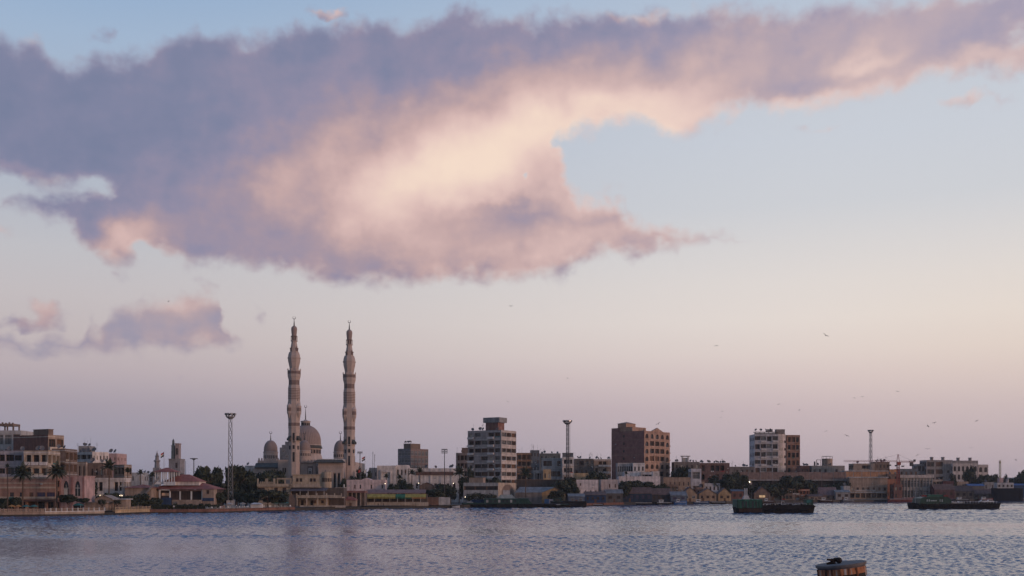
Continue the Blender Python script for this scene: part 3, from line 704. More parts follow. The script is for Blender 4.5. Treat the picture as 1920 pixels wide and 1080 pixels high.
# the big waterside restaurant with horizontal bands
t, W, D, H = bld('restaurant', 'wide orange-brown waterside restaurant with cream bands and a strip of blue windows', -60, 104, 894, 394, mat('salmon_render', (0.34, 0.20, 0.155)), 'restaurant', floors=3, cols=9, style='log', seed=7, depth=16, skip=0.0, bandm=None,
                 mix=lambda f, c: ('log' if c in (1, 3, 5, 6, 7, 8) else 'tall') if f == 0 else ('blue' if (f == 1 and c >= 7) else 'win' if f == 1 and c in (4, 5, 6, 2) else None))
for z, h_ in ((0.36, 0.06), (0.66, 0.05), (0.80, 0.03), (0.95, 0.05)):
    b_ = MB(); b_.box(-0.1, W + 0.1, -0.18, -0.012, H * z, H * (z + h_)); b_.build('cream_band', CREAM, t)
b_ = MB(); b_.box(W * 0.35, W * 0.98, -2.4, -0.19, H * 0.30, H * 0.33); b_.build('awning', RROOF, t)

# pink hall with two pointed arches
Y = 398; x0, x1 = 111, 158
t = thing('arched_hall', 'pink waterside hall with two tall pointed arches beside the brown restaurant', 'building', (PX(x0, Y), Y, GZ))
W = PX(x1, Y) - PX(x0, Y); H = PZ(893.5, Y) - GZ; D = 10
def pointed(cx, w, z0, z1, n=6):               # pointed arch outline, counter-clockwise from bottom left
    zs = z0 + (z1 - z0) * 0.52; q = [(cx - w/2, z0), (cx + w/2, z0)]
    for i in range(n + 1):
        k = i / n; q.append((cx + w/2 * (1 - k ** 1.8), zs + (z1 - zs) * math.sin(k * math.pi / 2) ** 0.9))
    for i in range(n, -1, -1):
        k = i / n; q.append((cx - w/2 * (1 - k ** 1.8), zs + (z1 - zs) * math.sin(k * math.pi / 2) ** 0.9))
    out = []
    for p in q:
        if not out or (abs(p[0]-out[-1][0]) + abs(p[1]-out[-1][1])) > 1e-4: out.append(p)
    return out
wl = MB(); zb = PZ(930, Y) - GZ
wl.box(0, W, 0.35, D, 0, H)
cs = [W * 0.27, W * 0.73]
for i, cx in enumerate(cs):
    ow = W * 0.215; a0, a1 = (0, W * 0.5) if i == 0 else (W * 0.5, W); ar_ = pointed(cx, ow, zb, PZ(901.5, Y) - GZ)
    lo = [p for p in ar_ if p[0] <= cx + 1e-6][::-1]; hi = [p for p in ar_ if p[0] >= cx - 1e-6]
    L_ = sorted([p for p in ar_ if p[0] <= cx + 1e-6], key=lambda p: p[1]); R_ = sorted([p for p in ar_ if p[0] >= cx - 1e-6], key=lambda p: p[1])
    for side_, xe in ((L_, a0), (R_, a1)):
        for p, q in zip(side_, side_[1:]):
            wl.add([(xe, 0, p[1]), (p[0], 0, p[1]), (q[0], 0, q[1]), (xe, 0, q[1])], [(0, 1, 2, 3) if xe < cx else (3, 2, 1, 0)])
            wl.add([(p[0], 0, p[1]), (p[0], 0.35, p[1]), (q[0], 0.35, q[1]), (q[0], 0, q[1])], [(0, 1, 2, 3)])
    wl.box(a0, a1, 0, 0.34, 0, zb); wl.quad((a0, 0, ar_[0][1] if False else PZ(901.5, Y) - GZ), (a1, 0, PZ(901.5, Y) - GZ), (a1, 0, H), (a0, 0, H))
wl.quad((0, 0, H), (W, 0, H), (W, 0.35, H), (0, 0.35, H)); wl.quad((0, 0, zb), (0, 0.35, zb), (0, 0.35, H), (0, 0, H)); wl.quad((W, 0, zb), (W, 0, H), (W, 0.35, H), (W, 0.35, zb))
wl.build('wall', PINK, t)
for i, cx in enumerate(cs):
    p_ = MB(); p_.ext(pointed(cx, W * 0.212, zb + 0.02, PZ(902, Y) - GZ - 0.05), 0.28, 0.33); o = p_.build('arched_window', GLASS, t)
    f_ = MB(); f_.box(cx - 0.05, cx + 0.05, 0.2, 0.275, zb + 0.05, zb + 4.2); f_.box(cx - W*0.1, cx + W*0.1, 0.2, 0.275, zb + 2.9, zb + 3.05)
    if i == 0: f_.box(cx - W*0.09, cx - 0.1, 0.22, 0.27, zb + 0.1, zb + 2.8); f_.box(cx + 0.1, cx + W*0.05, 0.22, 0.27, zb + 0.1, zb + 2.8)
    f_.build('window_frame', WPAINT, o)
b_ = MB()
for x in (0.02, W*0.455, W*0.505, W - 0.7): b_.box(x, x + 0.55, -0.12, -0.004, 0, H - 0.3)
b_.build('pilaster', mat('rose_render', (0.42, 0.22, 0.20)), t)
b_ = MB(); b_.box(-0.3, W + 0.3, -0.3, D, H, H + 0.3); b_.build('cornice', PINK, t)
b_ = MB(); b_.box(W + 0.02, W + 7.5, 1.0, 6, 0, 3.0); b_.box(W, W + 8.0, 0.4, 6.4, 3.0, 3.3); b_.build('side_pavilion', BEIGE, t)

bld('apartment_block', 'pale two-tone apartment block crowded with rooftop dishes behind the palm trees', 140, 173, 847, 520, PALE, 'apartments', xs=204, a=38, floors=6, cols=3, style='band', side='win', scols=5, smt=WHITE, seed=8, dishes=5, aerials=2, tanks=1, bandm=BANDP)[0]
t, W, D, H = bld('apartment_block', 'pinkish plain block right of the pale block crowded with dishes', 203, 219, 850, 540, PINK, 'apartments', floors=6, cols=2, style='small', seed=9, depth=14, dishes=1)
bld('penthouse_block', 'grey block end with rooftop clutter rising behind the pale two-tone block', 147, 167, 836, 560, GREY, 'apartments', floors=7, cols=3, style='win', seed=10, depth=8, dishes=2, aerials=2)
bld('shop_building', 'beige corner building with tall shop windows and lit lamps at street level', 213, 233, 871, 470, BEIGE, 'shops', xs=247, a=32, floors=4, cols=3, style='log', scols=3, ground=0, seed=11, acs=3, bandm=PALE)
bld('brown_house', 'dark brown house front behind the slender palm by the white shops', 160, 194, 868, 462, BROWN, 'house', floors=3, cols=4, style='win', seed=12, depth=10, dishes=2)
t, W, D, H = bld('shop_building', 'white two storey shop front with dark openings behind the topiary trees', 174, 232, 896, 446, WHITE, 'shops', floors=2, cols=6, style='log', seed=13, depth=9, bandm=BANDP)
for x in (W*0.24, W*0.32, W*0.88, W*0.95):
    b_ = MB(); b_.ball((x, -0.25, H*0.42), 0.13, 6, 5); b_.build('lamp_bulb', LAMP, t)
bld('low_house', 'distant low grey house beyond the palms left of the clubhouse', 246, 266, 886, 640, PALE, 'house', floors=3, cols=3, style='win', seed=14)
bld('low_house', 'distant low house just left of the clubhouse belvedere', 267, 286, 889, 660, GREY, 'house', floors=3, cols=3, style='win', seed=15, dishes=1)

# small kiosk on the promenade
t, W, D, he = gable('kiosk', 'small beige kiosk with a low gabled roof on the ochre promenade', 178, 212, 936, 929, 404, BEIGE, BEIGE, 'kiosk', depth=7, wins=2)
b_ = MB(); b_.box(W + 0.4, W + 4.6, 0.6, 6, 0, he - 0.2); b_.build('annex', BEIGE, t)
b_ = MB(); b_.box(W - 0.3, W + 5.2, -0.4, 6.6, he - 0.19, he + 0.2); b_.build('flat_roof', PALE, t)

# clubhouse with red roofs and a belvedere
Y = 446
def cx_(p): return PX(p, Y) - PX(281, Y)
def cz_(p): return PZ(p, Y) - GZ
t = thing('clubhouse', 'clubhouse with red tiled roofs, white columns and a small roof belvedere', 'clubhouse', (PX(281, Y), Y, GZ))
W = cx_(401); D = 17
b_ = MB(); b_.box(0.6, W - 0.4, 3.2, D, 0, cz_(918)); b_.build('wall', mat('shaded_render', (0.09, 0.065, 0.06)), t)  # recess shade behind the columns is put into the wall colour
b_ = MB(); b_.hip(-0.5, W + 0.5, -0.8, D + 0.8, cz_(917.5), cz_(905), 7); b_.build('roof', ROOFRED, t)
b_ = MB(); b_.box(cx_(306), cx_(368), 3.5, D - 3, cz_(910), cz_(903)); b_.build('upper_wall', WHITE, t)
b_ = MB(); b_.hip(cx_(300), cx_(370), 2.8, D - 2, cz_(903), cz_(889), 6); b_.build('upper_roof', ROOFRED, t)
bel = MB(); bx0, bx1 = cx_(288), cx_(326); by0, by1 = 1.0, 1.0 + (bx1 - bx0) * 0.8
bel.box(cx_(305), bx1, by0, by1, cz_(910), cz_(903.5)); bel.box(bx0, cx_(305) - 0.02, by0 + 0.6, by1, cz_(908), cz_(903.5))
for k in range(5): x = cx_(305) + (bx1 - cx_(305) - 0.35) * k / 4; bel.box(x, x + 0.32, by0, by0 + 0.32, cz_(903.5), cz_(885)); bel.box(x, x + 0.32, by1 - 0.32, by1, cz_(903.5), cz_(885))
for k in range(3): x = bx0 + (cx_(305) - bx0 - 0.5) * k / 3; bel.box(x, x + 0.28, by0 + 0.6, by0 + 0.88, cz_(903.5), cz_(885)); bel.box(x, x + 0.28, by1 - 0.3, by1 - 0.02, cz_(903.5), cz_(885))
bel.build('belvedere', WPAINT, t)
b_ = MB(); b_.hip(bx0 - 0.6, bx1 + 0.6, by0 - 0.6, by1 + 0.6, cz_(884.8), cz_(876.5), (bx1 - bx0) * 0.5); b_.build('belvedere_roof', ROOFRED, t)
for p in (299, 318.5, 337.5, 358.5, 379): b_ = MB(); b_.box(cx_(p) - 0.26, cx_(p) + 0.26, 0.0, 0.5, cz_(937), cz_(918)); b_.build('column', WPAINT, t)
b_ = MB(); b_.ext([(cx_(300), cz_(922)), (cx_(302), cz_(919.6)), (cx_(316), cz_(919.6)), (cx_(318), cz_(922)), (cx_(318), cz_(917.7)), (cx_(300), cz_(917.7))], 0.05, 0.4); b_.build('arch', WPAINT, t)
b_ = MB(); b_.box(cx_(319), cx_(378.5), -0.3, 0.45, cz_(921), cz_(917.8)); b_.build('awning', RROOF, t)
b_ = MB(); b_.box(cx_(380), W + 0.1, -0.4, 4, 0, cz_(917.4)); p_ = b_.build('pavilion', BEIGE, t)
inst(WIN['dark'], 'window', p_, (cx_(390.5), -0.5, cz_(926)), 0, (1.0, 1, 1.6))
b_ = MB(); b_.box(cx_(380), W + 0.12, -0.46, -0.41, cz_(939.5), cz_(933.5)); b_.box(cx_(304), cx_(322), -0.5, 0.2, 0.0, cz_(933)); b_.build('plinth', DBLUE, t)
b_ = MB(); b_.box(cx_(323), cx_(379), -0.6, 3.0, 0, cz_(937.2)); b_.box(cx_(335), cx_(379), -1.8, -0.61, 0, cz_(940)); b_.build('terrace_step', BEIGE, t)
b_ = MB(); b_.box(cx_(301.5), cx_(314), 1.2, 1.5, cz_(929.5), cz_(924.5)); b_.build('peach_panel', mat('bright_panel', (0.72, 0.5, 0.36), streak=0), t)  # panel in a bright peach base colour
t2 = thing('club_wing', 'low beige wing with a red roof left of the clubhouse', 'building', (PX(234, 440), 440, GZ))
W2 = PX(284, 440) - PX(234, 440); z2 = PZ(915, 440) - GZ
b_ = MB(); b_.box(0, W2, 0, 12, 0, z2); b_.build('wall', BEIGE, t2)
b_ = MB(); b_.hip(-0.6, W2 + 0.6, -0.6, 12.6, z2, PZ(908, 440) - GZ, 6); b_.build('roof', ROOFRED, t2)
for x in (0.16, 0.45, 0.8): inst(WIN['dark'], 'window', t2, (W2 * x, -0.1, z2 * 0.42), 0, (1.2, 1, 1.6))
b_ = MB(); b_.ext([(W2*0.75, z2*0.55), (W2 + 3.6, z2 + 4.2), (W2 + 3.6, z2 + 5.0), (W2*0.75, z2*0.55 + 0.8)], -1.6, -0.61); b_.build('stair', GREY, t2)

# terrace walls in front of the clubhouse
t = thing('garden_wall', 'pale low garden wall on the terrace below the clubhouse', 'wall', (PX(286, 432), 432, GZ))
L_ = PX(420, 432) - PX(286, 432); b_ = MB(); b_.box(0, L_, 0, 0.4, 0, 1.25); b_.build('wall_body', PINK, t); b_ = MB()
for k in range(7): x = L_ * k / 6; b_.box(x - 0.3, x + 0.3, -0.1, 0.5, 0, 1.55)
b_.build('pier', BEIGE, t)

HAZY = mat('hazy_stone', (0.29, 0.26, 0.26))  # distance haze is mixed into this stone colour
# distant minaret and the old tower
Y = 830
t = thing('distant_minaret', 'small pale distant minaret left of the flag on the clubhouse', 'minaret', (PX(294.5, Y), Y, GZ))
def mz(p): return PZ(p, Y) - GZ
b_ = MB(); b_.box(-2.4, 2.4, -2.4, 2.4, 0, mz(877)); b_.lathe([(2.1, mz(877)), (1.9, mz(866)), (2.6, mz(865)), (2.6, mz(863)), (1.5, mz(862.5)), (1.35, mz(856)), (1.9, mz(855)), (1.0, mz(854)), (0.9, mz(851)), (0.3, mz(848.5)), (0.06, mz(844))], 8); b_.build('shaft', HAZY, t)
Y = 800
t = thing('stone_tower', 'distant grey and pale tower with a dark octagonal turret behind the clubhouse', 'tower', (PX(330, Y), Y, GZ))
u = Y / FPX
b_ = MB(); b_.box(-10.5*u, 10.5*u, -4, 8, 0, mz(859) * Y / 830 + 0.6); b_.build('tower_body', HAZY, t); H = mz(859) * Y / 830 + 0.6
b_ = MB(); b_.lathe([(4.2*u, H), (3.6*u, H + 9.5), (4.4*u, H + 9.6), (4.4*u, H + 10.1), (2.4*u, H + 10.2), (2.2*u, H + 13.4), (0.4*u, H + 15.0)], 8, -5.0*u, 0); b_.build('turret', mat('slate_green', (0.16, 0.17, 0.17)), t)
b_ = MB(); b_.box(0.2*u, 7.0*u, -2.2, 3, H, H + 10.8); b_.box(-0.4*u, 7.6*u, -2.6, 3.4, H + 10.8, H + 11.6); p_ = b_.build('belfry', mat('belfry_pink', (0.36, 0.27, 0.26)), t)
inst(WIN['dark'], 'window', p_, (3.4*u, -2.3, H + 3.0), 0, (1.6, 1, 5.0)); inst(WIN['dark'], 'window', t, (4*u, -4.1, H - 7), 0, (1.6, 1, 4)); inst(WIN['dark'], 'window', t, (4*u, -4.1, H - 14), 0, (1.6, 1, 4))
b_ = MB(); b_.box(-10.9*u, 10.9*u, -4.4, 8.4, H - 0.5, H - 0.003); b_.build('cornice', HAZY, t)
t = thing('slab_tower', 'dark grey stepped office tower behind the tall minaret with the lower dome', 'tower', (PX(524.5, 940), 940, GZ))
u = 940 / FPX; b_ = MB(); h0 = PZ(839, 940) - GZ; b_.box(0, 4*u, 0, 14, 0, h0); b_.box(4*u + 0.01, 10*u, 0, 14, 0, h0 + 5*u); b_.box(10*u + 0.01, 24*u, 0, 14, 0, h0 + 11*u); b_.build('wall', mat('blue_grey_concrete', (0.17, 0.18, 0.20)), t)
for k in range(4): inst(WIN['wide'], 'window', t, (7*u + 3 * (k % 2), -0.1, h0 - 4 - 5 * k), 0, (2.4, 1, 2.2))
bld('pale_block', 'pale low block behind the dark trees left of the mosque', 459, 484, 873, 700, PALE, 'building', floors=4, cols=4, style='win', seed=16, dishes=1)

# between the mosque and the first tower block
t, W, D, H = bld('pink_wall_building', 'long plain pink wall with a low gabled middle behind the yellow awnings', 650, 722, 899.5, 556, mat('pale_pink', (0.66, 0.50, 0.48)), 'wall', floors=2, cols=7, style='small', skip=0.7, seed=17, depth=9)
b_ = MB(); b_.ext([(W*0.40, H), (W*0.62, H), (W*0.60, H + 0.4), (W*0.51, H + 0.9), (W*0.42, H + 0.4)], 0, 8.9); b_.build('gable', mat('pale_pink', (0.66, 0.50, 0.48)), t)
bld('villa', 'small plain beige house left of the long white building', 692, 709, 877, 640, PALE, 'house', floors=3, cols=2, style='small', seed=18)
t, W, D, H = bld('white_villa', 'white modern villa with big framed bays behind the first pair of palms', 707, 742, 873, 626, WHITE, 'house', floors=2, cols=3, style='win', seed=19, bandm=BANDP, top=1.6, mix=lambda f, c: 'log' if c == 1 else None)
b_ = MB(); b_.box(W*0.2, W*0.76, -0.9, -0.012, H*0.25, H*0.32); b_.box(W*0.2, W*0.26, -0.9, -0.012, H*0.32, H*0.82); b_.box(W*0.70, W*0.76, -0.9, -0.012, H*0.32, H*0.82); b_.box(W*0.2, W*0.76, -0.9, -0.012, H*0.82, H*0.88); b_.build('bay_frame', WHITE, t)
bld('white_villa', 'white modern villa with a wide recessed balcony joined to the long white building', 742.5, 764, 872, 630, WHITE, 'house', floors=3, cols=3, style='win', seed=20, bal=[1], bandm=BANDP)
t, W, D, H = bld('long_white_building', 'long white two storey building with a dark mansard strip and pilasters behind the palms', 764.5, 869, 878, 632, WHITE, 'building', floors=3, cols=9, style='win', seed=21, skip=0.05, depth=14, dishes=3, mix=lambda f, c: 'win' if f < 2 else None)
b_ = MB(); b_.ext([(W*0.14, H*0.80), (W*0.82, H*0.80), (W*0.82, H*0.90), (W*0.14, H*0.90)], -0.6, -0.012); b_.build('mansard_strip', RROOF, t)
for k in range(6):
    x = W * (0.02 + 0.19 * k); b_ = MB(); b_.box(x, x + 0.9, -0.35, -0.012, 0, H - 0.1); b_.ext([(x, H), (x + 0.9, H), (x + 0.45, H + 1.5)], -0.3, 0.3) if k in (0, 1, 5) else None; b_.build('pilaster', WHITE, t)
t, W, D, H = bld('office_block', 'grey office block with a brick stair core and big square windows behind the palms', 746, 770, 841, 790, mat('office_grey', (0.20, 0.185, 0.20)), 'offices', xs=803, a=36, floors=7, cols=4, style='grid', scols=5, smt=mat('office_brown', (0.24, 0.165, 0.15)), seed=22, skip=0)
hut(t, W*0.45, W - 0.1, 0.1, D*0.55, H - 0.5, PZ(832, 790) - GZ, BROWN)
for k in range(4): inst(DISH, 'satellite_dish', t, (W*0.5 + k*1.6, 1.5, PZ(832, 790) - GZ + 0.2), k - 1.5, (1.3, 1.3, 1.3))
bld('small_apartment_block', 'brown grey flats with dark window bays left of the nine storey tower block', 855, 878, 849, 660, mat('taupe', (0.27, 0.22, 0.20)), 'apartments', floors=6, cols=3, style='log', seed=23, dishes=2, aerials=1)
b = hut(COL.objects['small_apartment_block'], 7.0 * 0.5, 7.5, 1, 5, PZ(849, 660) - GZ - 0.4, PZ(840, 660) - GZ, BROWN)
t, W, D, H = bld('tower_block', 'nine storey apartment tower with pale parapet bands and a grey box on its roof', 877, 940, 806, 625, mat('tower_grey', (0.38, 0.32, 0.305)), 'apartments', xs=968, a=30, floors=9, cols=5, style='band', scols=3, smt=mat('tower_sunlit', (0.52, 0.44, 0.40)), seed=24, dishes=6, aerials=3, skip=0.04, acs=8,  # sunlight on the right side is put into its lighter wall colour
                 mix=lambda f, c: 'band' if c in (1, 2, 4) else ('log' if (f + c) % 4 else 'win'), bal=[0, 3], bandm=BANDP)
hut(t, W*0.50, W*0.86, 1.5, 9, H - 0.5, PZ(792, 625) - GZ, mat('hut_brick', (0.24, 0.12, 0.10)))
b_ = MB(); zc = PZ(792, 625) - GZ + 0.2; b_.box(W*0.44, W*0.92, 0.8, 9.8, zc, zc + 3.0); b_.build('roof_box', GREY, t)
t, W, D, H = bld('annex', 'low flat annex with one long dark window strip in front of the nine storey tower', 869, 934, 905, 574, PALE, 'building', xs=968, a=14, floors=2, cols=1, style='strip', side='none', smt=CREAM, seed=25, skip=0, mix=lambda f, c: 'strip' if f == 1 else None)
hut(t, W*0.14, W*0.55, 1.5, 6, H - 0.5, H + 2.6, BEIGE)
mu = MB(); dd = D; mu.mx = Matrix.Translation((W + 0.012, 0, 0)) @ Matrix.Rotation(R(90), 4, 'Z')
mu.ext(pointed(D*0.52, D*0.68, 0.8, H*0.92), -0.02, 0.0); o = mu.build('wall_painting', BROWN, t)
m2 = MB(); m2.mx = mu.mx
for i in range(9): x = D*(0.26 + 0.065*i); hh = H*(0.22 + 0.05*((i*5) % 4)); m2.box(x, x + D*0.035, -0.05, -0.021, 0.9, 0.9 + hh); m2.ball((x + D*0.018, -0.04, 0.9 + hh), 0.2, 5, 4)
m2.build('painted_shape', PALE, o)

bld('brown_apartment_block', 'shabby brown flats just right of the nine storey tower', 968.5, 996, 849, 700, BROWN, 'apartments', floors=7, cols=3, style='log', seed=26, bal=[0, 2], rail=True, bandm=ORANGE, acs=5, aerials=1)
bld('slim_block', 'slim dark blue-grey block with rooftop aerials right of the shabby brown flats', 994.5, 1011.5, 844, 740, mat('slate', (0.15, 0.16, 0.18)), 'apartments', floors=7, cols=3, style='win', seed=27, aerials=4)
bld('apartment_block', 'beige flats with an open roof loggia behind the grey horizontal block', 1012, 1051, 850, 790, BEIGE, 'apartments', floors=6, cols=5, style='win', seed=28, tanks=2, aerials=1, dishes=1)
bld('apartment_block', 'grey flats with long horizontal window bands left of the second floodlight mast', 1016, 1054, 859, 700, PALE, 'apartments', floors=4, cols=4, style='band', seed=29, bandm=GREY)
t, W, D, H = bld('apartment_block', 'narrow white flats with a dark roof terrace behind the second floodlight mast', 1054.5, 1076, 857, 690, WHITE, 'apartments', floors=5, cols=3, style='band', seed=30, bal=[0, 1, 2], bandm=BANDP)
hut(t, 0.3, W - 0.3, 0.4, 7, H - 0.5, PZ(849.5, 690) - GZ, mat('slate', (0.15, 0.16, 0.18)))
bld('pale_house', 'pale small house with dark bays left of the yellow house', 1001, 1018, 882, 655, PALE, 'house', floors=3, cols=3, style='log', seed=31, skip=0)
bld('yellow_house', 'small bright ochre house with pale windows below the grey horizontal flats', 1018.5, 1033, 880, 650, YELLOW, 'house', floors=3, cols=2, style='win', seed=32)
t = thing('yard_wall', 'long dark brown yard wall behind the warehouse with the ochre gable', 'wall', (PX(968, 622), 622, GZ)); L_ = PX(1076, 622) - PX(968, 622); hh = PZ(900, 622) - GZ
b_ = MB(); b_.box(0, L_, 0, 5, 0, hh); b_.build('wall_body', mat('dark_wall', (0.085, 0.07, 0.066)), t); b_ = MB(); b_.box(-0.2, L_ + 0.2, -0.2, 5.2, hh, hh + 0.3); b_.build('coping', BROWN, t)  # wall body in a dark brown base colour
# warehouse with a lean gable and a grey roof
Y = 592
t = thing('warehouse', 'warehouse with a long grey sheet roof and an ochre gable end', 'warehouse', (PX(966, Y), Y, GZ)); xg = PX(1016, Y) - PX(966, Y); xe = PX(1060, Y) - PX(966, Y); ze, zr = PZ(931, Y) - GZ, PZ(914.5, Y) - GZ
zl = PZ(924, Y) - GZ
b_ = MB(); b_.box(0, xg, 0, 14, 0, zl); b_.build('side_wall', mat('grey_wall', (0.20, 0.18, 0.18)), t)
xm = PX(1040, Y) - PX(966, Y)
b_ = MB(); b_.ext([(xg + 0.01, 0), (xe, 0), (xe, zl - 0.6), (xm, zr), (xg + 0.01, zl)], 0.0, 14); b_.build('gable_wall', mat('ochre_dim', (0.40, 0.24, 0.12)), t)
b_ = MB(); b_.add([(-0.4, -0.4, zl + 0.02), (xg - 0.3, -0.4, zl + 0.02), (xm + 0.2, 7, zr + 0.2), (-0.4 + 3, 7, zr + 0.2), (-0.4, -0.4, zl + 0.22), (xg - 0.3, -0.4, zl + 0.22), (xm + 0.2, 7, zr + 0.42), (2.6, 7, zr + 0.42)], [(0, 3, 2, 1), (4, 5, 6, 7), (0, 1, 5, 4), (1, 2, 6, 5), (2, 3, 7, 6), (3, 0, 4, 7)]); b_.build('roof', ROOFGREY, t)
b_ = MB(); b_.add([(xm, -0.5, zr + 0.1), (xe + 0.6, -0.5, zl - 0.9), (xe + 0.6, 14.4, zl - 0.9), (xm, 14.4, zr + 0.1), (xm, -0.5, zr + 0.4), (xe + 0.6, -0.5, zl - 0.6), (xe + 0.6, 14.4, zl - 0.6), (xm, 14.4, zr + 0.4)], [(0, 3, 2, 1), (4, 5, 6, 7), (0, 1, 5, 4), (1, 2, 6, 5), (2, 3, 7, 6), (3, 0, 4, 7)]); b_.build('red_eave', RROOF, t)

bld('apartment_block', 'dark flats with a glazed top storey between the mast and the white balconies', 1077, 1113, 860, 715, mat('sooty', (0.13, 0.115, 0.11)), 'apartments', floors=5, cols=4, style='win', seed=33, aerials=5, dishes=2, mix=lambda f, c: 'band' if f == 4 else ('win' if f > 2 else None))
bld('apartment_block', 'flats with open white balconies left of the dark brick tower', 1113.5, 1146, 861, 720, BEIGE, 'apartments', floors=6, cols=4, style='log', seed=34, bal=[1, 2, 3], bandm=BANDP, dishes=3, aerials=1)
bld('ochre_hut', 'small ochre rooftop-high house below the dark flats by the white warehouse', 1077, 1104, 887, 670, YELLOW, 'house', floors=2, cols=3, style='small', seed=35)
bld('warehouse', 'white windowless warehouse with a few dark slots beside the second floodlight mast', 1074, 1122, 899.5, 624, mat('pinkish_white', (0.70, 0.60, 0.59)), 'warehouse', floors=3, cols=5, style='small', seed=36, skip=0.6, depth=14)
bld('warehouse', 'pinkish plain warehouse with one dark slot left of the long row of trees', 1127, 1159, 899, 632, mat('pinkish_wall', (0.50, 0.42, 0.40)), 'warehouse', floors=2, cols=3, style='small', seed=37, skip=0.75, depth=12)

# brick tower with the arched front
t, W, D, H = bld('brick_tower', 'dark brick tower with an ochre front of arched windows and a small roof pavilion', 1146.5, 1208, 807.5, 730, mat('tower_brick', (0.25, 0.122, 0.108), streak=0.2), 'apartments', xs=1256, a=40, floors=9, cols=4, style=None, scols=5, side='arch', smt=mat('tower_ochre', (0.42, 0.265, 0.20)), seed=38, skip=0.0,
                 mix=lambda f, c: 'small' if c == 1 and f > 1 else None, smix=lambda f, c: 'log' if c in (1, 2, 3) and f != 8 and f != 4 else 'arch', bandm=mat('tower_band', (0.30, 0.19, 0.155)))
zt = PZ(800.5, 730) - GZ
b_ = MB(); b_.box(0.02, W*0.24, 0.05, D*0.5, H + 0.01, zt); b_.build('parapet_block', mat('tower_brick', (0.25, 0.122, 0.108), streak=0.2), t)
hh = hut(t, W*0.22, W*0.62, 1.0, D*0.55, H - 0.5, zt + 0.3, mat('tower_ochre', (0.42, 0.265, 0.20)), opening=False)
b_ = MB(); x0_, x1_ = W*0.16, W*0.42; b_.box(x0_, x1_, 1.4, D*0.4, zt - 1.0, PZ(792, 730) - GZ); b_.hip(x0_ - 0.5, x1_ + 0.5, 0.9, D*0.4 + 0.5, PZ(792, 730) - GZ + 0.01, PZ(788, 730) - GZ, 4); b_.build('roof_pavilion', mat('tower_ochre', (0.42, 0.265, 0.20)), t)
b_ = MB(); b_.mx = Matrix.Translation((W, 0, 0)) @ Matrix.Rotation(R(90), 4, 'Z'); b_.ext([(D*0.28, H), (D*0.72, H), (D*0.5, H + 2.6)], -0.2, 1.0); b_.build('pediment', mat('tower_ochre', (0.42, 0.265, 0.20)), t)
for k in range(7): inst(balcony(BEIGE, False), 'balcony', t, (W - 1.5, D, H * (0.16 + 0.105 * k)), math.pi, (2.6, 1, 1))
bld('white_house', 'white house with two rows of small arches at the foot of the dark brick tower', 1158, 1186, 868, 700, mat('arcade_white', (0.5, 0.43, 0.41)), 'house', floors=4, cols=7, style='arch', seed=39, skip=0.03)
bld('white_house', 'pale blue-white house with a roof terrace at the foot of the arched brick tower front', 1187, 1209, 868, 695, WHITE, 'house', floors=4, cols=3, style='win', seed=40, bal=[1], bandm=BANDP)
bld('white_house', 'small white stepped house in front of the ochre arched front', 1171, 1201, 884, 676, WHITE, 'house', floors=3, cols=4, style='small', seed=41)
bld('villa', 'small flat house with dark glass bays under the ochre arched front', 1202, 1229, 885, 680, PALE, 'house', floors=3, cols=4, style='band', seed=42)
t, W, D, H = bld('long_white_wall', 'long low white building behind the row of waterside trees', 1160, 1238, 893, 668, mat('pinkish_white', (0.70, 0.60, 0.59)), 'building', floors=2, cols=9, style='small', seed=43, skip=0.5)
hut(t, W*0.82, W*0.98, 0.3, 5, H - 0.5, PZ(884, 668) - GZ, WHITE)
t, W, D, H = bld('apartment_block', 'brown flats with a white roof kiosk right of the arched brick tower', 1264, 1312, 866, 740, mat('brown_grey', (0.20, 0.165, 0.15)), 'apartments', floors=5, cols=5, style='win', seed=44, dishes=4, aerials=1)
b_ = MB(); z_ = H - 0.5
for x in (W*0.34, W*0.57):
    for y in (1, 5): b_.box(x, x + 0.4, y, y + 0.4, z_, z_ + 4.2)
b_.box(W*0.30, W*0.64, 0.6, 5.8, z_ + 4.2, z_ + 4.8); b_.box(W*0.36, W*0.56, 2.0, 4.5, z_, z_ + 3.4); b_.build('roof_kiosk', PALE, t)
bld('white_house', 'white house with one wide window and an awning below the brown flats', 1296, 1315, 879, 705, mat('lilac_white', (0.52, 0.50, 0.53)), 'house', floors=2, cols=1, style='band', seed=45, skip=0, ground=2)
bld('low_house', 'long low ochre house with small windows below the white wide-window house', 1244, 1295, 895, 690, mat('ochre_dim2', (0.34, 0.24, 0.18)), 'house', floors=2, cols=6, style='small', seed=46, skip=0.3)
bld('brick_apartment_block', 'dark red-brown flats with rooftop dishes left of the rounded tower block', 1313, 1368, 868, 775, mat('redbrown', (0.17, 0.10, 0.09)), 'apartments', floors=4, cols=6, style='log', seed=47, dishes=7, aerials=2, skip=0.3, bandm=BROWN)
bld('brick_apartment_block', 'low dark brown flats with aerials just left of the rounded tower block', 1368.5, 1415, 875, 850, mat('brown_grey', (0.20, 0.165, 0.15)), 'apartments', floors=4, cols=5, style='win', seed=48, dishes=3, aerials=3)

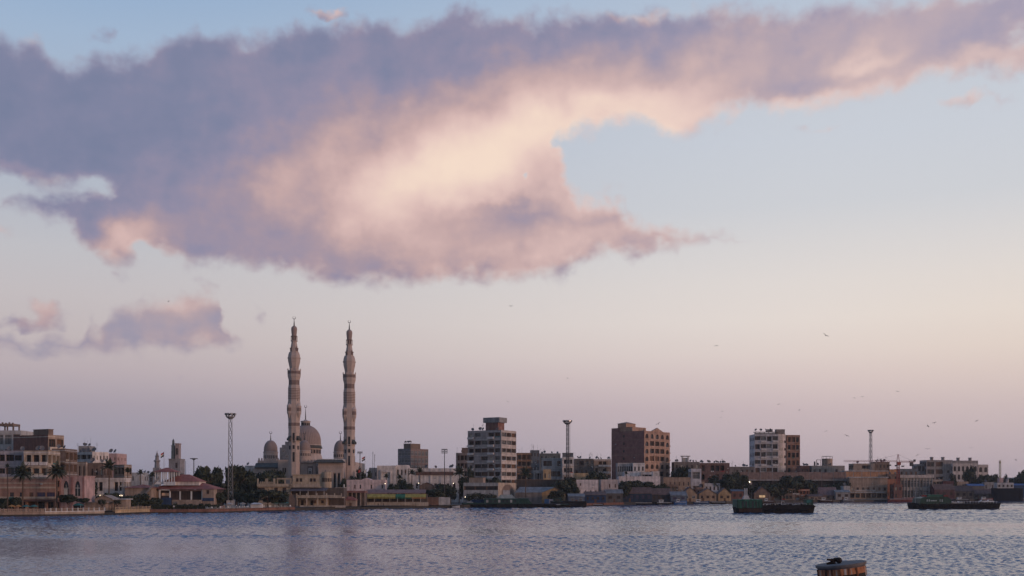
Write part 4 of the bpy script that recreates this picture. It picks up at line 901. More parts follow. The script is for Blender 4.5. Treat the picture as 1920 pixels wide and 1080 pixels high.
# rounded tower block
t, W, D, H = bld('rounded_tower', 'eight storey blue-grey apartment tower with a pale rounded corner and cluttered roof', 1415, 1459, 814, 880, mat('cool_grey', (0.48, 0.45, 0.47)), 'apartments', floors=8, cols=4, style='win', seed=49, depth=20, dishes=0, skip=0.05, bandm=BANDP, mix=lambda f, c: 'band' if (c + f) % 3 else 'log', bal=[1, 3], acs=4)
b_ = MB(); rad = PX(1477, 880) - PX(1459, 880); b_.lathe([(rad, 0), (rad, H)], 20, W, rad, -math.pi/2, 0, 0.0, math.pi * 0.62); b_.add([(W, rad, 0), (W, rad, H)], []) ; b_.prism([(W, rad), (W, 0.05), (W + rad * 0.4, 0.2), (W + rad * 0.9, rad * 0.5), (W + rad * 0.97, rad), (W + rad*0.9, 20), (W, 20)], H - 0.35, H - 0.3); b_.build('rounded_corner', mat('sunlit_white', (0.60, 0.50, 0.46)), t)  # the corner's sunlit tone is painted into its colour
for k in range(8):
    z_ = H * (0.02 + 0.117 * k) + 1.3
    for th, kind in ((-0.42, 'curt'), (0.22, 'dark'), (0.75, 'glass')):
        a_ = -math.pi/2 + 0.75 + th; inst(WIN[kind], 'window', t, (W + (rad + 0.05) * math.cos(a_), rad + (rad + 0.05) * math.sin(a_), z_), a_ + math.pi/2, (rad * 0.36, 1, 2.0))
    s_ = MB(); s_.lathe([(rad + 0.12, z_ + 2.6), (rad + 0.12, z_ + 2.95), (rad - 0.1, z_ + 2.95)], 20, W, rad, -math.pi/2, 0, 0.0, math.pi * 0.6); s_.build('string_course', BANDP, t)
b_ = MB(); b_.mx = Matrix.Translation((0, 0, 0)); b_.box(0.2, W, 2, 2.3, H - 0.5, H + 1.0)
for k in range(6): x = 0.4 + k * (W - 1) / 5; b_.box(x, x + 0.4, 0.5, 0.9, H - 0.5, H + 1.6)
b_.box(0.1, W, 0.4, 6, H + 1.6, H + 2.0); b_.build('roof_pergola', mat('sooty', (0.13, 0.115, 0.11)), t)
hut(t, W * 0.96, W + rad * 0.8, 3, 8, H - 0.3, H + 4.0, mat('taupe', (0.27, 0.22, 0.20)))
hut(t, W*0.55, W*0.80, 2.5, 6, H + 2.01, H + 4.0, GREY)
for k in range(4): inst(DISH, 'satellite_dish', t, (1.5 + 4.0 * k, 2.0, H + 2.0), k - 1, (1.6, 1.6, 1.6))
bld('brick_apartment_block', 'warm brick flats with small balconies tucked behind the rounded tower block', 1475, 1500, 815.5, 915, mat('warm_brick', (0.34, 0.19, 0.14)), 'apartments', floors=8, cols=3, style='log', seed=50, bal=[2], rail=True, bandm=BROWN, xs=1471, a=6)

# raised brick wall on its dark ledge, behind the ferry
t = thing('raised_wall', 'long brick parapet wall on a dark concrete ledge behind the trees and the ferry', 'wall', (PX(1380, 812), 812, GZ)); L_ = PX(1586, 812) - PX(1380, 812); zt, zm = PZ(885, 812) - GZ, PZ(899, 812) - GZ
b_ = MB(); n_ = 9
for k in range(n_): b_.box(L_ * k / n_ + 0.15, L_ * (k + 1) / n_ - 0.15, 0, 0.6, zm, zt - (0.3 if k % 3 == 1 else 0))
b_.build('brick_panel', mat('panel_brick', (0.25, 0.17, 0.15)), t)
b_ = MB()
for k in range(n_ + 1): b_.box(L_ * k / n_ - 0.14, L_ * k / n_ + 0.14, -0.1, 0.7, zm, zt + 0.2)
b_.build('pier', GREY, t)
b_ = MB(); b_.box(-0.5, L_ + 0.5, -1.0, 9, zm - 0.9, zm - 0.01); b_.build('ledge', GREY, t)
b_ = MB(); b_.box(0, L_, 1.5, 9, 0, zm - 0.91); b_.build('lower_wall', mat('ledge_shade', (0.035, 0.03, 0.03)), t); b_ = MB()  # shade beneath the ledge is put into the lower wall's colour
for k in range(10): b_.box(L_ * k / 9.0 - 0.4 , L_ * k / 9.0 + 0.4, -0.6, 0.2, 0, zm - 0.91)
b_.build('support', mat('dark_wall', (0.085, 0.07, 0.066)), t)  # supports carry the ledge's shade in their dark colour
bld('brown_house', 'dark red house with rooftop dishes right of the warm brick flats', 1501, 1518, 873, 890, BRICK, 'house', floors=4, cols=2, style='small', seed=51, dishes=4)
t, W, D, H = bld('pale_block', 'pale flat block with a round roof tank and pipe frame behind the brick parapet', 1522, 1584, 873, 890, mat('dusty', (0.36, 0.31, 0.28)), 'building', floors=3, cols=6, style='win', seed=52, dishes=2, skip=0.3)
z_ = H - 0.5; b_ = MB(); b_.lathe([(4.4, z_), (4.4, z_ + 6.0), (4.6, z_ + 6.01), (4.6, z_ + 6.3), (0.1, z_ + 6.6)], 14, W*0.52, 5); b_.build('roof_tank', BEIGE, t)
b_ = MB()
for k in range(9): a_ = 2*math.pi*k/9; b_.tube((W*0.52 + 4.4*math.cos(a_), 5 + 4.4*math.sin(a_), z_ + 6.3), (W*0.52 + 4.4*math.cos(a_), 5 + 4.4*math.sin(a_), z_ + 8.4), 0.09)
b_.lathe([(4.35, z_ + 8.3), (4.5, z_ + 8.3), (4.5, z_ + 8.5), (4.35, z_ + 8.5)], 14, W*0.52, 5)
b_.tube((W*0.18, 3, z_), (W*0.18, 3, z_ + 5.5), 0.3); b_.tube((W*0.30, 3, z_), (W*0.30, 3, z_ + 5.5), 0.2); b_.tube((W*0.18, 3, z_ + 5.4), (W*0.32, 3, z_ + 5.4), 0.2); b_.tube((W*0.12, 3, z_ + 0), (W*0.12, 3, z_ + 4.0), 0.7, 0.7, 8); b_.build('roof_pipework', DSTEEL, t)
bld('apartment_block', 'beige rooftops with dark bays behind the orange brick panels', 1600, 1640, 869, 850, BEIGE, 'apartments', floors=5, cols=5, style='band', seed=53, dishes=2, aerials=3, skip=0.3)
bld('apartment_block', 'brown cluttered roofline behind the slewing crane', 1641, 1668, 866, 860, BROWN, 'apartments', floors=5, cols=4, style='win', seed=54, dishes=3, tanks=1, aerials=2)
bld('apartment_block', 'low dark block behind the crane mast left of the pale apartment row', 1686, 1722, 879, 890, mat('slate', (0.15, 0.16, 0.18)), 'apartments', floors=4, cols=4, style='win', seed=55, aerials=1)
t, W, D, H = bld('dock_building', 'dockside block with glowing orange brick panels under a flat white roof edge', 1584, 1664, 883.5, 835, GREY, 'building', floors=2, cols=5, style=None, seed=56, depth=14)
z0_, z1_ = PZ(895, 835) - GZ, PZ(884.5, 835) - GZ
for k in range(5): b_ = MB(); b_.box(W*(0.0 + 0.2*k) + 0.3, W*(0.2 + 0.2*k) - 0.3, -0.1, -0.004, z0_, z1_); b_.build('brick_panel', mat('orange_brick', (0.50, 0.27, 0.16)), t)
b_ = MB(); b_.box(-0.8, W + 0.8, -0.9, 6, z1_ + 0.2, z1_ + 0.9); b_.build('roof_edge', PALE, t)
t, W, D, H = bld('dock_building', 'lower beige dock building with a maroon window band and brown ground floor', 1593, 1664, 896, 805, BEIGE, 'building', floors=3, cols=7, style='win', seed=57, skip=0.0, mix=lambda f, c: 'win' if f == 1 else ('log' if f == 0 else None))
b_ = MB(); b_.box(W*0.12, W*0.68, -0.16, -0.012, H*0.40, H*0.44); b_.box(-0.5, W*0.9, -1.6, -0.012, H*0.30, H*0.35); b_.build('canopy', PALE, t)
b_ = MB(); b_.box(-0.6, W + 0.6, -0.7, 3, H + 0.01, H + 0.8); b_.build('roof_edge', PALE, t)
bld('rust_shed', 'rusty orange shed at the foot of the crane', 1660, 1682, 898, 815, mat('rust_orange', (0.36, 0.15, 0.09)), 'shed', floors=2, cols=2, style='small', seed=58)
bld('rooftop_house', 'small orange house peeping over the dock roof left of the crane', 1664, 1683, 880, 860, ORANGE, 'house', floors=4, cols=2, style='small', seed=59)
# glazed flat-roof hall
t, W, D, H = bld('glazed_hall', 'flat-roofed dock hall with tall pale mullions and rusty glazing right of the crane', 1689, 1748, 896, 832, mat('mullion_pale', (0.38, 0.32, 0.28)), 'hall', floors=2, cols=10, style='grid', seed=60, skip=0.0, depth=14)
b_ = MB(); b_.box(-0.9, W + 0.9, -1.2, 15, H + 0.01, PZ(890.5, 832) - GZ); b_.build('flat_roof', mat('pale_pinkish', (0.52, 0.44, 0.40)), t)
for k in range(11): x = W * k / 10; b_ = MB(); b_.box(x - 0.14, x + 0.14, -0.5, -0.012, 0, H); b_.build('mullion', PALE, t)
# pale apartment row
AP = mat('apartment_taupe', (0.30, 0.26, 0.25)); APW = mat('apartment_white', (0.56, 0.48, 0.45))
def chimneys(t, xs_, H_, mt):
    for x in xs_: b_ = MB(); b_.lathe([(1.5, H_), (1.5, H_ + 2.0), (1.8, H_ + 2.01), (1.8, H_ + 2.5), (1.4, H_ + 2.8)], 8, x, 3.0); b_.build('roof_turret', mt, t)
t, W, D, H = bld('apartment_row', 'taupe apartment block with deep dark bays and two roof turrets', 1737, 1786, 862.5, 960, AP, 'apartments', floors=5, cols=3, style='log', seed=61, skip=0.0, depth=16, mix=lambda f, c: 'log' if c < 2 else ('small' if f % 2 else None), bandm=None); chimneys(t, (W*0.25, W*0.68), H, AP)
t, W, D, H = bld('apartment_row', 'taupe rear apartment block with two roof turrets behind the white arched block', 1787, 1834, 863.5, 985, AP, 'apartments', floors=5, cols=5, style='small', seed=62, depth=14); chimneys(t, (W*0.25, W*0.73), H, AP)
bld('apartment_row', 'white apartment block with tall arched windows in front of the taupe one', 1786.5, 1833, 869, 955, APW, 'apartments', floors=4, cols=6, style='arch', seed=63, skip=0.0, depth=14)
bld('apartment_row', 'small white end block with open corner loggias beside the trees', 1834, 1853, 871, 960, APW, 'apartments', floors=4, cols=2, style='arch', seed=64, skip=0.0)
bld('apartment_row', 'low taupe end block with an open loggia beside the dark low block', 1719, 1737, 870, 965, AP, 'apartments', floors=4, cols=2, style='log', seed=65, skip=0.3)

# waterside sheds and cottages on the right half
def shed(label, x0, x1, yeave, yroof, off, wm, rm, **k):
    Y = S((x0 + x1) / 2, off); return gable('boat_shed', label, x0, x1, yeave, yroof, Y, wm, rm, 'shed', along=True, **k)
def cottage(label, x0, x1, yeave, yr, off, wm, rm, **k):
    Y = S((x0 + x1) / 2, off); return gable('cottage', label, x0, x1, yeave, yr, Y, wm, rm, 'house', **k)
PBLUE = mat('pale_blue_paint', (0.12, 0.15, 0.20)); BSHED = mat('shed_blue', (0.025, 0.045, 0.085)); GSHED = mat('shed_grey', (0.14, 0.125, 0.12)); OCH2 = mat('ochre_wall', (0.36, 0.245, 0.165))
shed('pale blue shed with one long dark window at the water', 1066, 1096, 931, 926, 5, PBLUE, ROOFGREY, wins=2, wstyle='wide')
shed('dark open shed with thin posts beside the pale blue shed', 1097, 1136, 928, 922, 10, DBLUE, RROOF, wins=4, wstyle='dark')
shed('grey shed with two small windows under a thin roof', 1136, 1168, 925, 918, 14, GSHED, ROOFGREY, wins=2)
shed('deep blue boat shed with a long brown roof, the widest of the row', 1168, 1222, 925, 914, 18, BSHED, RROOF, wins=5, wstyle='blue')
shed('dark shed with patched blue doors right of the widest boat shed', 1222, 1258, 927, 916, 16, mat('shed_dark', (0.06, 0.06, 0.075)), RROOF, wins=4, wstyle='dark')
shed('blue grey tarpaulin shed before the gabled cottages', 1258, 1288, 929, 922, 10, PBLUE, ROOFGREY, wins=2, wstyle='blue')
cottage('ochre cottage with a pale sign board under its dark gable', 1281, 1307, 926, 913, 22, OCH2, RROOF, wins=2, wstyle='pale')
cottage('beige cottage gable behind the ochre cottage with the pale board', 1268, 1296, 917, 907, 55, BEIGE, RROOF, wins=1)
cottage('wide ochre cottage with three small windows behind the moored dinghies', 1311, 1343, 926, 916, 30, OCH2, RROOF, wins=3)
cottage('yellow cottage with a striped gable left of the ferry mast', 1347, 1371, 926, 915, 28, mat('yellow_wall', (0.42, 0.28, 0.16)), RROOF, wins=2)
shed('flat grey-blue shed with a red front just left of the ferry mast', 1372, 1394, 921, 918, 42, BRICK, PBLUE, wins=2)
bld('low_house', 'beige stepped house above the ochre cottages', 1303, 1321, 903, 715, BEIGE, 'house', floors=2, cols=2, style='band', seed=66)
bld('low_house', 'white blue-shuttered house above the ochre cottages', 1321, 1350, 906, 718, mat('lilac_white', (0.52, 0.50, 0.53)), 'house', floors=2, cols=4, style='win', seed=67)
cottage('brown barn with a red lit opening behind the ferry', 1414, 1444, 925, 913, 40, BROWN, RROOF, wins=1, wstyle='lit')
cottage('dull grey barn right of the brown barn behind the ferry', 1444, 1464, 926, 914, 46, GSHED, RROOF, wins=1)
shed('long mauve roofed shed behind the trees right of the ferry', 1536, 1570, 928, 914, 26, BROWN, mat('mauve_roof', (0.20, 0.13, 0.13)), wins=3)
shed('low beige wall shed at the water right of the ferry', 1516, 1544, 931, 927, 5, BEIGE, RROOF, wins=2)
shed('grey lean-to shed left of the beige dock building', 1567, 1594, 923, 919, 16, GREY, ROOFGREY, wins=2)
shed('dark red shed cluttered with gear right of the glazed hall', 1752, 1790, 918, 908, 30, mat('shed_maroon', (0.12, 0.055, 0.06)), RROOF, wins=3)
shed('shed with a bright blue roof below the white apartment block', 1816, 1846, 911, 907.5, 60, GSHED, mat('bright_blue', (0.07, 0.14, 0.30)), wins=3)
shed('dark brown workshop behind the second ferry', 1790, 1826, 921, 911, 25, BROWN, RROOF, wins=3)
shed('blue roofed long shed at the edge of the far trees', 1893, 1935, 910, 907, 60, DBLUE, mat('bright_blue', (0.07, 0.14, 0.30)), wins=3)
shed('low dark workshop beside the moored dark blue ship', 1824, 1868, 926, 917, 14, mat('sooty', (0.13, 0.115, 0.11)), RROOF, wins=3)

# more of the jumble of low houses and workshops between the cottages and the dock
LOW = [
 ('small maroon house wedged above the grey shed with a thin roof', 1138, 1158, 908, 40, BRICK, 2, 3, 'win'), ('dusty beige house over the deep blue boat shed', 1206, 1232, 908, 58, mat('dusty', (0.36, 0.31, 0.28)), 2, 4, 'win'),
 ('narrow grey house with a single dish above the patched shed', 1232, 1246, 905, 62, GREY, 2, 2, 'log'), ('brown house with open bays above the tarpaulin shed', 1250, 1272, 908, 48, BROWN, 2, 3, 'log'),
 ('salmon house squeezed between the ochre cottages', 1306, 1318, 914, 44, mat('salmon_render', (0.34, 0.20, 0.155)), 2, 2, 'win'), ('dark red two storey house behind the yellow cottage', 1344, 1366, 906, 62, BRICK, 2, 4, 'win'),
 ('mauve house with a balcony behind the grey-blue shed', 1366, 1386, 902, 70, LILAC, 3, 3, 'log'), ('dusty pink house behind the ferry mast housing', 1390, 1410, 904, 62, mat('pinkish_wall', (0.50, 0.42, 0.40)), 2, 3, 'win'),
 ('brown workshop front right of the dull grey barn', 1466, 1492, 915, 30, BROWN, 2, 4, 'log'), ('rusty workshop front behind the stern of the nearer ferry', 1492, 1518, 917, 28, mat('rust_orange', (0.36, 0.15, 0.09)), 2, 4, 'log'),
 ('pale hut between the lean-to shed and the beige dock building', 1582, 1594, 911, 24, PALE, 1, 2, 'win'), ('dark brown house behind the rusty orange shed', 1664, 1690, 889, 60, BROWN, 3, 4, 'log'),
 ('brick storehouse between the crane mast and the glazed hall', 1676, 1692, 908, 24, BRICK, 2, 2, 'win'), ('beige storehouse right of the glazed hall', 1749, 1768, 899, 70, BEIGE, 2, 3, 'log'),
 ('maroon storehouse under the taupe apartments', 1768, 1788, 902, 62, mat('shed_maroon', (0.12, 0.055, 0.06)), 2, 3, 'win'), ('beige low house under the white arched apartments', 1789, 1816, 903, 74, BEIGE, 2, 4, 'win'),
 ('grey low house below the dark trees by the blue roof', 1846, 1864, 904, 66, GREY, 2, 3, 'win'), ('brown house below the sooty block by the second floodlight mast', 1106, 1128, 893, 74, BROWN, 3, 4, 'log'),
]
for i, (lab, x0, x1, yt, off, m_, fl_, nc, st) in enumerate(LOW):
    bld('small_house', lab, x0, x1, yt, S((x0 + x1) / 2, off), m_, 'house', floors=fl_, cols=nc, style=st, seed=100 + i, depth=9, dishes=i % 3, aerials=(i + 1) % 2, acs=i % 2, bal=[0] if i % 4 == 1 else None, bandm=PALE if i % 4 == 1 else None)

# restaurant with yellow and green awnings, left wing and brown wall
Y = S(740, 9)
t = thing('restaurant', 'waterside restaurant with yellow and green awnings under a red-brown roof', 'restaurant', (PX(678, Y), Y, GZ - 0.3))
def ax(p): return PX(p, Y) - PX(678, Y)
def az(p): return PZ(p, Y) - GZ + 0.3
b_ = MB(); b_.box(0, ax(803), 0, 0.5, 0, az(941.5)); b_.build('parapet_wall', CREAM, t)
b_ = MB(); b_.box(ax(682), ax(799), 4.5, 9, 0, az(926)); b_.build('rear_wall', mat('shaded_render2', (0.12, 0.09, 0.075)), t)
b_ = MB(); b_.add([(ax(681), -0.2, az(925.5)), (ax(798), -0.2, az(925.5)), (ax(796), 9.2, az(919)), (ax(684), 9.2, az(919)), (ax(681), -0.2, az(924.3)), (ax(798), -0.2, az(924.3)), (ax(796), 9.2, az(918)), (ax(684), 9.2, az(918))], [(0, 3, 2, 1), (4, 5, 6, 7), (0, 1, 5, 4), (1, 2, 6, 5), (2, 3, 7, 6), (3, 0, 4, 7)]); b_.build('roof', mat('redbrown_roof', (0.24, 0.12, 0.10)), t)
for i, (p0, p1, mt) in enumerate(((683, 700, YCAN), (700.3, 722, YCAN), (722.3, 742, YCAN), (742.3, 760, GCAN), (760.3, 772, YCAN), (772.3, 799, YCAN))):
    b_ = MB(); b_.add([(ax(p0), -1.6, az(931.5)), (ax(p1), -1.6, az(931.5)), (ax(p1), -0.2, az(926.2)), (ax(p0), -0.2, az(926.2)), (ax(p0), -1.6, az(932.6)), (ax(p1), -1.6, az(932.6))], [(0, 1, 2, 3), (4, 5, 1, 0)]); b_.build('awning', mt, t)
    b_ = MB(); b_.add([(ax(p0), -1.5, az(933.0)), (ax(p1), -1.5, az(933.0)), (ax(p1), -1.5, az(934.6)), (ax(p0), -1.5, az(934.6))], [(3, 2, 1, 0)]); b_.build('awning_fringe', (GCAN if i > 2 else YCAN) if i != 5 else OCAN, t)
for k in range(8): x = ax(687 + 14.5 * k); b_ = MB(); b_.box(x - 0.14, x + 0.14, 0.5, 0.8, az(941.5), az(925.5)); b_.build('post', PALE, t)
for k in range(7): inst(WIN['dark'], 'window', t, (ax(694 + 14.5 * k), 4.4, az(940)), 0, (2.6, 1, 2.6))
Y2 = S(660, 14)
t = thing('pavilion', 'low brown roofed pavilion with dark openings left of the yellow awnings', 'building', (PX(644, Y2), Y2, GZ))
W = PX(684, Y2) - PX(644, Y2); zz = PZ(924, Y2) - GZ
b_ = MB(); b_.box(0, W, 2, 8, 0, zz); b_.build('wall', mat('shaded_render2', (0.12, 0.09, 0.075)), t); b_ = MB(); b_.box(-0.3, W + 0.3, -0.5, 8.4, zz, zz + 1.0); b_.build('roof_slab', mat('redbrown_roof', (0.24, 0.12, 0.10)), t)
for k in range(6): x = W * k / 5; b_ = MB(); b_.box(x - 0.25, x + 0.25, 0, 0.5, 0, zz); b_.build('column', BEIGE, t)
Y2 = S(653, 6)
t = thing('kiosk', 'beige kiosk with a red hipped roof at the water by the stepped restaurant', 'kiosk', (PX(648, Y2), Y2, GZ - 0.4)); W = PX(667, Y2) - PX(648, Y2); zz = PZ(938, Y2) - GZ + 0.4
b_ = MB(); b_.box(0, W, 0, 5, 0, zz); b_.build('wall', BEIGE, t); b_ = MB(); b_.hip(-1.6, W + 0.5, -0.5, 5.5, zz, PZ(931, Y2) - GZ + 0.4, 2.5); b_.build('roof', ROOFRED, t); inst(WIN['shut'], 'door', t, (W*0.5, -0.1, 0), 0, (1, 1, 2))
Y2 = S(822, 5)
t = thing('yard_wall', 'brown and grey panelled yard wall between the yellow awnings and the rough quay', 'wall', (PX(801, Y2), Y2, GZ - 0.6)); W = PX(844, Y2) - PX(801, Y2); zz = PZ(932, Y2) - GZ + 0.6
for k, mt in enumerate((mat('panel_brown', (0.22, 0.125, 0.09)), mat('panel_brown', (0.22, 0.125, 0.09)), PALE, PALE)): b_ = MB(); b_.box(W*k/4 + 0.04, W*(k+1)/4 - 0.04, 0, 0.3, 0, zz - 0.15 * (k % 2)); b_.build('panel', mt, t)
b_ = MB(); b_.box(0, W, 0.35, 0.8, 0, zz - 0.4); b_.build('backing', BROWN, t)
gable('garden_pavilion', 'small brown hipped-roof pavilion in the garden before the long white building', 786, 814, 911, 905, 590, BROWN, RROOF, 'pavilion', depth=8, wins=3)

# ------------------------------------------------------------------ the mosque, its two minarets and the stepped restaurant before it
BRONZE = mat('bronze', (0.05, 0.045, 0.045), rough=0.5, streak=0); DGREEN = mat('green_tile', (0.085, 0.078, 0.066)); DOME = mat('dome_stone', (0.30, 0.222, 0.195), var=0.12, streak=0.1)
def finial(t, x, y, z0, z1, r):
    b_ = MB(); rr = r; zc = z1 - rr
    b_.tube((x, y, z0), (x, y, zc - rr), 0.42 * r + 0.05, 0.10, 6)
    b_.ball((x, y, z0 + (z1 - z0) * 0.22), 0.42 * r, 8, 5); b_.ball((x, y, z0 + (z1 - z0) * 0.42), 0.3 * r, 8, 5)
    n = 18; ins = 0.70
    for i in range(n):                          # crescent opening upwards
        a0_, a1_ = math.pi/2 + 0.42 + (2*math.pi - 0.84) * i / n, math.pi/2 + 0.42 + (2*math.pi - 0.84) * (i + 1) / n
        def w_(a): return rr * (0.12 + 0.26 * (0.5 - 0.5 * math.cos(a - math.pi/2)))
        q = [(x + rr*math.cos(a0_), zc + rr*math.sin(a0_)), (x + rr*math.cos(a1_), zc + rr*math.sin(a1_)), (x + (rr - w_(a1_))*math.cos(a1_), zc + (rr - w_(a1_))*math.sin(a1_)), (x + (rr - w_(a0_))*math.cos(a0_), zc + (rr - w_(a0_))*math.sin(a0_))]
        b_.ext(q[::-1], y - 0.12, y + 0.12)
    return b_.build('finial', BRONZE, t)

def minaret(label, px, Y, dy):
    u = Y / FPX; t = thing('minaret', label, 'minaret', (PX(px, Y), Y, GZ), R(8))
    def z(p): return PZ(p + dy, Y) - GZ
    def r(w): return w * u / 2 / 0.955
    PH = R(22.5)
    def lathe(name, rows, m=STONE, n=8, parent=t, bands=None):
        b_ = MB(); pr = [(r(w), z(p)) for p, w in rows]
        b_.lathe(pr, n, 0, 0, PH)
        return b_.build(name, m, parent)
    lathe('base', [(892, 21), (829, 21), (827.5, 22.5), (826, 21)])
    lathe('lower_shaft', [(825.9, 20.5), (819, 20.8), (803, 21.5), (802.8, 22.2), (800, 22.2), (799.8, 21.5), (790, 21.5), (784, 22.5), (776, 24.5), (757, 24), (751, 22.2)])
    lathe('band', [(799, 22.0), (793, 22.0)], STONE_D)
    lathe('upper_shaft', [(750.9, 22.4), (728, 22.4), (722, 20.4)])
    for k in range(7): lathe('chevron_band', [(748.5 - 3.0 * k, 22.75), (747.2 - 3.0 * k, 22.75)], STONE_D)
    lathe('dark_band', [(721.9, 20.2), (713.5, 20.2)], STONE_D)
    lathe('gallery', [(713.4, 20.4), (709, 22.2), (706, 24.0), (704.5, 24.0), (702.5, 24.4), (694.8, 24.4)])
    lathe('gallery_panel', [(701.6, 24.62), (696.2, 24.62)], STONE_D)
    b_ = MB()
    for k in range(8):
        a = 2*math.pi*k/8 + PH; q = r(23.4); b_.mx = Matrix.Translation((q*math.cos(a), q*math.sin(a), 0)); b_.lathe([(0.32, z(694.8)), (0.24, z(692.5)), (0.05, z(691))], 6)
    b_.mx = None; b_.build('pinnacle', STONE, t)
    lathe('lantern', [(694.7, 17.0), (690, 17.2), (684, 19.6), (678, 22.4), (672.6, 23.2), (672.5, 24.6), (671, 24.6), (670.9, 23.2), (666, 21.8), (662.5, 19.6), (660.4, 18.4)])
    lathe('spire_base', [(660.3, 14.8), (656, 14.2), (652, 13.2), (646, 11.2), (640.2, 9.6), (640.1, 13.0), (638.8, 13.0)])
    for k in range(4):
        a = math.pi/4 + k * math.pi/2; b_ = MB(); q = r(10.4); b_.mx = Matrix.Rotation(a, 4, 'Z') @ Matrix.Translation((q, 0, 0)); b_.box(-0.5, 0.75, -0.7, 0.7, z(659), z(654)); b_.box(-0.6, 0.95, -0.8, 0.8, z(654), z(653)); b_.lathe([(0.6, z(653)), (0.45, z(650.5)), (0.05, z(649))], 6); b_.build('spire_niche', STONE_D, t)
    lathe('arcade', [(638.7, 8.4), (631.6, 8.2), (631.5, 12.2), (630.0, 12.2)], STONE_D)
    b_ = MB()
    for k in range(8): a = 2*math.pi*k/8; q = r(10.6); b_.mx = Matrix.Translation((q*math.cos(a), q*math.sin(a), 0)); b_.lathe([(0.17, z(638.7)), (0.17, z(631.5))], 5)
    b_.mx = None; b_.build('colonnade', STONE, t)
    lathe('bulb', [(629.9, 8.6), (624, 9.8), (618, 10.8), (614.5, 10.2), (612.4, 7.2), (610.8, 3.2), (609.4, 1.2)], DOME, 12)
    finial(t, 0, 0, z(610), z(593.2), 2.8 * u)
    # the four rounded bays of the middle balcony with their brackets
    for k in range(4):
        a = R(-90 - 46) + k * math.pi/2 + (R(4) if k % 2 else 0); q = r(21.5) * 0.95
        b_ = MB(); b_.mx = Matrix.Rotation(a, 4, 'Z') @ Matrix.Translation((q, 0, 0)); rr = r(10.2)
        b_.lathe([(rr*0.25, z(784)), (rr*0.62, z(779.5)), (rr*0.98, z(775)), (rr, z(773)), (rr, z(763)), (rr*1.05, z(762.9)), (rr*1.05, z(761.6)), (rr*0.8, z(759)), (rr*0.3, z(756.5))], 8, 0, 0, PH)
        o = b_.build('balcony_bay', STONE, t)
        b_ = MB(); b_.mx = Matrix.Rotation(a, 4, 'Z') @ Matrix.Translation((q, 0, 0)); b_.lathe([(rr*1.02, z(771.5)), (rr*1.02, z(765))], 8, 0, 0, PH); b_.build('screen', STONE_D, o)
        b_ = MB(); b_.mx = Matrix.Rotation(a, 4, 'Z') @ Matrix.Translation((r(20.9)*0.95, 0, 0)); b_.box(-0.35, 0.12, -0.62, 0.62, z(757), z(747.5)); b_.build('window', DARK, t)
        b_ = MB(); b_.mx = Matrix.Rotation(a, 4, 'Z') @ Matrix.Translation((r(20.4)*0.95, 0, 0)); b_.box(-0.3, 1.35, -1.1, 1.1, z(826), z(824.2)); b_.add([(1.5, -1.3, z(824.1)), (1.5, 1.3, z(824.1)), (-0.3, 1.0, z(816)), (-0.3, -1.0, z(816))], [(0, 1, 2, 3)]); b_.add([(1.5, -1.3, z(824.1)), (-0.3, -1.0, z(816)), (-0.3, -1.0, z(824.1))], [(0, 1, 2)]); b_.add([(1.5, 1.3, z(824.1)), (-0.3, 1.0, z(824.1)), (-0.3, 1.0, z(816))], [(0, 1, 2)]); b_.build('hood', DGREEN, t)
        for p0, p1 in ((812, 830), (835, 842), (848, 866)):
            b_ = MB(); b_.mx = Matrix.Rotation(a + math.pi/4, 4, 'Z') @ Matrix.Translation((r(20.8)*0.95, 0, 0)); b_.box(-0.3, 0.1, -0.55, 0.55, z(p1), z(p0)); b_.build('window', DARK, t)
        b_ = MB(); b_.mx = Matrix.Rotation(a, 4, 'Z') @ Matrix.Translation((r(20.8)*0.95, 0, 0)); b_.box(-0.3, 0.1, -0.5, 0.5, z(843), z(836)); b_.build('window', DARK, t)
    return t
minaret('left of the twin tall pale stone minarets, nearer to the big dome', 551.5, 600, 0)
minaret('right of the twin tall pale stone minarets, beside the small right-hand dome', 655, 613, 7)

Y0 = 622
t = thing('mosque', 'pale stone mosque with one big ribbed dome and three small domes', 'mosque', (PX(573, Y0), Y0, GZ))
ox, oy = t.location.x, t.location.y
def rx(p, Y): return PX(p, Y) - ox
def rz_(p, Y): return PZ(p, Y) - GZ
def crenels(b_, x0, x1, y0, z0, h, w):
    n = max(int((x1 - x0) / (w * 1.6)), 1)
    for k in range(n):
        x = x0 + (x1 - x0) * (k + 0.5) / n; b_.ext([(x - w/2, z0), (x + w/2, z0), (x + w/2, z0 + h*0.5), (x + w*0.2, z0 + h), (x - w*0.2, z0 + h), (x - w/2, z0 + h*0.5)], y0, y0 + 0.4)
def mass(name, p0, p1, Y, ytop, depth, m=STONE, cren=None, ybase=None):
    x0, x1, y0 = rx(p0, Y), rx(p1, Y), Y - oy; z1 = rz_(ytop, Y); z0 = 0 if ybase is None else rz_(ybase, Y)
    b_ = MB(); b_.box(x0, x1, y0, y0 + depth, z0, z1)
    o = b_.build(name, m, t)
    if cren:
        b_ = MB(); crenels(b_, x0, x1, y0 + 0.05, z1, cren, 0.95); c_ = MB()
        b_.build('crenellation', STONE, o)
    return o
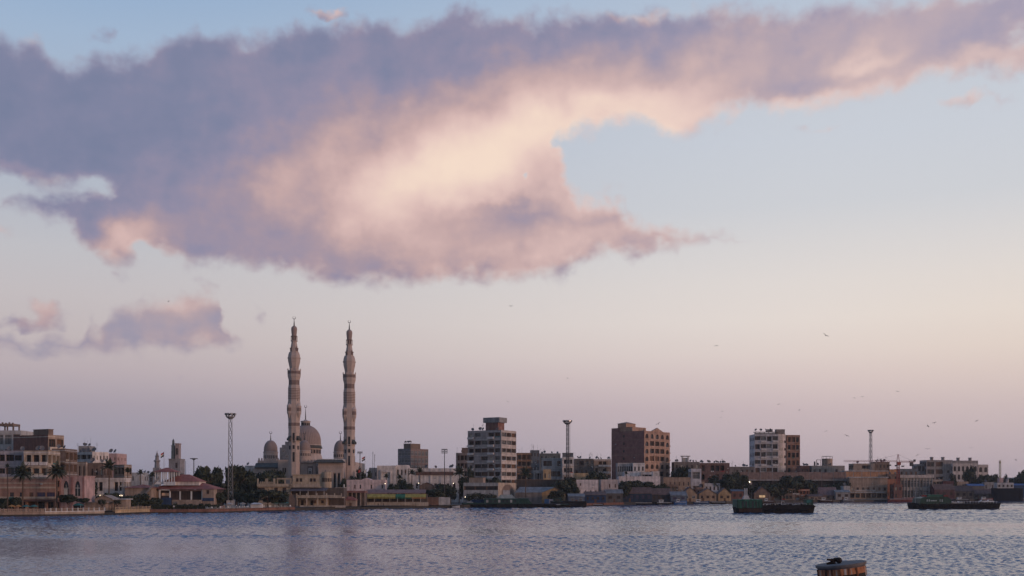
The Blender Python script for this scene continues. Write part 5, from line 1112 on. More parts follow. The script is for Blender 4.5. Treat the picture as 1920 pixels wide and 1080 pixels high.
def dome(px, Y, R_, yb, ya, ydb, yft, Rd=None, ribs=36, lantern=None, wins=11):
    u = Y / FPX; x, y = rx(px, Y), Y - oy; r = R_ * u; zb, za, zd = rz_(yb, Y), rz_(ya, Y), rz_(ydb, Y)
    b_ = MB(); n = ribs * 2; rows = []
    for j in range(15):
        k = j / 14; a = k * math.pi / 2
        rows.append((max(r * (math.cos(a) ** 0.86) * (1 + 0.05 * math.sin(2 * a)), 0.02), zb + (za - zb) * (math.sin(a) ** 1.0)))
    k_ = n; vs, fs = [], []
    for q, zz in rows:
        for i in range(n): f = 1.0 if i % 2 else 0.972; vs.append((x + q*f*math.cos(2*math.pi*i/n), y + q*f*math.sin(2*math.pi*i/n), zz))
    for j in range(len(rows) - 1):
        for i in range(n): fs.append((j*n+i, j*n+(i+1) % n, (j+1)*n+(i+1) % n, (j+1)*n+i))
    b_.add(vs, fs); o = b_.build('dome', DOME, t)
    finial(o, x, y, za - 0.3 if lantern is None else rz_(lantern, Y) - 0.2, rz_(yft, Y), 2.6 * u)
    rd = (Rd or R_ * 1.05) * u; d_ = MB(); d_.lathe([(rd, zd), (rd, zb - 0.6), (rd * 1.06, zb - 0.59), (rd * 1.06, zb - 0.15), (rd, zb)], 24, x, y); dr = d_.build('drum', STONE, t)
    for k in range(wins):
        a = math.pi + math.pi * (k + 0.5) / wins; b2 = MB(); b2.mx = Matrix.Translation((x, y, 0)) @ Matrix.Rotation(a, 4, 'Z') @ Matrix.Translation((rd * 0.992, 0, 0)); h_ = zb - zd; w2 = rd * 0.07
        b2.box(-0.2, 0.06, -w2, w2, zd + h_ * 0.22, zd + h_ * 0.60); b2.build('drum_window', DARK, dr)
    return o
# masses
mass('hall', 545, 664, 640, 866, 46, cren=1.5)
mass('left_wing', 483, 524, 640, 863.5, 30, cren=1.6); mass('left_wing_front', 521.5, 545, 616, 862, 24)
b_ = MB(); b_.add([(rx(477, 632), 632 - oy, rz_(876, 632)), (rx(521, 632), 632 - oy, rz_(876, 632)), (rx(521, 639), 639 - oy, rz_(868, 639)), (rx(480, 639), 639 - oy, rz_(868, 639)), (rx(477, 632), 632 - oy, rz_(878, 632)), (rx(521, 632), 632 - oy, rz_(878, 632))], [(0, 1, 2, 3), (4, 5, 1, 0)]); b_.build('tiled_eave', DGREEN, t)
mass('porch_wall', 476, 521, 633, 878, 6)
for p in (531, 535): inst(WIN['dark'], 'window', t, (rx(p, 616), 616 - oy - 0.1, rz_(886, 616)), 0, (0.9, 1, 2.7))
mass('corner_block', 563.5, 592, 610, 867, 26, cren=1.7); mass('corner_cornice', 563, 592.3, 609.4, 867.3, 0.58, STONE_D, ybase=868.6)
mass('right_wing', 644, 664.5, 616, 867, 20, cren=1.7)
# niches with pale frames
for p, Y in ((581.5, 610), (648, 616)):
    x, y = rx(p, Y), Y - oy
    b_ = MB(); b_.box(x - 1.5, x + 1.5, y - 0.12, y - 0.004, rz_(889, Y), rz_(874, Y)); o = b_.build('niche', STONE_D, t)
    b_ = MB(); b_.box(x - 0.95, x + 0.95, y - 0.2, y - 0.125, rz_(888.5, Y), rz_(877.5, Y)); b_.build('niche_frame', WHITE, o)
    b_ = MB(); b_.ext([(a_ + x, c_) for a_, c_ in pointed(-0.38, 0.5, rz_(888, Y), rz_(882, Y), 3)], y - 0.26, y - 0.205); b_.ext([(a_ + x, c_) for a_, c_ in pointed(0.38, 0.5, rz_(888, Y), rz_(882, Y), 3)], y - 0.26, y - 0.205); b_.lathe([(0.01, 0)], 3) if False else None; b_.box(x - 0.3, x + 0.3, y - 0.26, y - 0.205, rz_(881, Y), rz_(879, Y)); b_.build('niche_window', DARK, o)
# portico
Yp = 598; y_ = Yp - oy; x0, x1 = rx(592, Yp), rx(645, Yp); zt = rz_(866.5, Yp)
ops = [rx(p, Yp) for p in (619.5, 627.5, 635.2)]; ow = 1.15
b_ = MB(); ytop = rz_(888, Yp); xs_ = [x0 + 1.5] + [v for o_ in ops for v in (o_ - ow/2, o_ + ow/2)] + [x1 - 0.6]
for a_, c_ in zip(xs_[0::2], xs_[1::2]): b_.box(a_, c_, y_, y_ + 1.2, 0, ytop)
b_.box(x0 + 1.5, x1 - 0.6, y_, y_ + 1.2, ytop + 0.002, rz_(867, Yp)); b_.box(x0 + 1.5, x1 - 0.6, y_ + 1.21, y_ + 20, 0, rz_(867, Yp)); b_.build('portico_wall', STONE, t)
for o_ in ops: inst(WIN['dark'], 'portico_opening', t, (o_, y_ + 0.9, 0), 0, (ow * 1.02, 1, ytop))
b_ = MB(); b_.box(x0 + 1.2, x1 - 0.3, y_ - 0.25, y_ - 0.004, rz_(876.5, Yp), rz_(873.5, Yp)); b_.box(x0 + 1.2, x1 - 0.3, y_ - 0.2, y_ - 0.004, rz_(870.6, Yp), rz_(869.2, Yp)); b_.box(rx(612, Yp), rx(642, Yp), y_ - 0.5, y_ - 0.004, rz_(886.5, Yp), rz_(881, Yp)); b_.build('entablature', STONE, t)
for p in (615.6, 623.5, 631.5, 638.8): b_ = MB(); b_.lathe([(0.42, 0), (0.36, rz_(886.6, Yp))], 10, rx(p, Yp), y_ - 0.4); b_.build('column', STONE, t)
b_ = MB(); b_.add([(x0 - 1.2, y_ - 2.2, zt), (x1 + 1.0, y_ - 2.2, zt), (x1 - 1, y_ + 0.3, rz_(862, Yp)), (x0 + 0.6, y_ + 0.3, rz_(862, Yp)), (x0 - 1.2, y_ - 2.2, zt - 0.5), (x1 + 1.0, y_ - 2.2, zt - 0.5), (x1 - 1, y_ + 0.3, zt - 0.5), (x0 + 0.6, y_ + 0.3, zt - 0.5)], [(0, 1, 2, 3), (4, 5, 1, 0), (5, 6, 2, 1), (7, 4, 0, 3), (7, 6, 5, 4)]); b_.build('tiled_eave', DGREEN, t)
b_ = MB(); b_.box(x0 + 0.6, x1 - 1.0, y_ + 0.3, y_ + 20, rz_(866.9, Yp), rz_(860.5, Yp)); b_.build('portico_roof', PALE, t)
# domes
dome(507.5, 660, 12.6, 847, 825.5, 864, 808.5); dome(571, 618, 11.3, 844.5, 825.5, 858, 809); dome(638.3, 632, 12.2, 847, 825.5, 860, 808.5)
b_ = MB(); b_.lathe([(13.3 * 618/FPX, rz_(867, 618)), (13.3 * 618/FPX, rz_(858, 618))], 24, rx(571, 618), 618 - oy); b_.build('drum_base', STONE, t)
Yd = 668; ud = Yd / FPX; xd, yd = rx(573, Yd), Yd - oy
dome(573, Yd, 28.4, 833.5, 797, 841, 759.5, Rd=28.0, ribs=48, lantern=787.5, wins=1)
b_ = MB(); b_.lathe([(8.2*ud, rz_(799.5, Yd)), (8.4*ud, rz_(792, Yd)), (9.6*ud, rz_(791, Yd)), (9.4*ud, rz_(789.6, Yd)), (4*ud, rz_(788.5, Yd)), (1.2*ud, rz_(786.5, Yd))], 16, xd, yd); o = b_.build('dome_lantern', STONE, t)
for k in range(8):
    a = math.pi + math.pi*(k + 0.5)/8; b_ = MB(); b_.mx = Matrix.Translation((xd, yd, 0)) @ Matrix.Rotation(a, 4, 'Z') @ Matrix.Translation((8.25*ud, 0, 0)); b_.box(-0.3, 0.06, -0.42, 0.42, rz_(798, Yd), rz_(793, Yd)); b_.build('lantern_window', DARK, o)
b_ = MB(); b_.lathe([(31.0*ud, rz_(841, Yd)), (31.2*ud, rz_(840, Yd)), (28.6*ud, rz_(834, Yd))], 32, xd, yd); b_.build('dome_skirt', DGREEN, t)
b_ = MB(); b_.lathe([(28.6*ud, rz_(853, Yd)), (28.6*ud, rz_(841.1, Yd))], 32, xd, yd); o = b_.build('main_drum', STONE, t)
for k in range(14):
    a = math.pi + math.pi*(k + 0.5)/14; b_ = MB(); b_.mx = Matrix.Translation((xd, yd, 0)) @ Matrix.Rotation(a, 4, 'Z') @ Matrix.Translation((28.5*ud, 0, 0)); b_.box(-0.3, 0.14, -0.55, 0.55, rz_(850, Yd), rz_(844, Yd)); b_.build('drum_window', DARK, o)
    b_ = MB(); b_.mx = Matrix.Translation((xd, yd, 0)) @ Matrix.Rotation(a, 4, 'Z') @ Matrix.Translation((28.5*ud, 0, 0)); b_.box(-0.3, 0.09, -0.85, 0.85, rz_(851, Yd), rz_(843, Yd)); b_.build('drum_window_frame', STONE_D, o)
b_ = MB(); b_.lathe([(34*ud, rz_(868, Yd)), (31.5*ud, rz_(860, Yd)), (29.5*ud, rz_(853.1, Yd))], 16, xd, yd); b_.build('dome_shoulder', STONE, t)

# stepped beige restaurant in front
Y = S(600, 7)
RB = mat('restaurant_beige', (0.44, 0.34, 0.25))
t = thing('restaurant', 'stepped beige restaurant with a round corner turret and open terraces at the water', 'restaurant', (PX(478, Y), Y, GZ - 0.4))
def ax(p): return PX(p, Y) - PX(478, Y)
def az(p): return PZ(p, Y) - GZ + 0.4
b_ = MB(); b_.box(ax(541), ax(600), 9, 16, 0, az(890)); b_.box(ax(540.5), ax(600), 8.6, 16.2, az(890) + 0.002, az(889)); o = b_.build('upper_storey', RB, t)
for p in (550, 557, 576.5, 583): inst(WIN['dark'], 'window', o, (ax(p), 8.9, az(903)), 0, (1.1, 1, 1.6))
rr = 9.3 * Y / FPX; tx_ = ax(605.5)
b_ = MB(); b_.lathe([(rr, 0), (rr, az(905)), (rr * 1.0, az(884.5))], 24, tx_, 10); b_.lathe([(rr*1.04, az(889.5)), (rr*1.04, az(888))], 24, tx_, 10); b_.lathe([(rr*1.04, az(906)), (rr*1.04, az(904.7))], 24, tx_, 10); o = b_.build('turret', RB, t)
for k in range(7): a = R(-90) + (k - 3) * 0.36; inst(WIN['dark'], 'window', o, (tx_ + (rr + 0.03)*math.cos(a), 10 + (rr + 0.03)*math.sin(a), az(903.2)), a + math.pi/2, (1.25, 1, 1.75))
b_ = MB(); b_.ext([(ax(590), az(889)), (ax(600), az(885.5)), (ax(612), az(883)), (ax(614.8), az(884)), (ax(614.8), az(886)), (ax(590), az(890.5))], 9.2, 12.0); b_.build('curved_parapet', RB, t)
b_ = MB(); b_.box(ax(539.5), ax(596), 4.0, 8.9, az(914), az(912.5)); b_.box(ax(539.5), ax(596), 4.0, 4.3, az(912.5), az(908)); o = b_.build('terrace_parapet', CREAM, t)
for p in (545, 562, 577, 592): b_ = MB(); b_.box(ax(p) - 0.2, ax(p) + 0.2, 3.9, 4.4, az(912.5), az(904)); b_.build('parapet_post', CREAM, o)
b_ = MB(); b_.add([(ax(543), 1.2, az(920)), (ax(611), 1.2, az(920)), (ax(611), 6, az(914.3)), (ax(543), 6, az(914.3)), (ax(543), 1.2, az(921)), (ax(611), 1.2, az(921)), (ax(611), 6, az(915.2)), (ax(543), 6, az(915.2))], [(0, 1, 2, 3), (4, 5, 1, 0), (7, 6, 5, 4), (5, 6, 2, 1), (4, 0, 3, 7)]); b_.build('awning', mat('mauve_awning', (0.13, 0.10, 0.105)), t)
b_ = MB(); b_.box(ax(542), ax(640), 7.0, 16, 0, az(914.5)); b_.build('dark_hall', mat('shaded_render2', (0.12, 0.09, 0.075)), t)
for k in range(4): p = 561 + 15 * k; b_ = MB(); b_.box(ax(p) - 0.16, ax(p) + 0.16, 2.0, 2.3, az(928), az(918.5)); b_.build('post', PALE, t)
b_ = MB(); b_.box(ax(555), ax(641), 0.2, 8, az(934), az(931.8)); b_.box(ax(555), ax(641), 0.2, 0.5, az(931.8), az(928.3)); o = b_.build('balcony', RB, t)
for p in (556, 575, 594, 612, 627, 640): b_ = MB(); b_.box(ax(p) - 0.22, ax(p) + 0.22, 0.1, 0.6, az(931.8), az(925)); b_.build('parapet_post', CREAM, o)
b_ = MB(); b_.box(ax(556), ax(611), 5.0, 6.9, 0, az(934.1)); b_.build('ground_storey', RB, t)
for p in (563, 570, 581, 586.5, 601): inst(WIN['shut' if p in (570, 586.5) else 'dark'], 'window', t, (ax(p), 4.9, az(948 if p in (563, 581) else 944)), 0, (1.2, 1, 2.4 if p in (563, 581) else 1.4))
for p in (556.5, 574.5, 595, 612): b_ = MB(); b_.box(ax(p) - 0.28, ax(p) + 0.28, 0.5, 1.05, 0, az(934.1)); b_.build('column', CREAM, t)
b_ = MB(); b_.box(ax(563), ax(648), -0.6, -0.2, 0, az(947.5)); b_.build('front_parapet', CREAM, t)
b_ = MB(); b_.box(ax(478), ax(541), 4, 12, az(912.5), az(907)); b_.box(ax(478), ax(541), 5, 12, 0, az(912.6) ); o = b_.build('side_wing', RB, t)
for p in (482, 488.5, 513, 529): inst(WIN['dark'], 'window', o, (ax(p), 4.9, az(925)), 0, (1.6, 1, 2.6))
for p0, p1 in ((478, 480), (493.5, 498), (508.5, 512), (515, 517), (529.5, 531.5), (540, 542.2)): b_ = MB(); b_.box(ax(p0), ax(p1), 4.2, 5.0, az(907) , az(897)); b_.build('post', RB, t)
b_ = MB(); b_.box(ax(515), ax(542), 4.1, 5.1, az(898.8), az(896)); b_.build('pergola_beam', RB, t)
for k in range(8): p = 484 + k * 3.6; b_ = MB(); b_.ext([(ax(p) - 0.3, az(907)), (ax(p) + 0.3, az(907)), (ax(p) + 0.3, az(904)), (ax(p), az(902.5)), (ax(p) - 0.3, az(904))], 4.1, 4.5); b_.build('merlon', RB, t)
b_ = MB(); b_.box(ax(541), ax(556), 0.8, 4, 0, az(927.5)); b_.build('brown_wing', BROWN, t)
Y2 = S(625, 22); t = thing('service_building', 'small white service house with a maroon wall beside the turret', 'building', (PX(614, Y2), Y2, GZ)); W = PX(646, Y2) - PX(614, Y2)
b_ = MB(); b_.box(0, W * 0.42, 0, 6, 0, PZ(915, Y2) - GZ); b_.build('maroon_wall', mat('shed_maroon', (0.12, 0.055, 0.06)), t); b_ = MB(); b_.box(W*0.44, W, 0, 6, 0, PZ(914, Y2) - GZ); b_.build('white_wall', WHITE, t); b_ = MB(); b_.box(W*0.95, W*1.01, -0.3, 0.0, 0, PZ(913, Y2) - GZ + 1.2); b_.build('pipe', WPAINT, t)

# ------------------------------------------------------------------ trees and palms
def make_crown(seed, n=2300, lobes=11, leaf=0.11, tall=False, sparse=0.0):
    rg = random.Random(seed); mb = MB(); L = []
    for i in range(lobes):
        a = rg.uniform(0, 2*math.pi); h = rg.uniform(-0.7, 0.75); q = math.sqrt(max(1 - h*h, 0.05)) * rg.uniform(0.35, 0.72) * (0.8 if tall else 1)
        L.append((q*math.cos(a), q*math.sin(a), h*0.62, rg.uniform(0.26, 0.46)))
    for i in range(n):
        cx, cy, cz, cr = rg.choice(L); d = Vector((rg.gauss(0, 1), rg.gauss(0, 1), rg.gauss(0, 1))).normalized(); k = cr * rg.uniform(0.45, 1.05)
        if rg.random() < 0.06: k *= 1.22
        p = Vector((cx, cy, cz)) + d * k
        nrm = (d + Vector((rg.gauss(0, .5), rg.gauss(0, .5), rg.gauss(0, .5)))).normalized(); u = nrm.orthogonal().normalized(); w = nrm.cross(u)
        s_ = leaf * rg.uniform(0.55, 1.3); t_ = s_ * rg.uniform(0.45, 0.8); a = rg.uniform(0, 3.14); u2 = u*math.cos(a) + w*math.sin(a); w2 = w*math.cos(a) - u*math.sin(a)
        mb.add([p - u2*s_, p + w2*t_, p + u2*s_, p - w2*t_], [(0, 1, 2, 3)], 1 if rg.random() < 0.3 else 0)
    return spare(mb.build('crown', [LEAF, LEAF2]))
CROWNS = [make_crown(s_) for s_ in (1, 2, 3, 4)]
TALLC = [make_crown(11, 1300, 12, 0.10, True), make_crown(12, 1200, 10, 0.10, True)]
CLIP = make_crown(21, 1500, 16, 0.08)
def make_trunk(m):
    mb = MB(); rg = random.Random(5); p = Vector((0, 0, -0.02)); r = 0.05
    for k in range(4): q = Vector((rg.uniform(-.03, .03), rg.uniform(-.03, .03), 0.15 * (k + 1))); mb.tube(p, q, r, r * 0.85, 6); p, r = q, r * 0.85
    for k in range(6): a = k * 1.05; mb.tube((p.x, p.y, 0.38 + 0.03 * k), (0.30*math.cos(a), 0.30*math.sin(a), 0.62 + 0.05 * (k % 3)), 0.026, 0.010, 5)
    return spare(mb.build('trunk', m))
TRUNK = make_trunk(BARK)
def tree(label, px, ytop, wpx, off, ybot=None, kind=0, group=None, name='tree', gz=GZ):
    Y = S(px, off); t = thing(name, label, 'tree' if name != 'shrub' else 'shrub', (PX(px, Y), Y, gz), random.Random(int(px * 7)).uniform(0, 6), group)
    H = PZ(ytop, Y) - gz; w = wpx * Y / FPX
    zb = (PZ(ybot, Y) - gz) if ybot else H * (0.18 if name != 'shrub' else 0.0)
    c = (TALLC + [CLIP] + CROWNS)[kind + 3] if kind >= 0 else (TALLC + [CLIP])[kind + 3]
    inst(c, 'crown', t, (0, 0, (H + zb) / 2), 0, (w / 1.5, w / 1.5, (H - zb) / 1.7))
    inst(TRUNK, 'trunk', t, (0, 0, 0), 0, (max(H * 0.9, 1) if H < 6 else H * 0.7, max(H * 0.9, 1) if H < 6 else H * 0.7, H * 0.9))
    return t
def make_palm_crown(seed, nf=26, droop=1.0, up=0.55):
    rg = random.Random(seed); mb = MB()
    for f in range(nf):
        a = 2*math.pi * f * 0.381966; el = up + 0.9 * (1 - f / nf) - 0.55 * (f / nf) + rg.uniform(-.12, .12)
        p = Vector((0, 0, 0)); d = Vector((math.cos(a)*math.cos(el), math.sin(a)*math.cos(el), math.sin(el))); n = 9; L = rg.uniform(0.85, 1.08) / n; pts_ = [p.copy()]
        for k in range(n): d = (d + Vector((0, 0, -0.15 * droop * (0.5 + k / n)))).normalized(); p = p + d * L; pts_.append(p.copy())
        side = Vector((-math.sin(a), math.cos(a), 0))
        for k in range(1, n + 1):
            b0, b1 = pts_[k - 1], pts_[k]; tdir = (b1 - b0).normalized(); wl = 0.22 * math.sin(math.pi * (0.18 + 0.78 * k / n)) + 0.02
            mb.tube(b0, b1, 0.012, 0.010, 3)
            for sgn in (-1, 1):
                for h in (0.15, 0.65):
                    q = b0 + (b1 - b0) * h; o = (side * sgn * 0.85 + tdir * 0.6 + Vector((0, 0, -0.35))).normalized() * wl; e = tdir * 0.035
                    mb.add([q - e, q + e, q + o + e * 0.3, q + o - e * 0.3], [(0, 1, 2, 3)])
    return spare(mb.build('crown', FROND))
PALMS = [make_palm_crown(1), make_palm_crown(2, 30, 1.25, 0.5), make_palm_crown(3, 22, 0.8, 0.7)]
def make_palm_trunk():
    mb = MB(); n = 14
    for k in range(n): z0_, z1_ = k / n, (k + 1) / n; mb.lathe([(1.0 - 0.35*z0_ + (0.25 if k == 0 else 0), z0_), (1.16 - 0.35*z1_, z1_ - 0.006), (1.0 - 0.35*z1_, z1_)], 7, 0.5*math.sin(z0_*2.0), 0)
    return spare(mb.build('trunk', PBARK))
PTRUNK = make_palm_trunk()
def palm(label, px, yc, wpx, off, kind=0, r=0.26, group=None):
    Y = S(px, off); t = thing('palm_tree', label, 'palm', (PX(px, Y), Y, GZ), random.Random(int(px)).uniform(-0.5, 0.5), group)
    H = PZ(yc, Y) - GZ; w = wpx * Y / FPX / 2 * 1.1
    inst(PALMS[kind], 'crown', t, (0.4*r, 0, H), random.Random(int(px)+3).uniform(0, 6), (w, w, w))
    inst(PTRUNK, 'trunk', t, (0, 0, 0), 0, (r, r, H))
    return t
palm('tall date palm with a full crown before the middle of the brown restaurant', 42, 890, 46, 9, 1, 0.34)
palm('tall date palm with a full crown just left of the pink arches', 106, 887, 44, 9, 1, 0.34)
palm('slender tall palm with a tiny crown at the far left of the promenade', 14, 876, 14, 12, 2, 0.18)
palm('bushy palm standing before the pale block crowded with dishes', 204, 877, 36, 44, 0, 0.3)
palm('small palm beside the beige corner shops with lit lamps', 239, 885, 18, 50, 2, 0.22)
palm('distant palm above the low grey houses left of the clubhouse', 263, 888, 18, 130, 0, 0.25)
palm('distant palm half hidden behind the clubhouse belvedere', 285, 892, 18, 75, 0, 0.25)
palm('lone palm before the white villa bays, first from the mosque', 724, 895, 15, 55, 2, 0.25)
palm('shorter palm of the close pair before the long white building', 772, 888, 18, 62, 0, 0.3)
palm('taller palm of the close pair before the long white building', 787, 885, 20, 62, 2, 0.3)
palm('broad palm at the right end of the long white building', 861, 888, 32, 58, 0, 0.3)
palm('low palm between the two white villas', 749, 896, 15, 58, 0, 0.22)
palm('thick palm on a dark stem right of the nine storey tower block', 985, 889, 30, 30, 1, 0.3)
palm('small palm above the long white building by the dark brick tower', 1174, 889, 11, 40, 2, 0.2)
palm('ragged palm between the cottages and the ferry mast', 1392, 909, 20, 44, 0, 0.25)
T = [
 ('broad dark tree over the sunshades at the far left edge', 4, 932, 26, 14, None, 0), ('dark tree at the left edge between the two leftmost palms', 26, 931, 28, 16, None, 1),
 ('round clipped dark tree before the left pink arch', 128, 926, 29, 5, 943, 2), ('sparse reddish-dark small tree before the right pink arch', 154, 932, 20, 6, 943, 3),
 ('clipped round topiary before the small beige kiosk', 192, 935, 14, 3, 947, -1), ('square clipped topiary at the right end of the kiosk roof', 219, 936, 14, 3, 946, -1),
 ('narrow dark cypress between the pink arches and the white shops', 173, 891, 17, 40, None, -3), ('dark shrubbery tree in front of the white shops', 202, 921, 40, 30, None, 0),
 ('dark green tree before the red-roofed wing, leftmost of three', 246, 928, 28, 12, None, 1), ('dark green tree before the red-roofed wing, middle one of three', 262, 924, 30, 14, None, 2), ('dark green tree before the red-roofed wing, lowest on the right', 277, 933, 24, 12, None, 3),
 ('low dark shrub at the arched end of the clubhouse', 293, 931, 22, 14, None, 0), ('pale green treetop between the belvedere and the old stone tower', 327, 890, 16, 150, None, 1), ('treetop right of the old stone tower', 343, 886, 15, 170, None, 2), ('treetop at the foot of the thin lamp mast behind the clubhouse', 356, 887, 14, 150, None, 3),
 ('large dark tree right of the clubhouse, tallest of its clump', 384, 867, 38, 62, None, 0), ('large dark rounded tree second in the clump right of the clubhouse', 402, 873, 32, 66, None, 2), ('dark tree just left of the big floodlight mast', 418, 885, 28, 58, None, 3),
 ('tall dark tree right behind the big floodlight mast', 443, 868, 36, 60, None, 1), ('broad dark tree between the floodlight mast and the mosque', 462, 880, 34, 62, None, 2), ('dark tree filling the gap left of the mosque porch', 477, 888, 30, 64, None, 0),
 ('bright dark-green bush right below the clubhouse pavilion', 410, 920, 26, 24, None, 3), ('dense bush at the left foot of the big floodlight mast', 424, 921, 24, 30, None, 1), ('dense bush right of the big floodlight mast foot', 449, 915, 30, 26, None, 0), ('dense bush before the colonnade of the stepped restaurant', 470, 918, 28, 24, None, 2),
 ('wide dark tree at the water before the stepped restaurant colonnade', 502, 916, 44, 3, 945, 1), ('rounder dark tree touching the stepped restaurant, right of the wide one', 522, 920, 34, 4, 944, 2),
 ('dark tree before the mosque porch, left of the minaret', 493, 875, 42, 120, None, 3), ('dark tree beside the mosque porch window pair', 515, 878, 32, 122, None, 1),
 ('small green tree at the foot of the mosque portico', 646, 892, 13, 95, None, 0), ('small tree at the foot of the right minaret', 664, 890, 16, 95, None, 2), ('dark tree behind the red flags right of the mosque', 678, 876, 20, 100, None, -3), ('dark tree below the striped flag right of the mosque', 690, 878, 18, 104, None, -2),
 ('shrub before the white villa with framed bays', 739, 902, 18, 40, None, 3), ('leafy tree before the white villa with the recessed balcony', 753, 894, 22, 46, None, 0), ('shrub left of the close pair of palms', 765, 905, 22, 40, None, 1),
 ('broad low tree at the right end of the yellow awnings', 815, 916, 34, 18, None, 2), ('low tree left of the thin floodlight pole', 800, 921, 18, 22, None, 3), ('low tree right of the thin floodlight pole', 845, 905, 26, 40, None, 0), ('green tree above the brown panelled yard wall', 828, 905, 22, 44, None, 1), ('tree behind the broad palm at the white building end', 873, 892, 24, 56, None, 2),
 ('upright dark tree at the left foot of the nine storey tower block', 882, 873, 15, 72, None, -3), ('tree with pale tips before the middle of the nine storey tower block', 920, 889, 30, 64, None, 3),
 ('clipped dark hedge tree below the long window strip of the annex', 889, 922, 36, 26, None, -1), ('clipped dark hedge tree left of the painted annex wall', 916, 924, 32, 26, None, -1),
 ('dark creeper-like tree before the dark brown yard wall', 1052, 897, 36, 42, None, 0), ('dark tree between the yard wall and the white slotted warehouse', 1068, 893, 26, 46, None, 1), ('dark bushy tree over the right gable of the warehouse', 1044, 918, 26, 12, None, 2), ('small tree at the left corner of the white slotted warehouse', 1074, 909, 20, 30, None, 3),
 ('big dark tree before the open white balconies', 1122, 881, 36, 62, None, 2), ('dark tree between the sooty block and the white balconies', 1108, 887, 22, 66, None, 0),
 ('waterside tree in the row below the long white building, leftmost', 1171, 898, 30, 32, None, 0), ('waterside tree in the row below the long white building, second from left', 1190, 899, 30, 32, None, 1), ('waterside tree in the row below the long white building, third from left', 1208, 902, 26, 32, None, 2), ('waterside tree in the row below the long white building, fourth and widest', 1226, 897, 36, 32, None, 3), ('waterside tree in the row below the long white building, rightmost', 1243, 903, 22, 32, None, 0),
 ('tall dark tree left of the house with one wide window', 1283, 872, 28, 96, None, 1), ('darker lower tree at the foot of the ochre arched front', 1268, 878, 20, 100, None, 2),
 ('dark tree before the red-brown apartment block', 1352, 883, 38, 66, None, 3), ('dark tree below the aerials of the low brown block', 1374, 880, 26, 72, None, 0), ('dark tree right of the blue-shuttered white house', 1392, 888, 22, 66, None, 1), ('low dark tree above the yellow cottage', 1362, 896, 26, 60, None, 2), ('dark tree beside the ferry mast housing', 1407, 903, 24, 60, None, 3),
 ('large shaggy dark tree above the ferry deck, left of two', 1482, 890, 40, 34, None, 2), ('large shaggy dark tree above the ferry deck, right of two', 1504, 888, 36, 36, None, 0), ('dark tree below the left part of the brick parapet wall', 1440, 902, 34, 44, None, 2), ('dark tree before the ledge left of the beige dock building', 1562, 904, 30, 40, None, 3), ('low dark tree touching the beige dock building', 1582, 902, 22, 44, None, 1), ('lower dark tree above the ferry between the barns', 1464, 903, 24, 40, None, 1), ('dark tree at the right end of the ferry deck', 1519, 902, 24, 30, None, 3),
 ('dark tree behind the glazed hall before the taupe apartments', 1786, 884, 16, 80, None, -2), ('tall ragged dark tree before the white arched apartments', 1819, 873, 24, 90, None, -3), ('broad dark tree at the end of the white apartments', 1840, 886, 30, 84, None, 0), ('lower dark tree beside the yellow lattice mast', 1856, 893, 20, 84, None, 1),
 ('treetop left of the yellow lattice mast over the moored ship', 1866, 887, 18, 90, None, 2), ('leaning ragged tree over the moored ship', 1886, 886, 10, 92, None, -2), ('round treetop right of the leaning tree', 1894, 892, 16, 92, None, 3), ('dark tree at the right edge of the view', 1915, 881, 22, 70, None, 0), ('second dark tree at the right edge of the view', 1928, 878, 26, 78, None, 1),
]
for lab, px, yt, w_, off, yb, k in T: tree(lab, px, yt, w_, off, yb, k)
rg = random.Random(3)
for i in range(26):                             # low planting along the terrace edge
    px = 288 + i * 5.0 + rg.uniform(-1.5, 1.5)
    tree('small dark shrub in the long terrace bed below the clubhouse garden wall', px, rg.uniform(942.5, 946.5), rg.uniform(7, 11), 4.2, None, i % 4, 'shrubs in the terrace bed', 'shrub')
# far wooded ridge across the lake, right of the leaning tree; haze blue is put into its colour
mb = MB(); rr_ = random.Random(9); Xa, Xb, Yr = PX(1840, 5200), PX(2100, 5200), 5200; n = 40; prof = [(Xa + (Xb - Xa) * i / n, 6 + PZ(897, Yr) - 10 + rr_.uniform(-2, 2) * 1.2 + (10 if 8 < i < 34 else 0)) for i in range(n + 1)]
mb.add([(x, Yr, 0) for x, z_ in prof] + [(x, Yr + 60, z_) for x, z_ in prof] + [(x, Yr + 400, 0) for x, z_ in prof], [(i, i + 1, n + 2 + i, n + 1 + i) for i in range(n)] + [(n + 1 + i, n + 2 + i, 2*n + 3 + i, 2*n + 2 + i) for i in range(n)])
o = mb.build('hills', mat('hazed_wood', (0.10, 0.14, 0.15), streak=0)); o['kind'] = 'structure'

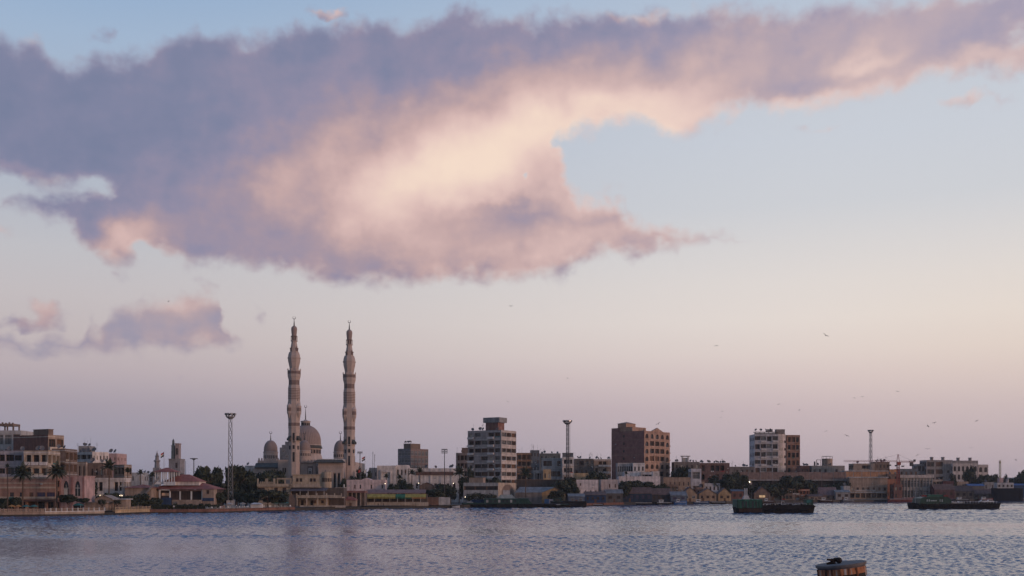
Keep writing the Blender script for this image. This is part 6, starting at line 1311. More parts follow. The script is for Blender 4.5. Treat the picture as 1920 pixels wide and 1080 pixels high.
# ------------------------------------------------------------------ ferries, boats, cars and people
def fender_mesh():
    mb = MB(); n, k, R0, r0 = 12, 6, 0.42, 0.16
    vs = [((R0 + r0*math.cos(2*math.pi*j/k))*math.cos(2*math.pi*i/n), r0*math.sin(2*math.pi*j/k), (R0 + r0*math.cos(2*math.pi*j/k))*math.sin(2*math.pi*i/n)) for i in range(n) for j in range(k)]
    mb.add(vs, [(i*k + j, ((i+1) % n)*k + j, ((i+1) % n)*k + (j+1) % k, i*k + (j+1) % k) for i in range(n) for j in range(k)])
    return spare(mb.build('tyre_fender', HULL))
FEND = fender_mesh()
def hull_mesh(L, B, zd, ends=2.2, z0=-0.8, sheer=0.0):
    mb = MB(); n = 14; rows = []
    for j, z in enumerate((z0, 0.25, zd)):
        ring = []; k = (0.90, 0.97, 1.0)[j]
        prof = [(-0.5, 0.62), (-0.47, 0.82), (-0.42, 0.95), (-0.34, 1.0), (0.34, 1.0), (0.42, 0.95), (0.47, 0.82), (0.5, 0.62)]
        P = [(x * L * k + L/2, -y * B/2) for x, y in prof] + [(x * L * k + L/2, y * B/2) for x, y in prof[::-1]]
        rows.append([(x, y, z + (sheer * (abs(x - L/2) / (L/2)) ** 3 if j == 2 else 0)) for x, y in P])
    m_ = len(rows[0]); vs = [p for r_ in rows for p in r_]
    fs = [(j*m_ + i, j*m_ + (i+1) % m_, (j+1)*m_ + (i+1) % m_, (j+1)*m_ + i) for j in range(2) for i in range(m_)] + [tuple(range(m_))[::-1], tuple(2*m_ + i for i in range(m_))]
    mb.add(vs, fs); return mb
def make_car(m):
    r_ = thing('parked_car', 'car', 'car', (0, 0, 0))
    b_ = MB(); b_.ext([(-2.1, 0.35), (2.1, 0.35), (2.15, 0.62), (2.0, 0.86), (1.0, 0.95), (-1.5, 0.98), (-2.1, 0.9)], -0.82, 0.82); b_.ext([(-1.45, 0.97), (0.95, 0.95), (0.35, 1.42), (-1.0, 1.45)], -0.70, 0.70); b_.build('body', m, r_)
    b_ = MB(); b_.ext([(-1.28, 1.02), (0.70, 1.0), (0.28, 1.36), (-0.95, 1.39)], -0.715, 0.715); b_.build('window', GLASS, r_)
    for x in (-1.3, 1.3):
        for y in (-0.74, 0.56): b_ = MB(); b_.mx = Matrix.Translation((x, y, 0.32)) @ Matrix.Rotation(R(-90), 4, 'X'); b_.lathe([(0.32, 0), (0.32, 0.2)], 10); b_.build('wheel', HULL, r_)
    for y in (-0.6, 0.6): b_ = MB(); b_.box(2.1, 2.17, y - 0.16, y + 0.16, 0.62, 0.78); b_.build('headlight', WPAINT, r_)
    return r_
CARS = {}
def car(label, x, y, z, rz, key, m):
    if key not in CARS: CARS[key] = o = make_car(m)
    else:
        src = CARS[key]; o = src.copy(); COL.objects.link(o)
        for ch in list(src.children): c = ch.copy(); COL.objects.link(c); c.parent = o
    o.location = (x, y, z); o.rotation_euler = (0, 0, rz); o['label'] = label; o['group'] = 'cars on the ferry decks'
    return o
def make_person(top, bottom, arms=0.0, name='person'):
    J = [((0, 0, 0.95), .125), ((0, 0, 1.15), .12), ((0, 0, 1.38), .15), ((0, 0, 1.50), .06), ((0, 0.01, 1.58), .075), ((0, 0.01, 1.68), .088),
         ((-.10, 0, .90), .085), ((-.12, .03, .50), .062), ((-.12, -.02, .08), .042), ((-.12, -.18, .04), .04), ((.10, 0, .90), .085), ((.13, .02, .50), .062), ((.14, -.02, .08), .042), ((.14, -.18, .04), .04),
         ((-.20, 0, 1.40), .062), ((-.26, .03, 1.14), .046), ((-.24, -.10 - arms, .92 + arms), .034), ((-.235, -.15 - arms, .85 + arms), .03), ((.20, 0, 1.40), .062), ((.27, .03, 1.14), .046), ((.25, -.08, .90), .034), ((.245, -.11, .82), .03)]
    E = [(0, 1), (1, 2), (2, 3), (3, 4), (4, 5), (0, 6), (6, 7), (7, 8), (8, 9), (0, 10), (10, 11), (11, 12), (12, 13), (2, 14), (14, 15), (15, 16), (16, 17), (2, 18), (18, 19), (19, 20), (20, 21)]
    me = bpy.data.meshes.new(name); me.from_pydata([j[0] for j in J], E, []); o = bpy.data.objects.new(name, me); COL.objects.link(o)
    o.modifiers.new('skin', 'SKIN'); s_ = o.modifiers.new('sub', 'SUBSURF'); s_.levels = s_.render_levels = 1
    for v, j in zip(me.skin_vertices[0].data, J): v.radius = (j[1], j[1])
    me.skin_vertices[0].data[0].use_root = True
    dg = bpy.context.evaluated_depsgraph_get(); m2 = bpy.data.meshes.new_from_object(o.evaluated_get(dg)); bpy.data.objects.remove(o)
    m2.materials.clear()
    for m in (SKIN, top, bottom): m2.materials.append(m)
    for p in m2.polygons:
        c = p.center; p.material_index = 2 if c.z < 0.97 and abs(c.x) < 0.21 else (0 if c.z > 1.47 or (abs(c.x) > 0.21 and c.z < 1.0) else 1); p.use_smooth = True
    return m2
PEOPLE = [make_person(CLOTH_D, CLOTH_D), make_person(CLOTH_W, CLOTH_D, 0.1), make_person(mat('brown_clothes', (0.12, 0.07, 0.05), streak=0), CLOTH_D), make_person(CLOTH_W, mat('grey_trousers', (0.15, 0.15, 0.16), streak=0))]
HAIRM = None
def make_hair():
    mb = MB(); mb.lathe([(0.098, 1.70), (0.096, 1.76), (0.07, 1.80), (0.01, 1.815)], 10, 0, 0.02); return spare(mb.build('hair', BLKF))
HAIR = make_hair()
def person(label, x, y, z, rz, k, group=None):
    o = bpy.data.objects.new('person', PEOPLE[k]); COL.objects.link(o); o.location = (x, y, z); o.rotation_euler = (0, 0, rz); tag(o, label, 'person', group)
    inst(HAIR, 'hair', o, (0, 0, 0)); return o

# --- the nearer ferry with the white mast housing
Y = 425.0; U = Y / FPX
def fx(p): return (p - 1376) * U
def fz(p): return PZ(p, Y)
t = thing('ferry', 'dark green car ferry with a white mast housing and a black hull', 'ferry', (PX(1376, Y), Y, 0))
L = fx(1524); B = 9.0
hull_mesh(L, B, 2.0, sheer=0.5).build('hull', HULL, t)
b_ = MB(); b_.box(fx(1381), fx(1424), -B/2 - 0.06, -B/2 + 0.2, 0.55, 1.9); b_.build('rust_plating', HULLR, t)
b_ = MB(); b_.box(fx(1377.5), fx(1424), -B/2 + 0.22, B/2 - 0.3, 2.02, fz(937.5)); b_.box(fx(1377), fx(1425), -B/2 + 0.1, B/2 - 0.2, fz(937.5) + 0.002, fz(936)); o = b_.build('deckhouse', FGREEN, t)
for k in range(7): b_ = MB(); x = fx(1380.5 + 6.2 * k); b_.box(x, x + (0.75 if k % 3 else 0.45), -B/2 + 0.12, -B/2 + 0.218, 2.3 if k % 3 else 2.0, fz(939.5)); b_.build('window' if k % 3 else 'door', GLASS if k % 3 else FGREEN2, o)
b_ = MB()
for k in range(5): x = fx(1378 + 11.4 * k); b_.box(x, x + 0.3, -B/2 + 0.1, -B/2 + 0.219, 2.0, fz(937.6))
b_.build('frame_post', FGREEN2, o)
b_ = MB(); x = fx(1398.5); b_.add([(x - 1.45, -1.2, fz(936)), (x + 1.45, -1.2, fz(936)), (x + 1.45, 1.2, fz(936)), (x - 1.45, 1.2, fz(936)), (x - 0.75, -0.7, fz(929)), (x + 0.75, -0.7, fz(929)), (x + 0.75, 0.7, fz(929)), (x - 0.75, 0.7, fz(929))], [(0, 1, 5, 4), (1, 2, 6, 5), (2, 3, 7, 6), (3, 0, 4, 7), (4, 5, 6, 7)]); b_.box(x - 0.65, x - 0.25, -0.5, 0.5, fz(929), fz(915.5)); b_.box(x + 0.2, x + 0.55, -0.5, 0.5, fz(929), fz(915.5)); b_.box(x - 0.25, x + 0.2, -0.3, 0.3, fz(929), fz(918)); b_.build('mast_housing', PALE, t)
b_ = MB(); b_.tube((fx(1405.5), 0.3, fz(936)), (fx(1405.5), 0.3, fz(902)), 0.09, 0.05); b_.tube((fx(1403.5), 0.3, fz(912)), (fx(1409), 0.3, fz(912)), 0.05); b_.box(fx(1403), fx(1412), -0.6, 1.2, fz(914.6), fz(914)); b_.build('mast', DSTEEL, t)
b_ = MB(); b_.ball((fx(1405.7), 0.25, fz(903.5)), 0.22, 6, 5); b_.build('masthead_lamp', LAMP, t)
b_ = MB(); b_.box(fx(1425), fx(1521), -B/2 + 0.02, -B/2 + 0.14, 2.1, fz(946.5)); b_.box(fx(1425), fx(1521), B/2 - 0.14, B/2 - 0.02, 2.1, fz(944)); b_.build('bulwark', HULL, t)
b_ = MB()
for k in range(14): x = fx(1427 + 6.6 * k); b_.tube((x, -B/2 + 0.1, fz(946.5)), (x, -B/2 + 0.1, fz(943.5)), 0.04)
b_.tube((fx(1427), -B/2 + 0.1, fz(943.5)), (fx(1506), -B/2 + 0.1, fz(943.5)), 0.045); b_.build('rail', WPAINT, t)
b_ = MB()
for x in (1458, 1474, 1490, 1506): b_.tube((fx(x), B/2 - 0.8, 2.0), (fx(x), B/2 - 0.8, fz(934)), 0.07)
b_.box(fx(1456), fx(1520), B/2 - 2.6, B/2 - 0.5, fz(934), fz(933.3)); b_.build('awning_frame', FGREEN2, t)
b_ = MB(); b_.box(fx(1505.5), fx(1519.5), -B/2 + 0.4, -B/2 + 4, 2.02, fz(936)); o = b_.build('stern_cabin', FGREEN2, t); b_ = MB(); b_.box(fx(1507), fx(1516), -B/2 + 0.3, -B/2 + 0.39, fz(942.5), fz(937.5)); b_.build('window', mat('teal_glass', (0.03, 0.13, 0.12), rough=0.3, streak=0), o)
b_ = MB(); b_.ext([(fx(1519), 1.6), (fx(1524.5), 2.6), (fx(1524.5), 3.0), (fx(1519), 2.1)], -3.4, 3.4); b_.build('ramp', HULL, t)
for k in range(12): inst(FEND, 'tyre_fender', t, (fx(1430 + 7.2 * k), -B/2 - 0.12, 1.15 + 0.12 * (k % 2)))
b_ = MB(); x = fx(1460); b_.tube((x, -B/2 + 0.2, 2.0), (x, -B/2 + 0.2, fz(939.5)), 0.12); b_.tube((x, -B/2 + 0.2, fz(939.5)), (x + 0.9, -B/2 + 0.2, fz(939.5)), 0.12); b_.tube((x + 0.9, -B/2 + 0.2, fz(939.5)), (x + 1.2, -B/2 + 0.2, fz(942)), 0.12); b_.build('vent_pipe', PALE, t)
ox1, dz = t.location.x, 2.08
for i, (p, yy, key, m, lab) in enumerate(((1437, -2.2, 'g', CPAINT, 'silver car on the nearer ferry, right beside the green deckhouse'), (1471, -2.0, 'w', WPAINT, 'white car in the middle of the nearer ferry deck'), (1488, -2.2, 'w', WPAINT, 'white car right of the middle on the nearer ferry deck'), (1499, 1.2, 'g', CPAINT, 'silver car on the far side of the nearer ferry by its stern cabin'))):
    car(lab, ox1 + fx(p), Y + yy, dz, 0.0 if i % 2 else math.pi, key, m)
for i, (p, yy, k) in enumerate(((1427.5, -3.9, 1), (1430, -3.6, 0), (1444, -3.8, 2), (1450, -3.7, 3), (1464, -3.9, 0), (1481, -3.8, 1))):
    person('passenger standing at the rail of the nearer ferry', ox1 + fx(p), Y + yy, dz, 0.3 * i, k, 'passengers on the nearer ferry')

# --- the farther ferry with white marks on its green house
Y = 513.0; U = Y / FPX
def gx(p): return (p - 1705) * U
t = thing('ferry', 'long green car ferry with white painted marks on its deckhouse, at the right', 'ferry', (PX(1705, Y), Y, 0))
L = gx(1870.5); B = 10.5
hull_mesh(L, B, 2.1, sheer=0.9).build('hull', HULL, t)
b_ = MB(); b_.ext([(gx(1716), 2.1), (gx(1776), 2.1), (gx(1776), PZ(937, Y)), (gx(1769), PZ(931, Y)), (gx(1735), PZ(931, Y)), (gx(1719), PZ(934, Y))], -B/2 + 0.3, B/2 - 0.4); o = b_.build('deckhouse', FGREEN2, t)
b_ = MB(); b_.box(gx(1734), gx(1762), -B/2 + 1.2, B/2 - 1.5, PZ(931, Y) + 0.005, PZ(927.3, Y)); b_.build('wheelhouse', FGREEN, t)
b_ = MB(); yb = -B/2 + 0.24
for p0, p1, y0, y1 in ((1730.0, 1731.8, 936.2, 940), (1733.8, 1735.6, 936.2, 940), (1754.3, 1755.6, 936, 940.4), (1757.8, 1759.8, 936, 940.6)): b_.box(gx(p0), gx(p1), yb, yb + 0.055, PZ(y1, Y), PZ(y0, Y))
for k in range(5): b_.box(gx(1737.5 + 2.3*k), gx(1739.2 + 2.3*k), yb, yb + 0.055, PZ(939.6, Y), PZ(937.4 + 0.4 * (k % 2), Y))
b_.build('painted_marks', mat('faded_white', (0.38, 0.42, 0.42), streak=0), o)
for p in (1720, 1745, 1752, 1766, 1772): b_ = MB(); b_.box(gx(p), gx(p) + 0.7, yb, yb + 0.056, PZ(944.5, Y), PZ(942.5, Y)); b_.build('window', GLASS, o)
for p in (1722, 1762): b_ = MB(); b_.ext([(gx(p), PZ(931.2, Y)), (gx(p + 9), PZ(931.2, Y)), (gx(p + 8.4), PZ(928, Y)), (gx(p + 0.6), PZ(928, Y))], -B/2 + 0.8, -B/2 + 2.4); b_.build('lifeboat', mat('dull_red', (0.22, 0.05, 0.05)), t)
b_ = MB(); b_.box(gx(1776.5), gx(1866), -B/2 + 0.02, -B/2 + 0.16, 2.1, PZ(943.5, Y)); b_.box(gx(1776.5), gx(1866), B/2 - 0.16, B/2 - 0.02, 2.1, PZ(941, Y)); b_.box(gx(1836), gx(1867), -B/2 + 0.1, B/2 - 0.1, 2.1, PZ(943, Y)); b_.build('bulwark', HULL, t)
b_ = MB()
for k in range(16): x = gx(1778 + 5.4 * k); b_.tube((x, -B/2 + 0.1, PZ(943.5, Y)), (x, -B/2 + 0.1, PZ(939.4, Y)), 0.05)
b_.tube((gx(1778), -B/2 + 0.1, PZ(939.4, Y)), (gx(1806), -B/2 + 0.1, PZ(939.4, Y)), 0.06); b_.tube((gx(1806), -B/2 + 0.1, PZ(940.4, Y)), (gx(1862), -B/2 + 0.1, PZ(940.4, Y)), 0.05); b_.build('rail', WPAINT, t)
b_ = MB(); b_.ext([(gx(1864), 1.7), (gx(1870), 2.7), (gx(1870), 3.1), (gx(1864), 2.2)], -4, 4); b_.build('ramp', HULL, t)
b_ = MB(); b_.tube((gx(1716), 0, 2.1), (gx(1716), 0, PZ(921, Y)), 0.1, 0.05); b_.build('mast', WPAINT, t)
for k in range(18): inst(FEND, 'tyre_fender', t, (gx(1712 + 8.6 * k), -B/2 - 0.12, 1.1 + 0.15 * (k % 2)))
ox2 = t.location.x
for i, (p, yy, key, m, lab) in enumerate(((1784, -2.5, 'w', WPAINT, 'white car beside the deckhouse on the farther ferry'), (1795, -2.6, 'w', WPAINT, 'white car second from the deckhouse on the farther ferry'), (1840, -2.4, 'g', CPAINT, 'silver car near the bow on the farther ferry'), (1850, -2.6, 'w', WPAINT, 'white car nearest the bow ramp on the farther ferry'))):
    car(lab, ox2 + gx(p), Y + yy, 2.9 if p > 1836 else 2.2, math.pi * (i % 2), key, m)
for i, (p, yy, k) in enumerate(((1779, -4.6, 1), (1788, -4.6, 3), (1799, -4.5, 0), (1805, -4.5, 2), (1812, -4.6, 1), (1820, -4.6, 0), (1827, -4.4, 3), (1833, -4.6, 2))):
    person('passenger standing along the rail of the farther ferry', ox2 + gx(p), Y + yy, 2.2, 0.4 * i, k, 'passengers on the farther ferry')

# --- the moored ferry before the annex, the dark barge beside it, boats along the quay
Y = 540.0; U = Y / FPX
def hx(p): return (p - 866) * U
t = thing('ferry', 'moored dark green ferry with a pale sloping roof housing before the painted wall', 'ferry', (PX(866, Y), Y, 0))
L = hx(1072); B = 10
hull_mesh(L, B, 1.9, sheer=0.3).build('hull', HULL, t)
b_ = MB(); b_.box(hx(908), hx(972), -B/2 + 0.3, B/2 - 0.4, 1.92, PZ(934.5, Y)); o = b_.build('deckhouse', FGREEN2, t)
for k in range(8): b_ = MB(); x = hx(912 + 7.4*k); b_.box(x, x + 1.1, -B/2 + 0.22, -B/2 + 0.298, PZ(942, Y), PZ(937, Y)); b_.build('window', GLASS if k % 3 else PALE, o)
b_ = MB(); x0, x1 = hx(932), hx(966); b_.add([(x0, -2.6, PZ(934.4, Y)), (x1, -2.6, PZ(934.4, Y)), (x1, 2.6, PZ(934.4, Y)), (x0, 2.6, PZ(934.4, Y)), (x0 + 1.6, -1.3, PZ(927.5, Y)), (x1 - 1.6, -1.3, PZ(927.5, Y)), (x1 - 1.6, 1.3, PZ(927.5, Y)), (x0 + 1.6, 1.3, PZ(927.5, Y))], [(0, 1, 5, 4), (1, 2, 6, 5), (2, 3, 7, 6), (3, 0, 4, 7), (4, 5, 6, 7)]); b_.build('roof_housing', mat('grey_green', (0.30, 0.31, 0.28)), t)
b_ = MB(); b_.box(hx(943), hx(956), -0.8, 0.8, PZ(927.5, Y) + 0.01, PZ(919, Y)); b_.build('wheelhouse', PALE, t)
b_ = MB(); b_.box(hx(972.3), hx(991), -B/2 + 0.2, B/2 - 0.4, 1.92, PZ(934, Y)); b_.ext([(hx(991), 1.92), (hx(999), 1.92), (hx(991), PZ(937, Y))], -B/2 + 0.2, -B/2 + 0.5); b_.build('green_screen', FGREEN2, t)
b_ = MB(); b_.box(hx(868), hx(907), -B/2 + 0.1, -B/2 + 0.3, 1.92, PZ(942.5, Y)); b_.box(hx(1000), hx(1066), -B/2 + 0.1, -B/2 + 0.3, 1.92, PZ(946.5, Y)); b_.build('bulwark', FGREEN2, t)
b_ = MB(); b_.box(hx(1009), hx(1050), -B/2 + 0.06, -B/2 + 0.098, PZ(946.4, Y), PZ(945.8, Y)); b_.build('white_rail', WPAINT, t)
for k in range(16): inst(FEND, 'tyre_fender', t, (hx(874 + 12 * k), -B/2 - 0.1, 1.0))
t = thing('barge', 'low black barge with an upswept end moored right of the sloping-roofed ferry', 'barge', (PX(1032, 556), 556, 0)); L = PX(1100, 556) - PX(1032, 556)
hull_mesh(L, 7, 2.4, sheer=0.8).build('hull', HULL, t); b_ = MB(); b_.box(L*0.08, L*0.30, -2, 2, 2.3, 4.6); o = b_.build('cabin', mat('black_green', (0.02, 0.05, 0.045)), t); inst(WIN['glass'], 'window', o, (L*0.19, -2.1, 3.2), 0, (1.8, 1, 0.9)); b_ = MB(); b_.box(L*0.35, L*0.95, -3.4, -3.25, 2.4, 3.1); b_.build('bulwark', HULL, t)
def launch(label, p0, p1, off, hm, cab=True, z=1.2):
    Y_ = S((p0 + p1) / 2, -off); t = thing('boat', label, 'boat', (PX(p0, Y_), Y_, 0)); L_ = PX(p1, Y_) - PX(p0, Y_)
    mb = MB(); n = 10; B_ = min(L_ * 0.3, 4)
    rows = []
    for z_, k in ((-0.4, 0.55), (0.3, 0.85), (z, 1.0)):
        half = [(L_ * (i / n), B_/2 * k * (math.sin(math.pi * min(0.5 + 0.5 * (1 - i / n) ** 0.6, 1) ) if False else (1 - (i / n) ** 3) * (0.75 + 0.25 * min(i / 3.0, 1)))) for i in range(n + 1)]
        rows.append([(x, -y, z_ + (0.55 * (x / L_) ** 2 * z if z_ == z else 0)) for x, y in half] + [(x, y, z_ + (0.55 * (x / L_) ** 2 * z if z_ == z else 0)) for x, y in half[::-1][1:]])
    m_ = len(rows[0]); mb.add([p for r_ in rows for p in r_], [(j*m_ + i, j*m_ + (i+1) % m_, (j+1)*m_ + (i+1) % m_, (j+1)*m_ + i) for j in range(2) for i in range(m_)] + [tuple(2*m_ + i for i in range(m_))])
    mb.build('hull', hm, t)
    b_ = MB(); b_.box(L_*0.05, L_*0.9, -B_/2 - 0.02, -B_/2 + 0.06, z - 0.18, z + 0.02); b_.build('rubbing_strake', WPAINT, t)
    if cab:
        b_ = MB(); b_.box(L_*0.18, L_*0.42, -B_*0.3, B_*0.3, z, z + 1.5); b_.box(L_*0.16, L_*0.45, -B_*0.34, B_*0.34, z + 1.5, z + 1.65); o = b_.build('cabin', WPAINT, t); b_ = MB(); b_.box(L_*0.21, L_*0.39, -B_*0.3 - 0.05, -B_*0.3 - 0.004, z + 0.7, z + 1.25); b_.build('window', GLASS, o)
    return t
launch('wooden boat with a pale deck line and dark red hull below the crane', 1664, 1716, 6, mat('hull_red', (0.16, 0.045, 0.04)), False, 2.2)
launch('small white launch moored left of the beige dock building', 1579, 1602, 4, mat('hull_grey', (0.1, 0.1, 0.11)), True, 1.6)
launch('dark launch with a small white cabin moored before the wide ochre cottage', 1300, 1330, 3, DBLUE, True, 1.5)
launch('dark low boat moored before the yellow cottage', 1332, 1362, 3, HULL, False, 1.5)
launch('dark boat moored below the patched blue doors', 1230, 1262, 3, HULL, True, 1.3)
launch('long dark boat moored before the widest blue boat shed', 1184, 1226, 3, HULL, False, 1.3)
launch('small dark boat moored under the red-brown low quay', 1108, 1132, 3, HULLR, False, 1.0)
launch('pale dinghy moored at the rough quay left of the sloping-roofed ferry', 848, 862, 2, PALE, False, 0.9)
def masted(label, p0, p1, off, hm, mh):
    t = launch(label, p0, p1, off, hm, True, 1.6); L_ = PX(p1, S((p0 + p1) / 2, -off)) - PX(p0, S((p0 + p1) / 2, -off))
    b_ = MB(); b_.tube((L_*0.5, 0, 1.6), (L_*0.5, 0, mh), 0.09, 0.05, 5); b_.tube((L_*0.5, 0, mh*0.45), (L_*0.85, 0, mh*0.75), 0.05, n=4); b_.tube((L_*0.5, 0, mh), (L_*0.98, 0, 2.3), 0.025, n=3); b_.tube((L_*0.5, 0, mh), (L_*0.04, 0, 1.9), 0.025, n=3); b_.build('mast', DSTEEL, t)
masted('fishing boat with a bare mast moored under the mauve roofed shed', 1536, 1562, 4, HULLR, 8.5)
masted('masted dark boat moored behind the bow of the farther ferry', 1836, 1862, 8, mat('hull_red', (0.16, 0.045, 0.04)), 9.0)
masted('masted blue boat moored before the dark red gear shed', 1752, 1782, 7, DBLUE, 9.5)
masted('masted boat with a pale cabin moored before the dark brown workshop', 1790, 1818, 6, HULL, 8.0)
masted('small masted boat moored below the brown barn behind the ferry', 1430, 1452, 4, HULLR, 7.0)
masted('small masted boat at the quay left of the yellow cottage', 1264, 1288, 3, BLUEP, 6.5)
# dark blue ship with a white bridge
Y = S(1888, -10); U = Y / FPX
t = thing('moored_ship', 'moored dark blue ship with a white bridge deck at the right edge', 'ship', (PX(1861, Y), Y, 0)); L = PX(1916, Y) - PX(1861, Y)
zh = PZ(916, Y)
hull_mesh(L, 8, zh, sheer=0.4).build('hull', mat('navy_hull', (0.012, 0.015, 0.025), rough=0.9, spec=0.1), t)
b_ = MB(); b_.box(L*0.10, L*0.66, -3, 3, zh + 0.01, PZ(905, Y)); o = b_.build('bridge_deck', PALE, t)
for k in range(4): inst(WIN['dark'], 'window', o, (L*(0.17 + 0.14*k), -3.1, zh + 1.2), 0, (1.4, 1, 1.7))
b_ = MB(); b_.box(L*0.20, L*0.33, -2, 2, PZ(904.5, Y) + 0.01, PZ(896, Y)); b_.build('wheelhouse', PINK, t); b_ = MB(); b_.lathe([(1.1, PZ(904.5, Y)), (1.0, PZ(898, Y))], 10, L*0.5, 0); b_.build('funnel', PALE, t)
# rusty mooring dolphin in the foreground
Y = 58.0; U = Y / FPX
t = thing('mooring_pile', 'big rusty round mooring pile with a tilted grey cap in the near water', 'mooring pile', (PX(1578, Y) + 0.66, Y, 0)); t.rotation_euler = (R(-1.0), R(-6.5), 0)
rust = mat('rusty_steel', (0.26, 0.13, 0.075), rough=0.8, var=0.5, scale=1.6, streak=0)
nt = rust.node_tree; b = nt.nodes['Principled BSDF']
tcn = nt.nodes.new('ShaderNodeTexCoord'); mp = nt.nodes.new('ShaderNodeMapping'); mp.inputs['Scale'].default_value = (3.2, 3.2, 0.35); nt.links.new(tcn.outputs['Object'], mp.inputs[0])
nz_ = nt.nodes.new('ShaderNodeTexNoise'); nz_.inputs['Scale'].default_value = 1.6; nz_.inputs['Detail'].default_value = 6; nt.links.new(mp.outputs[0], nz_.inputs['Vector'])
cr = nt.nodes.new('ShaderNodeValToRGB'); nt.links.new(nz_.outputs['Fac'], cr.inputs[0])
for e, (p, c) in zip([cr.color_ramp.elements[0], cr.color_ramp.elements[1]] + [cr.color_ramp.elements.new(0.5) for _ in range(3)], ((0.30, (0.035, 0.022, 0.018)), (0.74, (0.30, 0.27, 0.25)), (0.42, (0.18, 0.065, 0.035)), (0.52, (0.46, 0.18, 0.08)), (0.60, (0.42, 0.31, 0.25)))): e.position = p; e.color = (*c, 1)
nt.links.new(cr.outputs[0], b.inputs['Base Color'])
r_ = 43.0 * U; zt = PZ(1059, Y) ; zl = PZ(1074, Y)
b_ = MB(); b_.lathe([(r_, zl), (r_ * 0.985, zt - 0.02)], 40); b_.build('steel_band', rust, t)
b_ = MB(); b_.lathe([(r_ * 0.98, -2), (r_ * 0.985, zl - 0.002)], 40); b_.build('pile_shaft', mat('pile_dark', (0.035, 0.028, 0.022), scale=2), t)
b_ = MB(); b_.lathe([(r_ * 0.98, zt - 0.12), (r_ * 1.07, zt), (r_ * 1.075, zt + 0.10), (r_ * 1.05, zt + 0.13)], 40); b_.build('cap', mat('cap_concrete', (0.16, 0.138, 0.132), scale=3, var=0.35, streak=0), t)
b_ = MB()
for k in range(9): a = k * 0.7 + 0.2; b_.box(r_ * 1.0 * math.cos(a) - 0.05, r_ * math.cos(a) + 0.05, r_ * math.sin(a) - 0.05, r_ * math.sin(a) + 0.05, zt - 0.6, zt - 0.1)
b_.build('fixing_cleat', rust, t)
b_ = MB(); z_ = zt + 0.13; cx0 = -14 * U
b_.tube((cx0, 0, z_), (cx0, 0, z_ + 0.28), 0.13, 0.12, 10); b_.ball((cx0 + 0.30, -0.1, z_ + 0.16), 0.17, 8, 6); b_.tube((cx0 + 0.05, 0, z_ + 0.22), (cx0 + 0.35, -0.1, z_ + 0.20), 0.11, 0.12, 8)
b_.tube((cx0 - 0.34, -0.1, z_ + 0.28), (cx0 + 0.1, 0, z_ + 0.18), 0.05, 0.09, 7); b_.tube((cx0 - 0.36, 0.0, z_ + 0.05), (cx0, 0, z_ + 0.08), 0.06, 0.09, 7); b_.build('mooring_bollard', mat('bollard_iron', (0.03, 0.018, 0.016)), t)

# ------------------------------------------------------------------ masts, crane, flags, lamps, terrace furniture, birds
def make_flood():
    mb = MB(); mb.box(-0.45, 0.45, -0.22, 0.22, -0.3, 0.3, 0); mb.box(-0.38, 0.38, -0.26, -0.221, -0.24, 0.24, 1); mb.box(-0.06, 0.06, 0.0, 0.3, -0.7, -0.3, 0)
    return spare(mb.build('floodlight', [DSTEEL, mat('lamp_glass', (0.35, 0.35, 0.36), rough=0.2, streak=0)]))
FLOOD = make_flood()
def lattice(label, px, off, ytop, wb, wt, hw, nl, ladder=False, ybase=None, m=STEEL, name='floodlight_mast'):
    Y = S(px, off); u = Y / FPX; H = PZ(ytop, Y) - GZ - 0.8; t = thing(name, label, 'floodlight mast', (PX(px, Y), Y, GZ), R(18)); a, b = wb*u/2.3, wt*u/2.3
    zb = 0.0
    if ybase: zb = PZ(ybase, Y) - GZ; f_ = MB(); f_.box(-a*1.7, -a*0.1, -a*1.2, a*1.2, 0, zb - 0.002); f_.box(a*0.1, a*1.7, -a*1.2, a*1.2, 0, zb - 0.002); f_.box(-a*1.8, a*1.8, -a*1.3, a*1.3, 0, zb*0.3); f_.build('footing', PALE, t)
    mb = MB(); n = max(int(H / (2.2 * (a + b))), 6)
    def c(k, z): w = a + (b - a) * (z - zb) / (H - zb); sx, sy = ((-1, -1), (1, -1), (1, 1), (-1, 1))[k % 4]; return (sx*w, sy*w, z)
    for k in range(4): mb.tube(c(k, zb), c(k, H), 0.14 * min(1, u*3.4), 0.10 * min(1, u*3.4), 5)
    for i in range(n):
        z0, z1 = zb + (H - zb)*i/n, zb + (H - zb)*(i + 1)/n
        for k in range(4): mb.tube(c(k, z0), c(k + 1, z1), 0.085, n=3); mb.tube(c(k + 1, z0), c(k, z1), 0.085, n=3); mb.tube(c(k, z1), c(k + 1, z1), 0.085, n=3)
    mb.build('lattice_tower', m, t)
    if ladder: l_ = MB(); l_.tube((a*1.3, -a*1.6, 0), (b*1.3, -b*1.8, H), 0.09); l_.tube((a*1.3 + 0.5, -a*1.6, 0), (b*1.3 + 0.5, -b*1.8, H), 0.09); l_.build('ladder', m, t)
    r = hw*u/2; p_ = MB(); p_.lathe([(r*0.35, H - 1.0), (r*0.85, H), (r*0.85, H + 0.18), (r*0.3, H + 0.2)], 10)
    for k in range(10): q = 2*math.pi*k/10; p_.tube((r*0.85*math.cos(q), r*0.85*math.sin(q), H + 0.15), (r*0.85*math.cos(q), r*0.85*math.sin(q), H + 1.2), 0.05, n=4)
    p_.lathe([(r*0.83, H + 1.15), (r*0.87, H + 1.15), (r*0.87, H + 1.25), (r*0.83, H + 1.25)], 10); p_.build('platform', m, t)
    for k in range(nl): q = 2*math.pi*k/nl + 0.2; s_ = 1.5 if u > 0.3 else 1.25; inst(FLOOD, 'floodlight', t, (r*0.9*math.cos(q), r*0.9*math.sin(q), H + 1.15), q + math.pi/2, (s_, s_, s_))
    return t
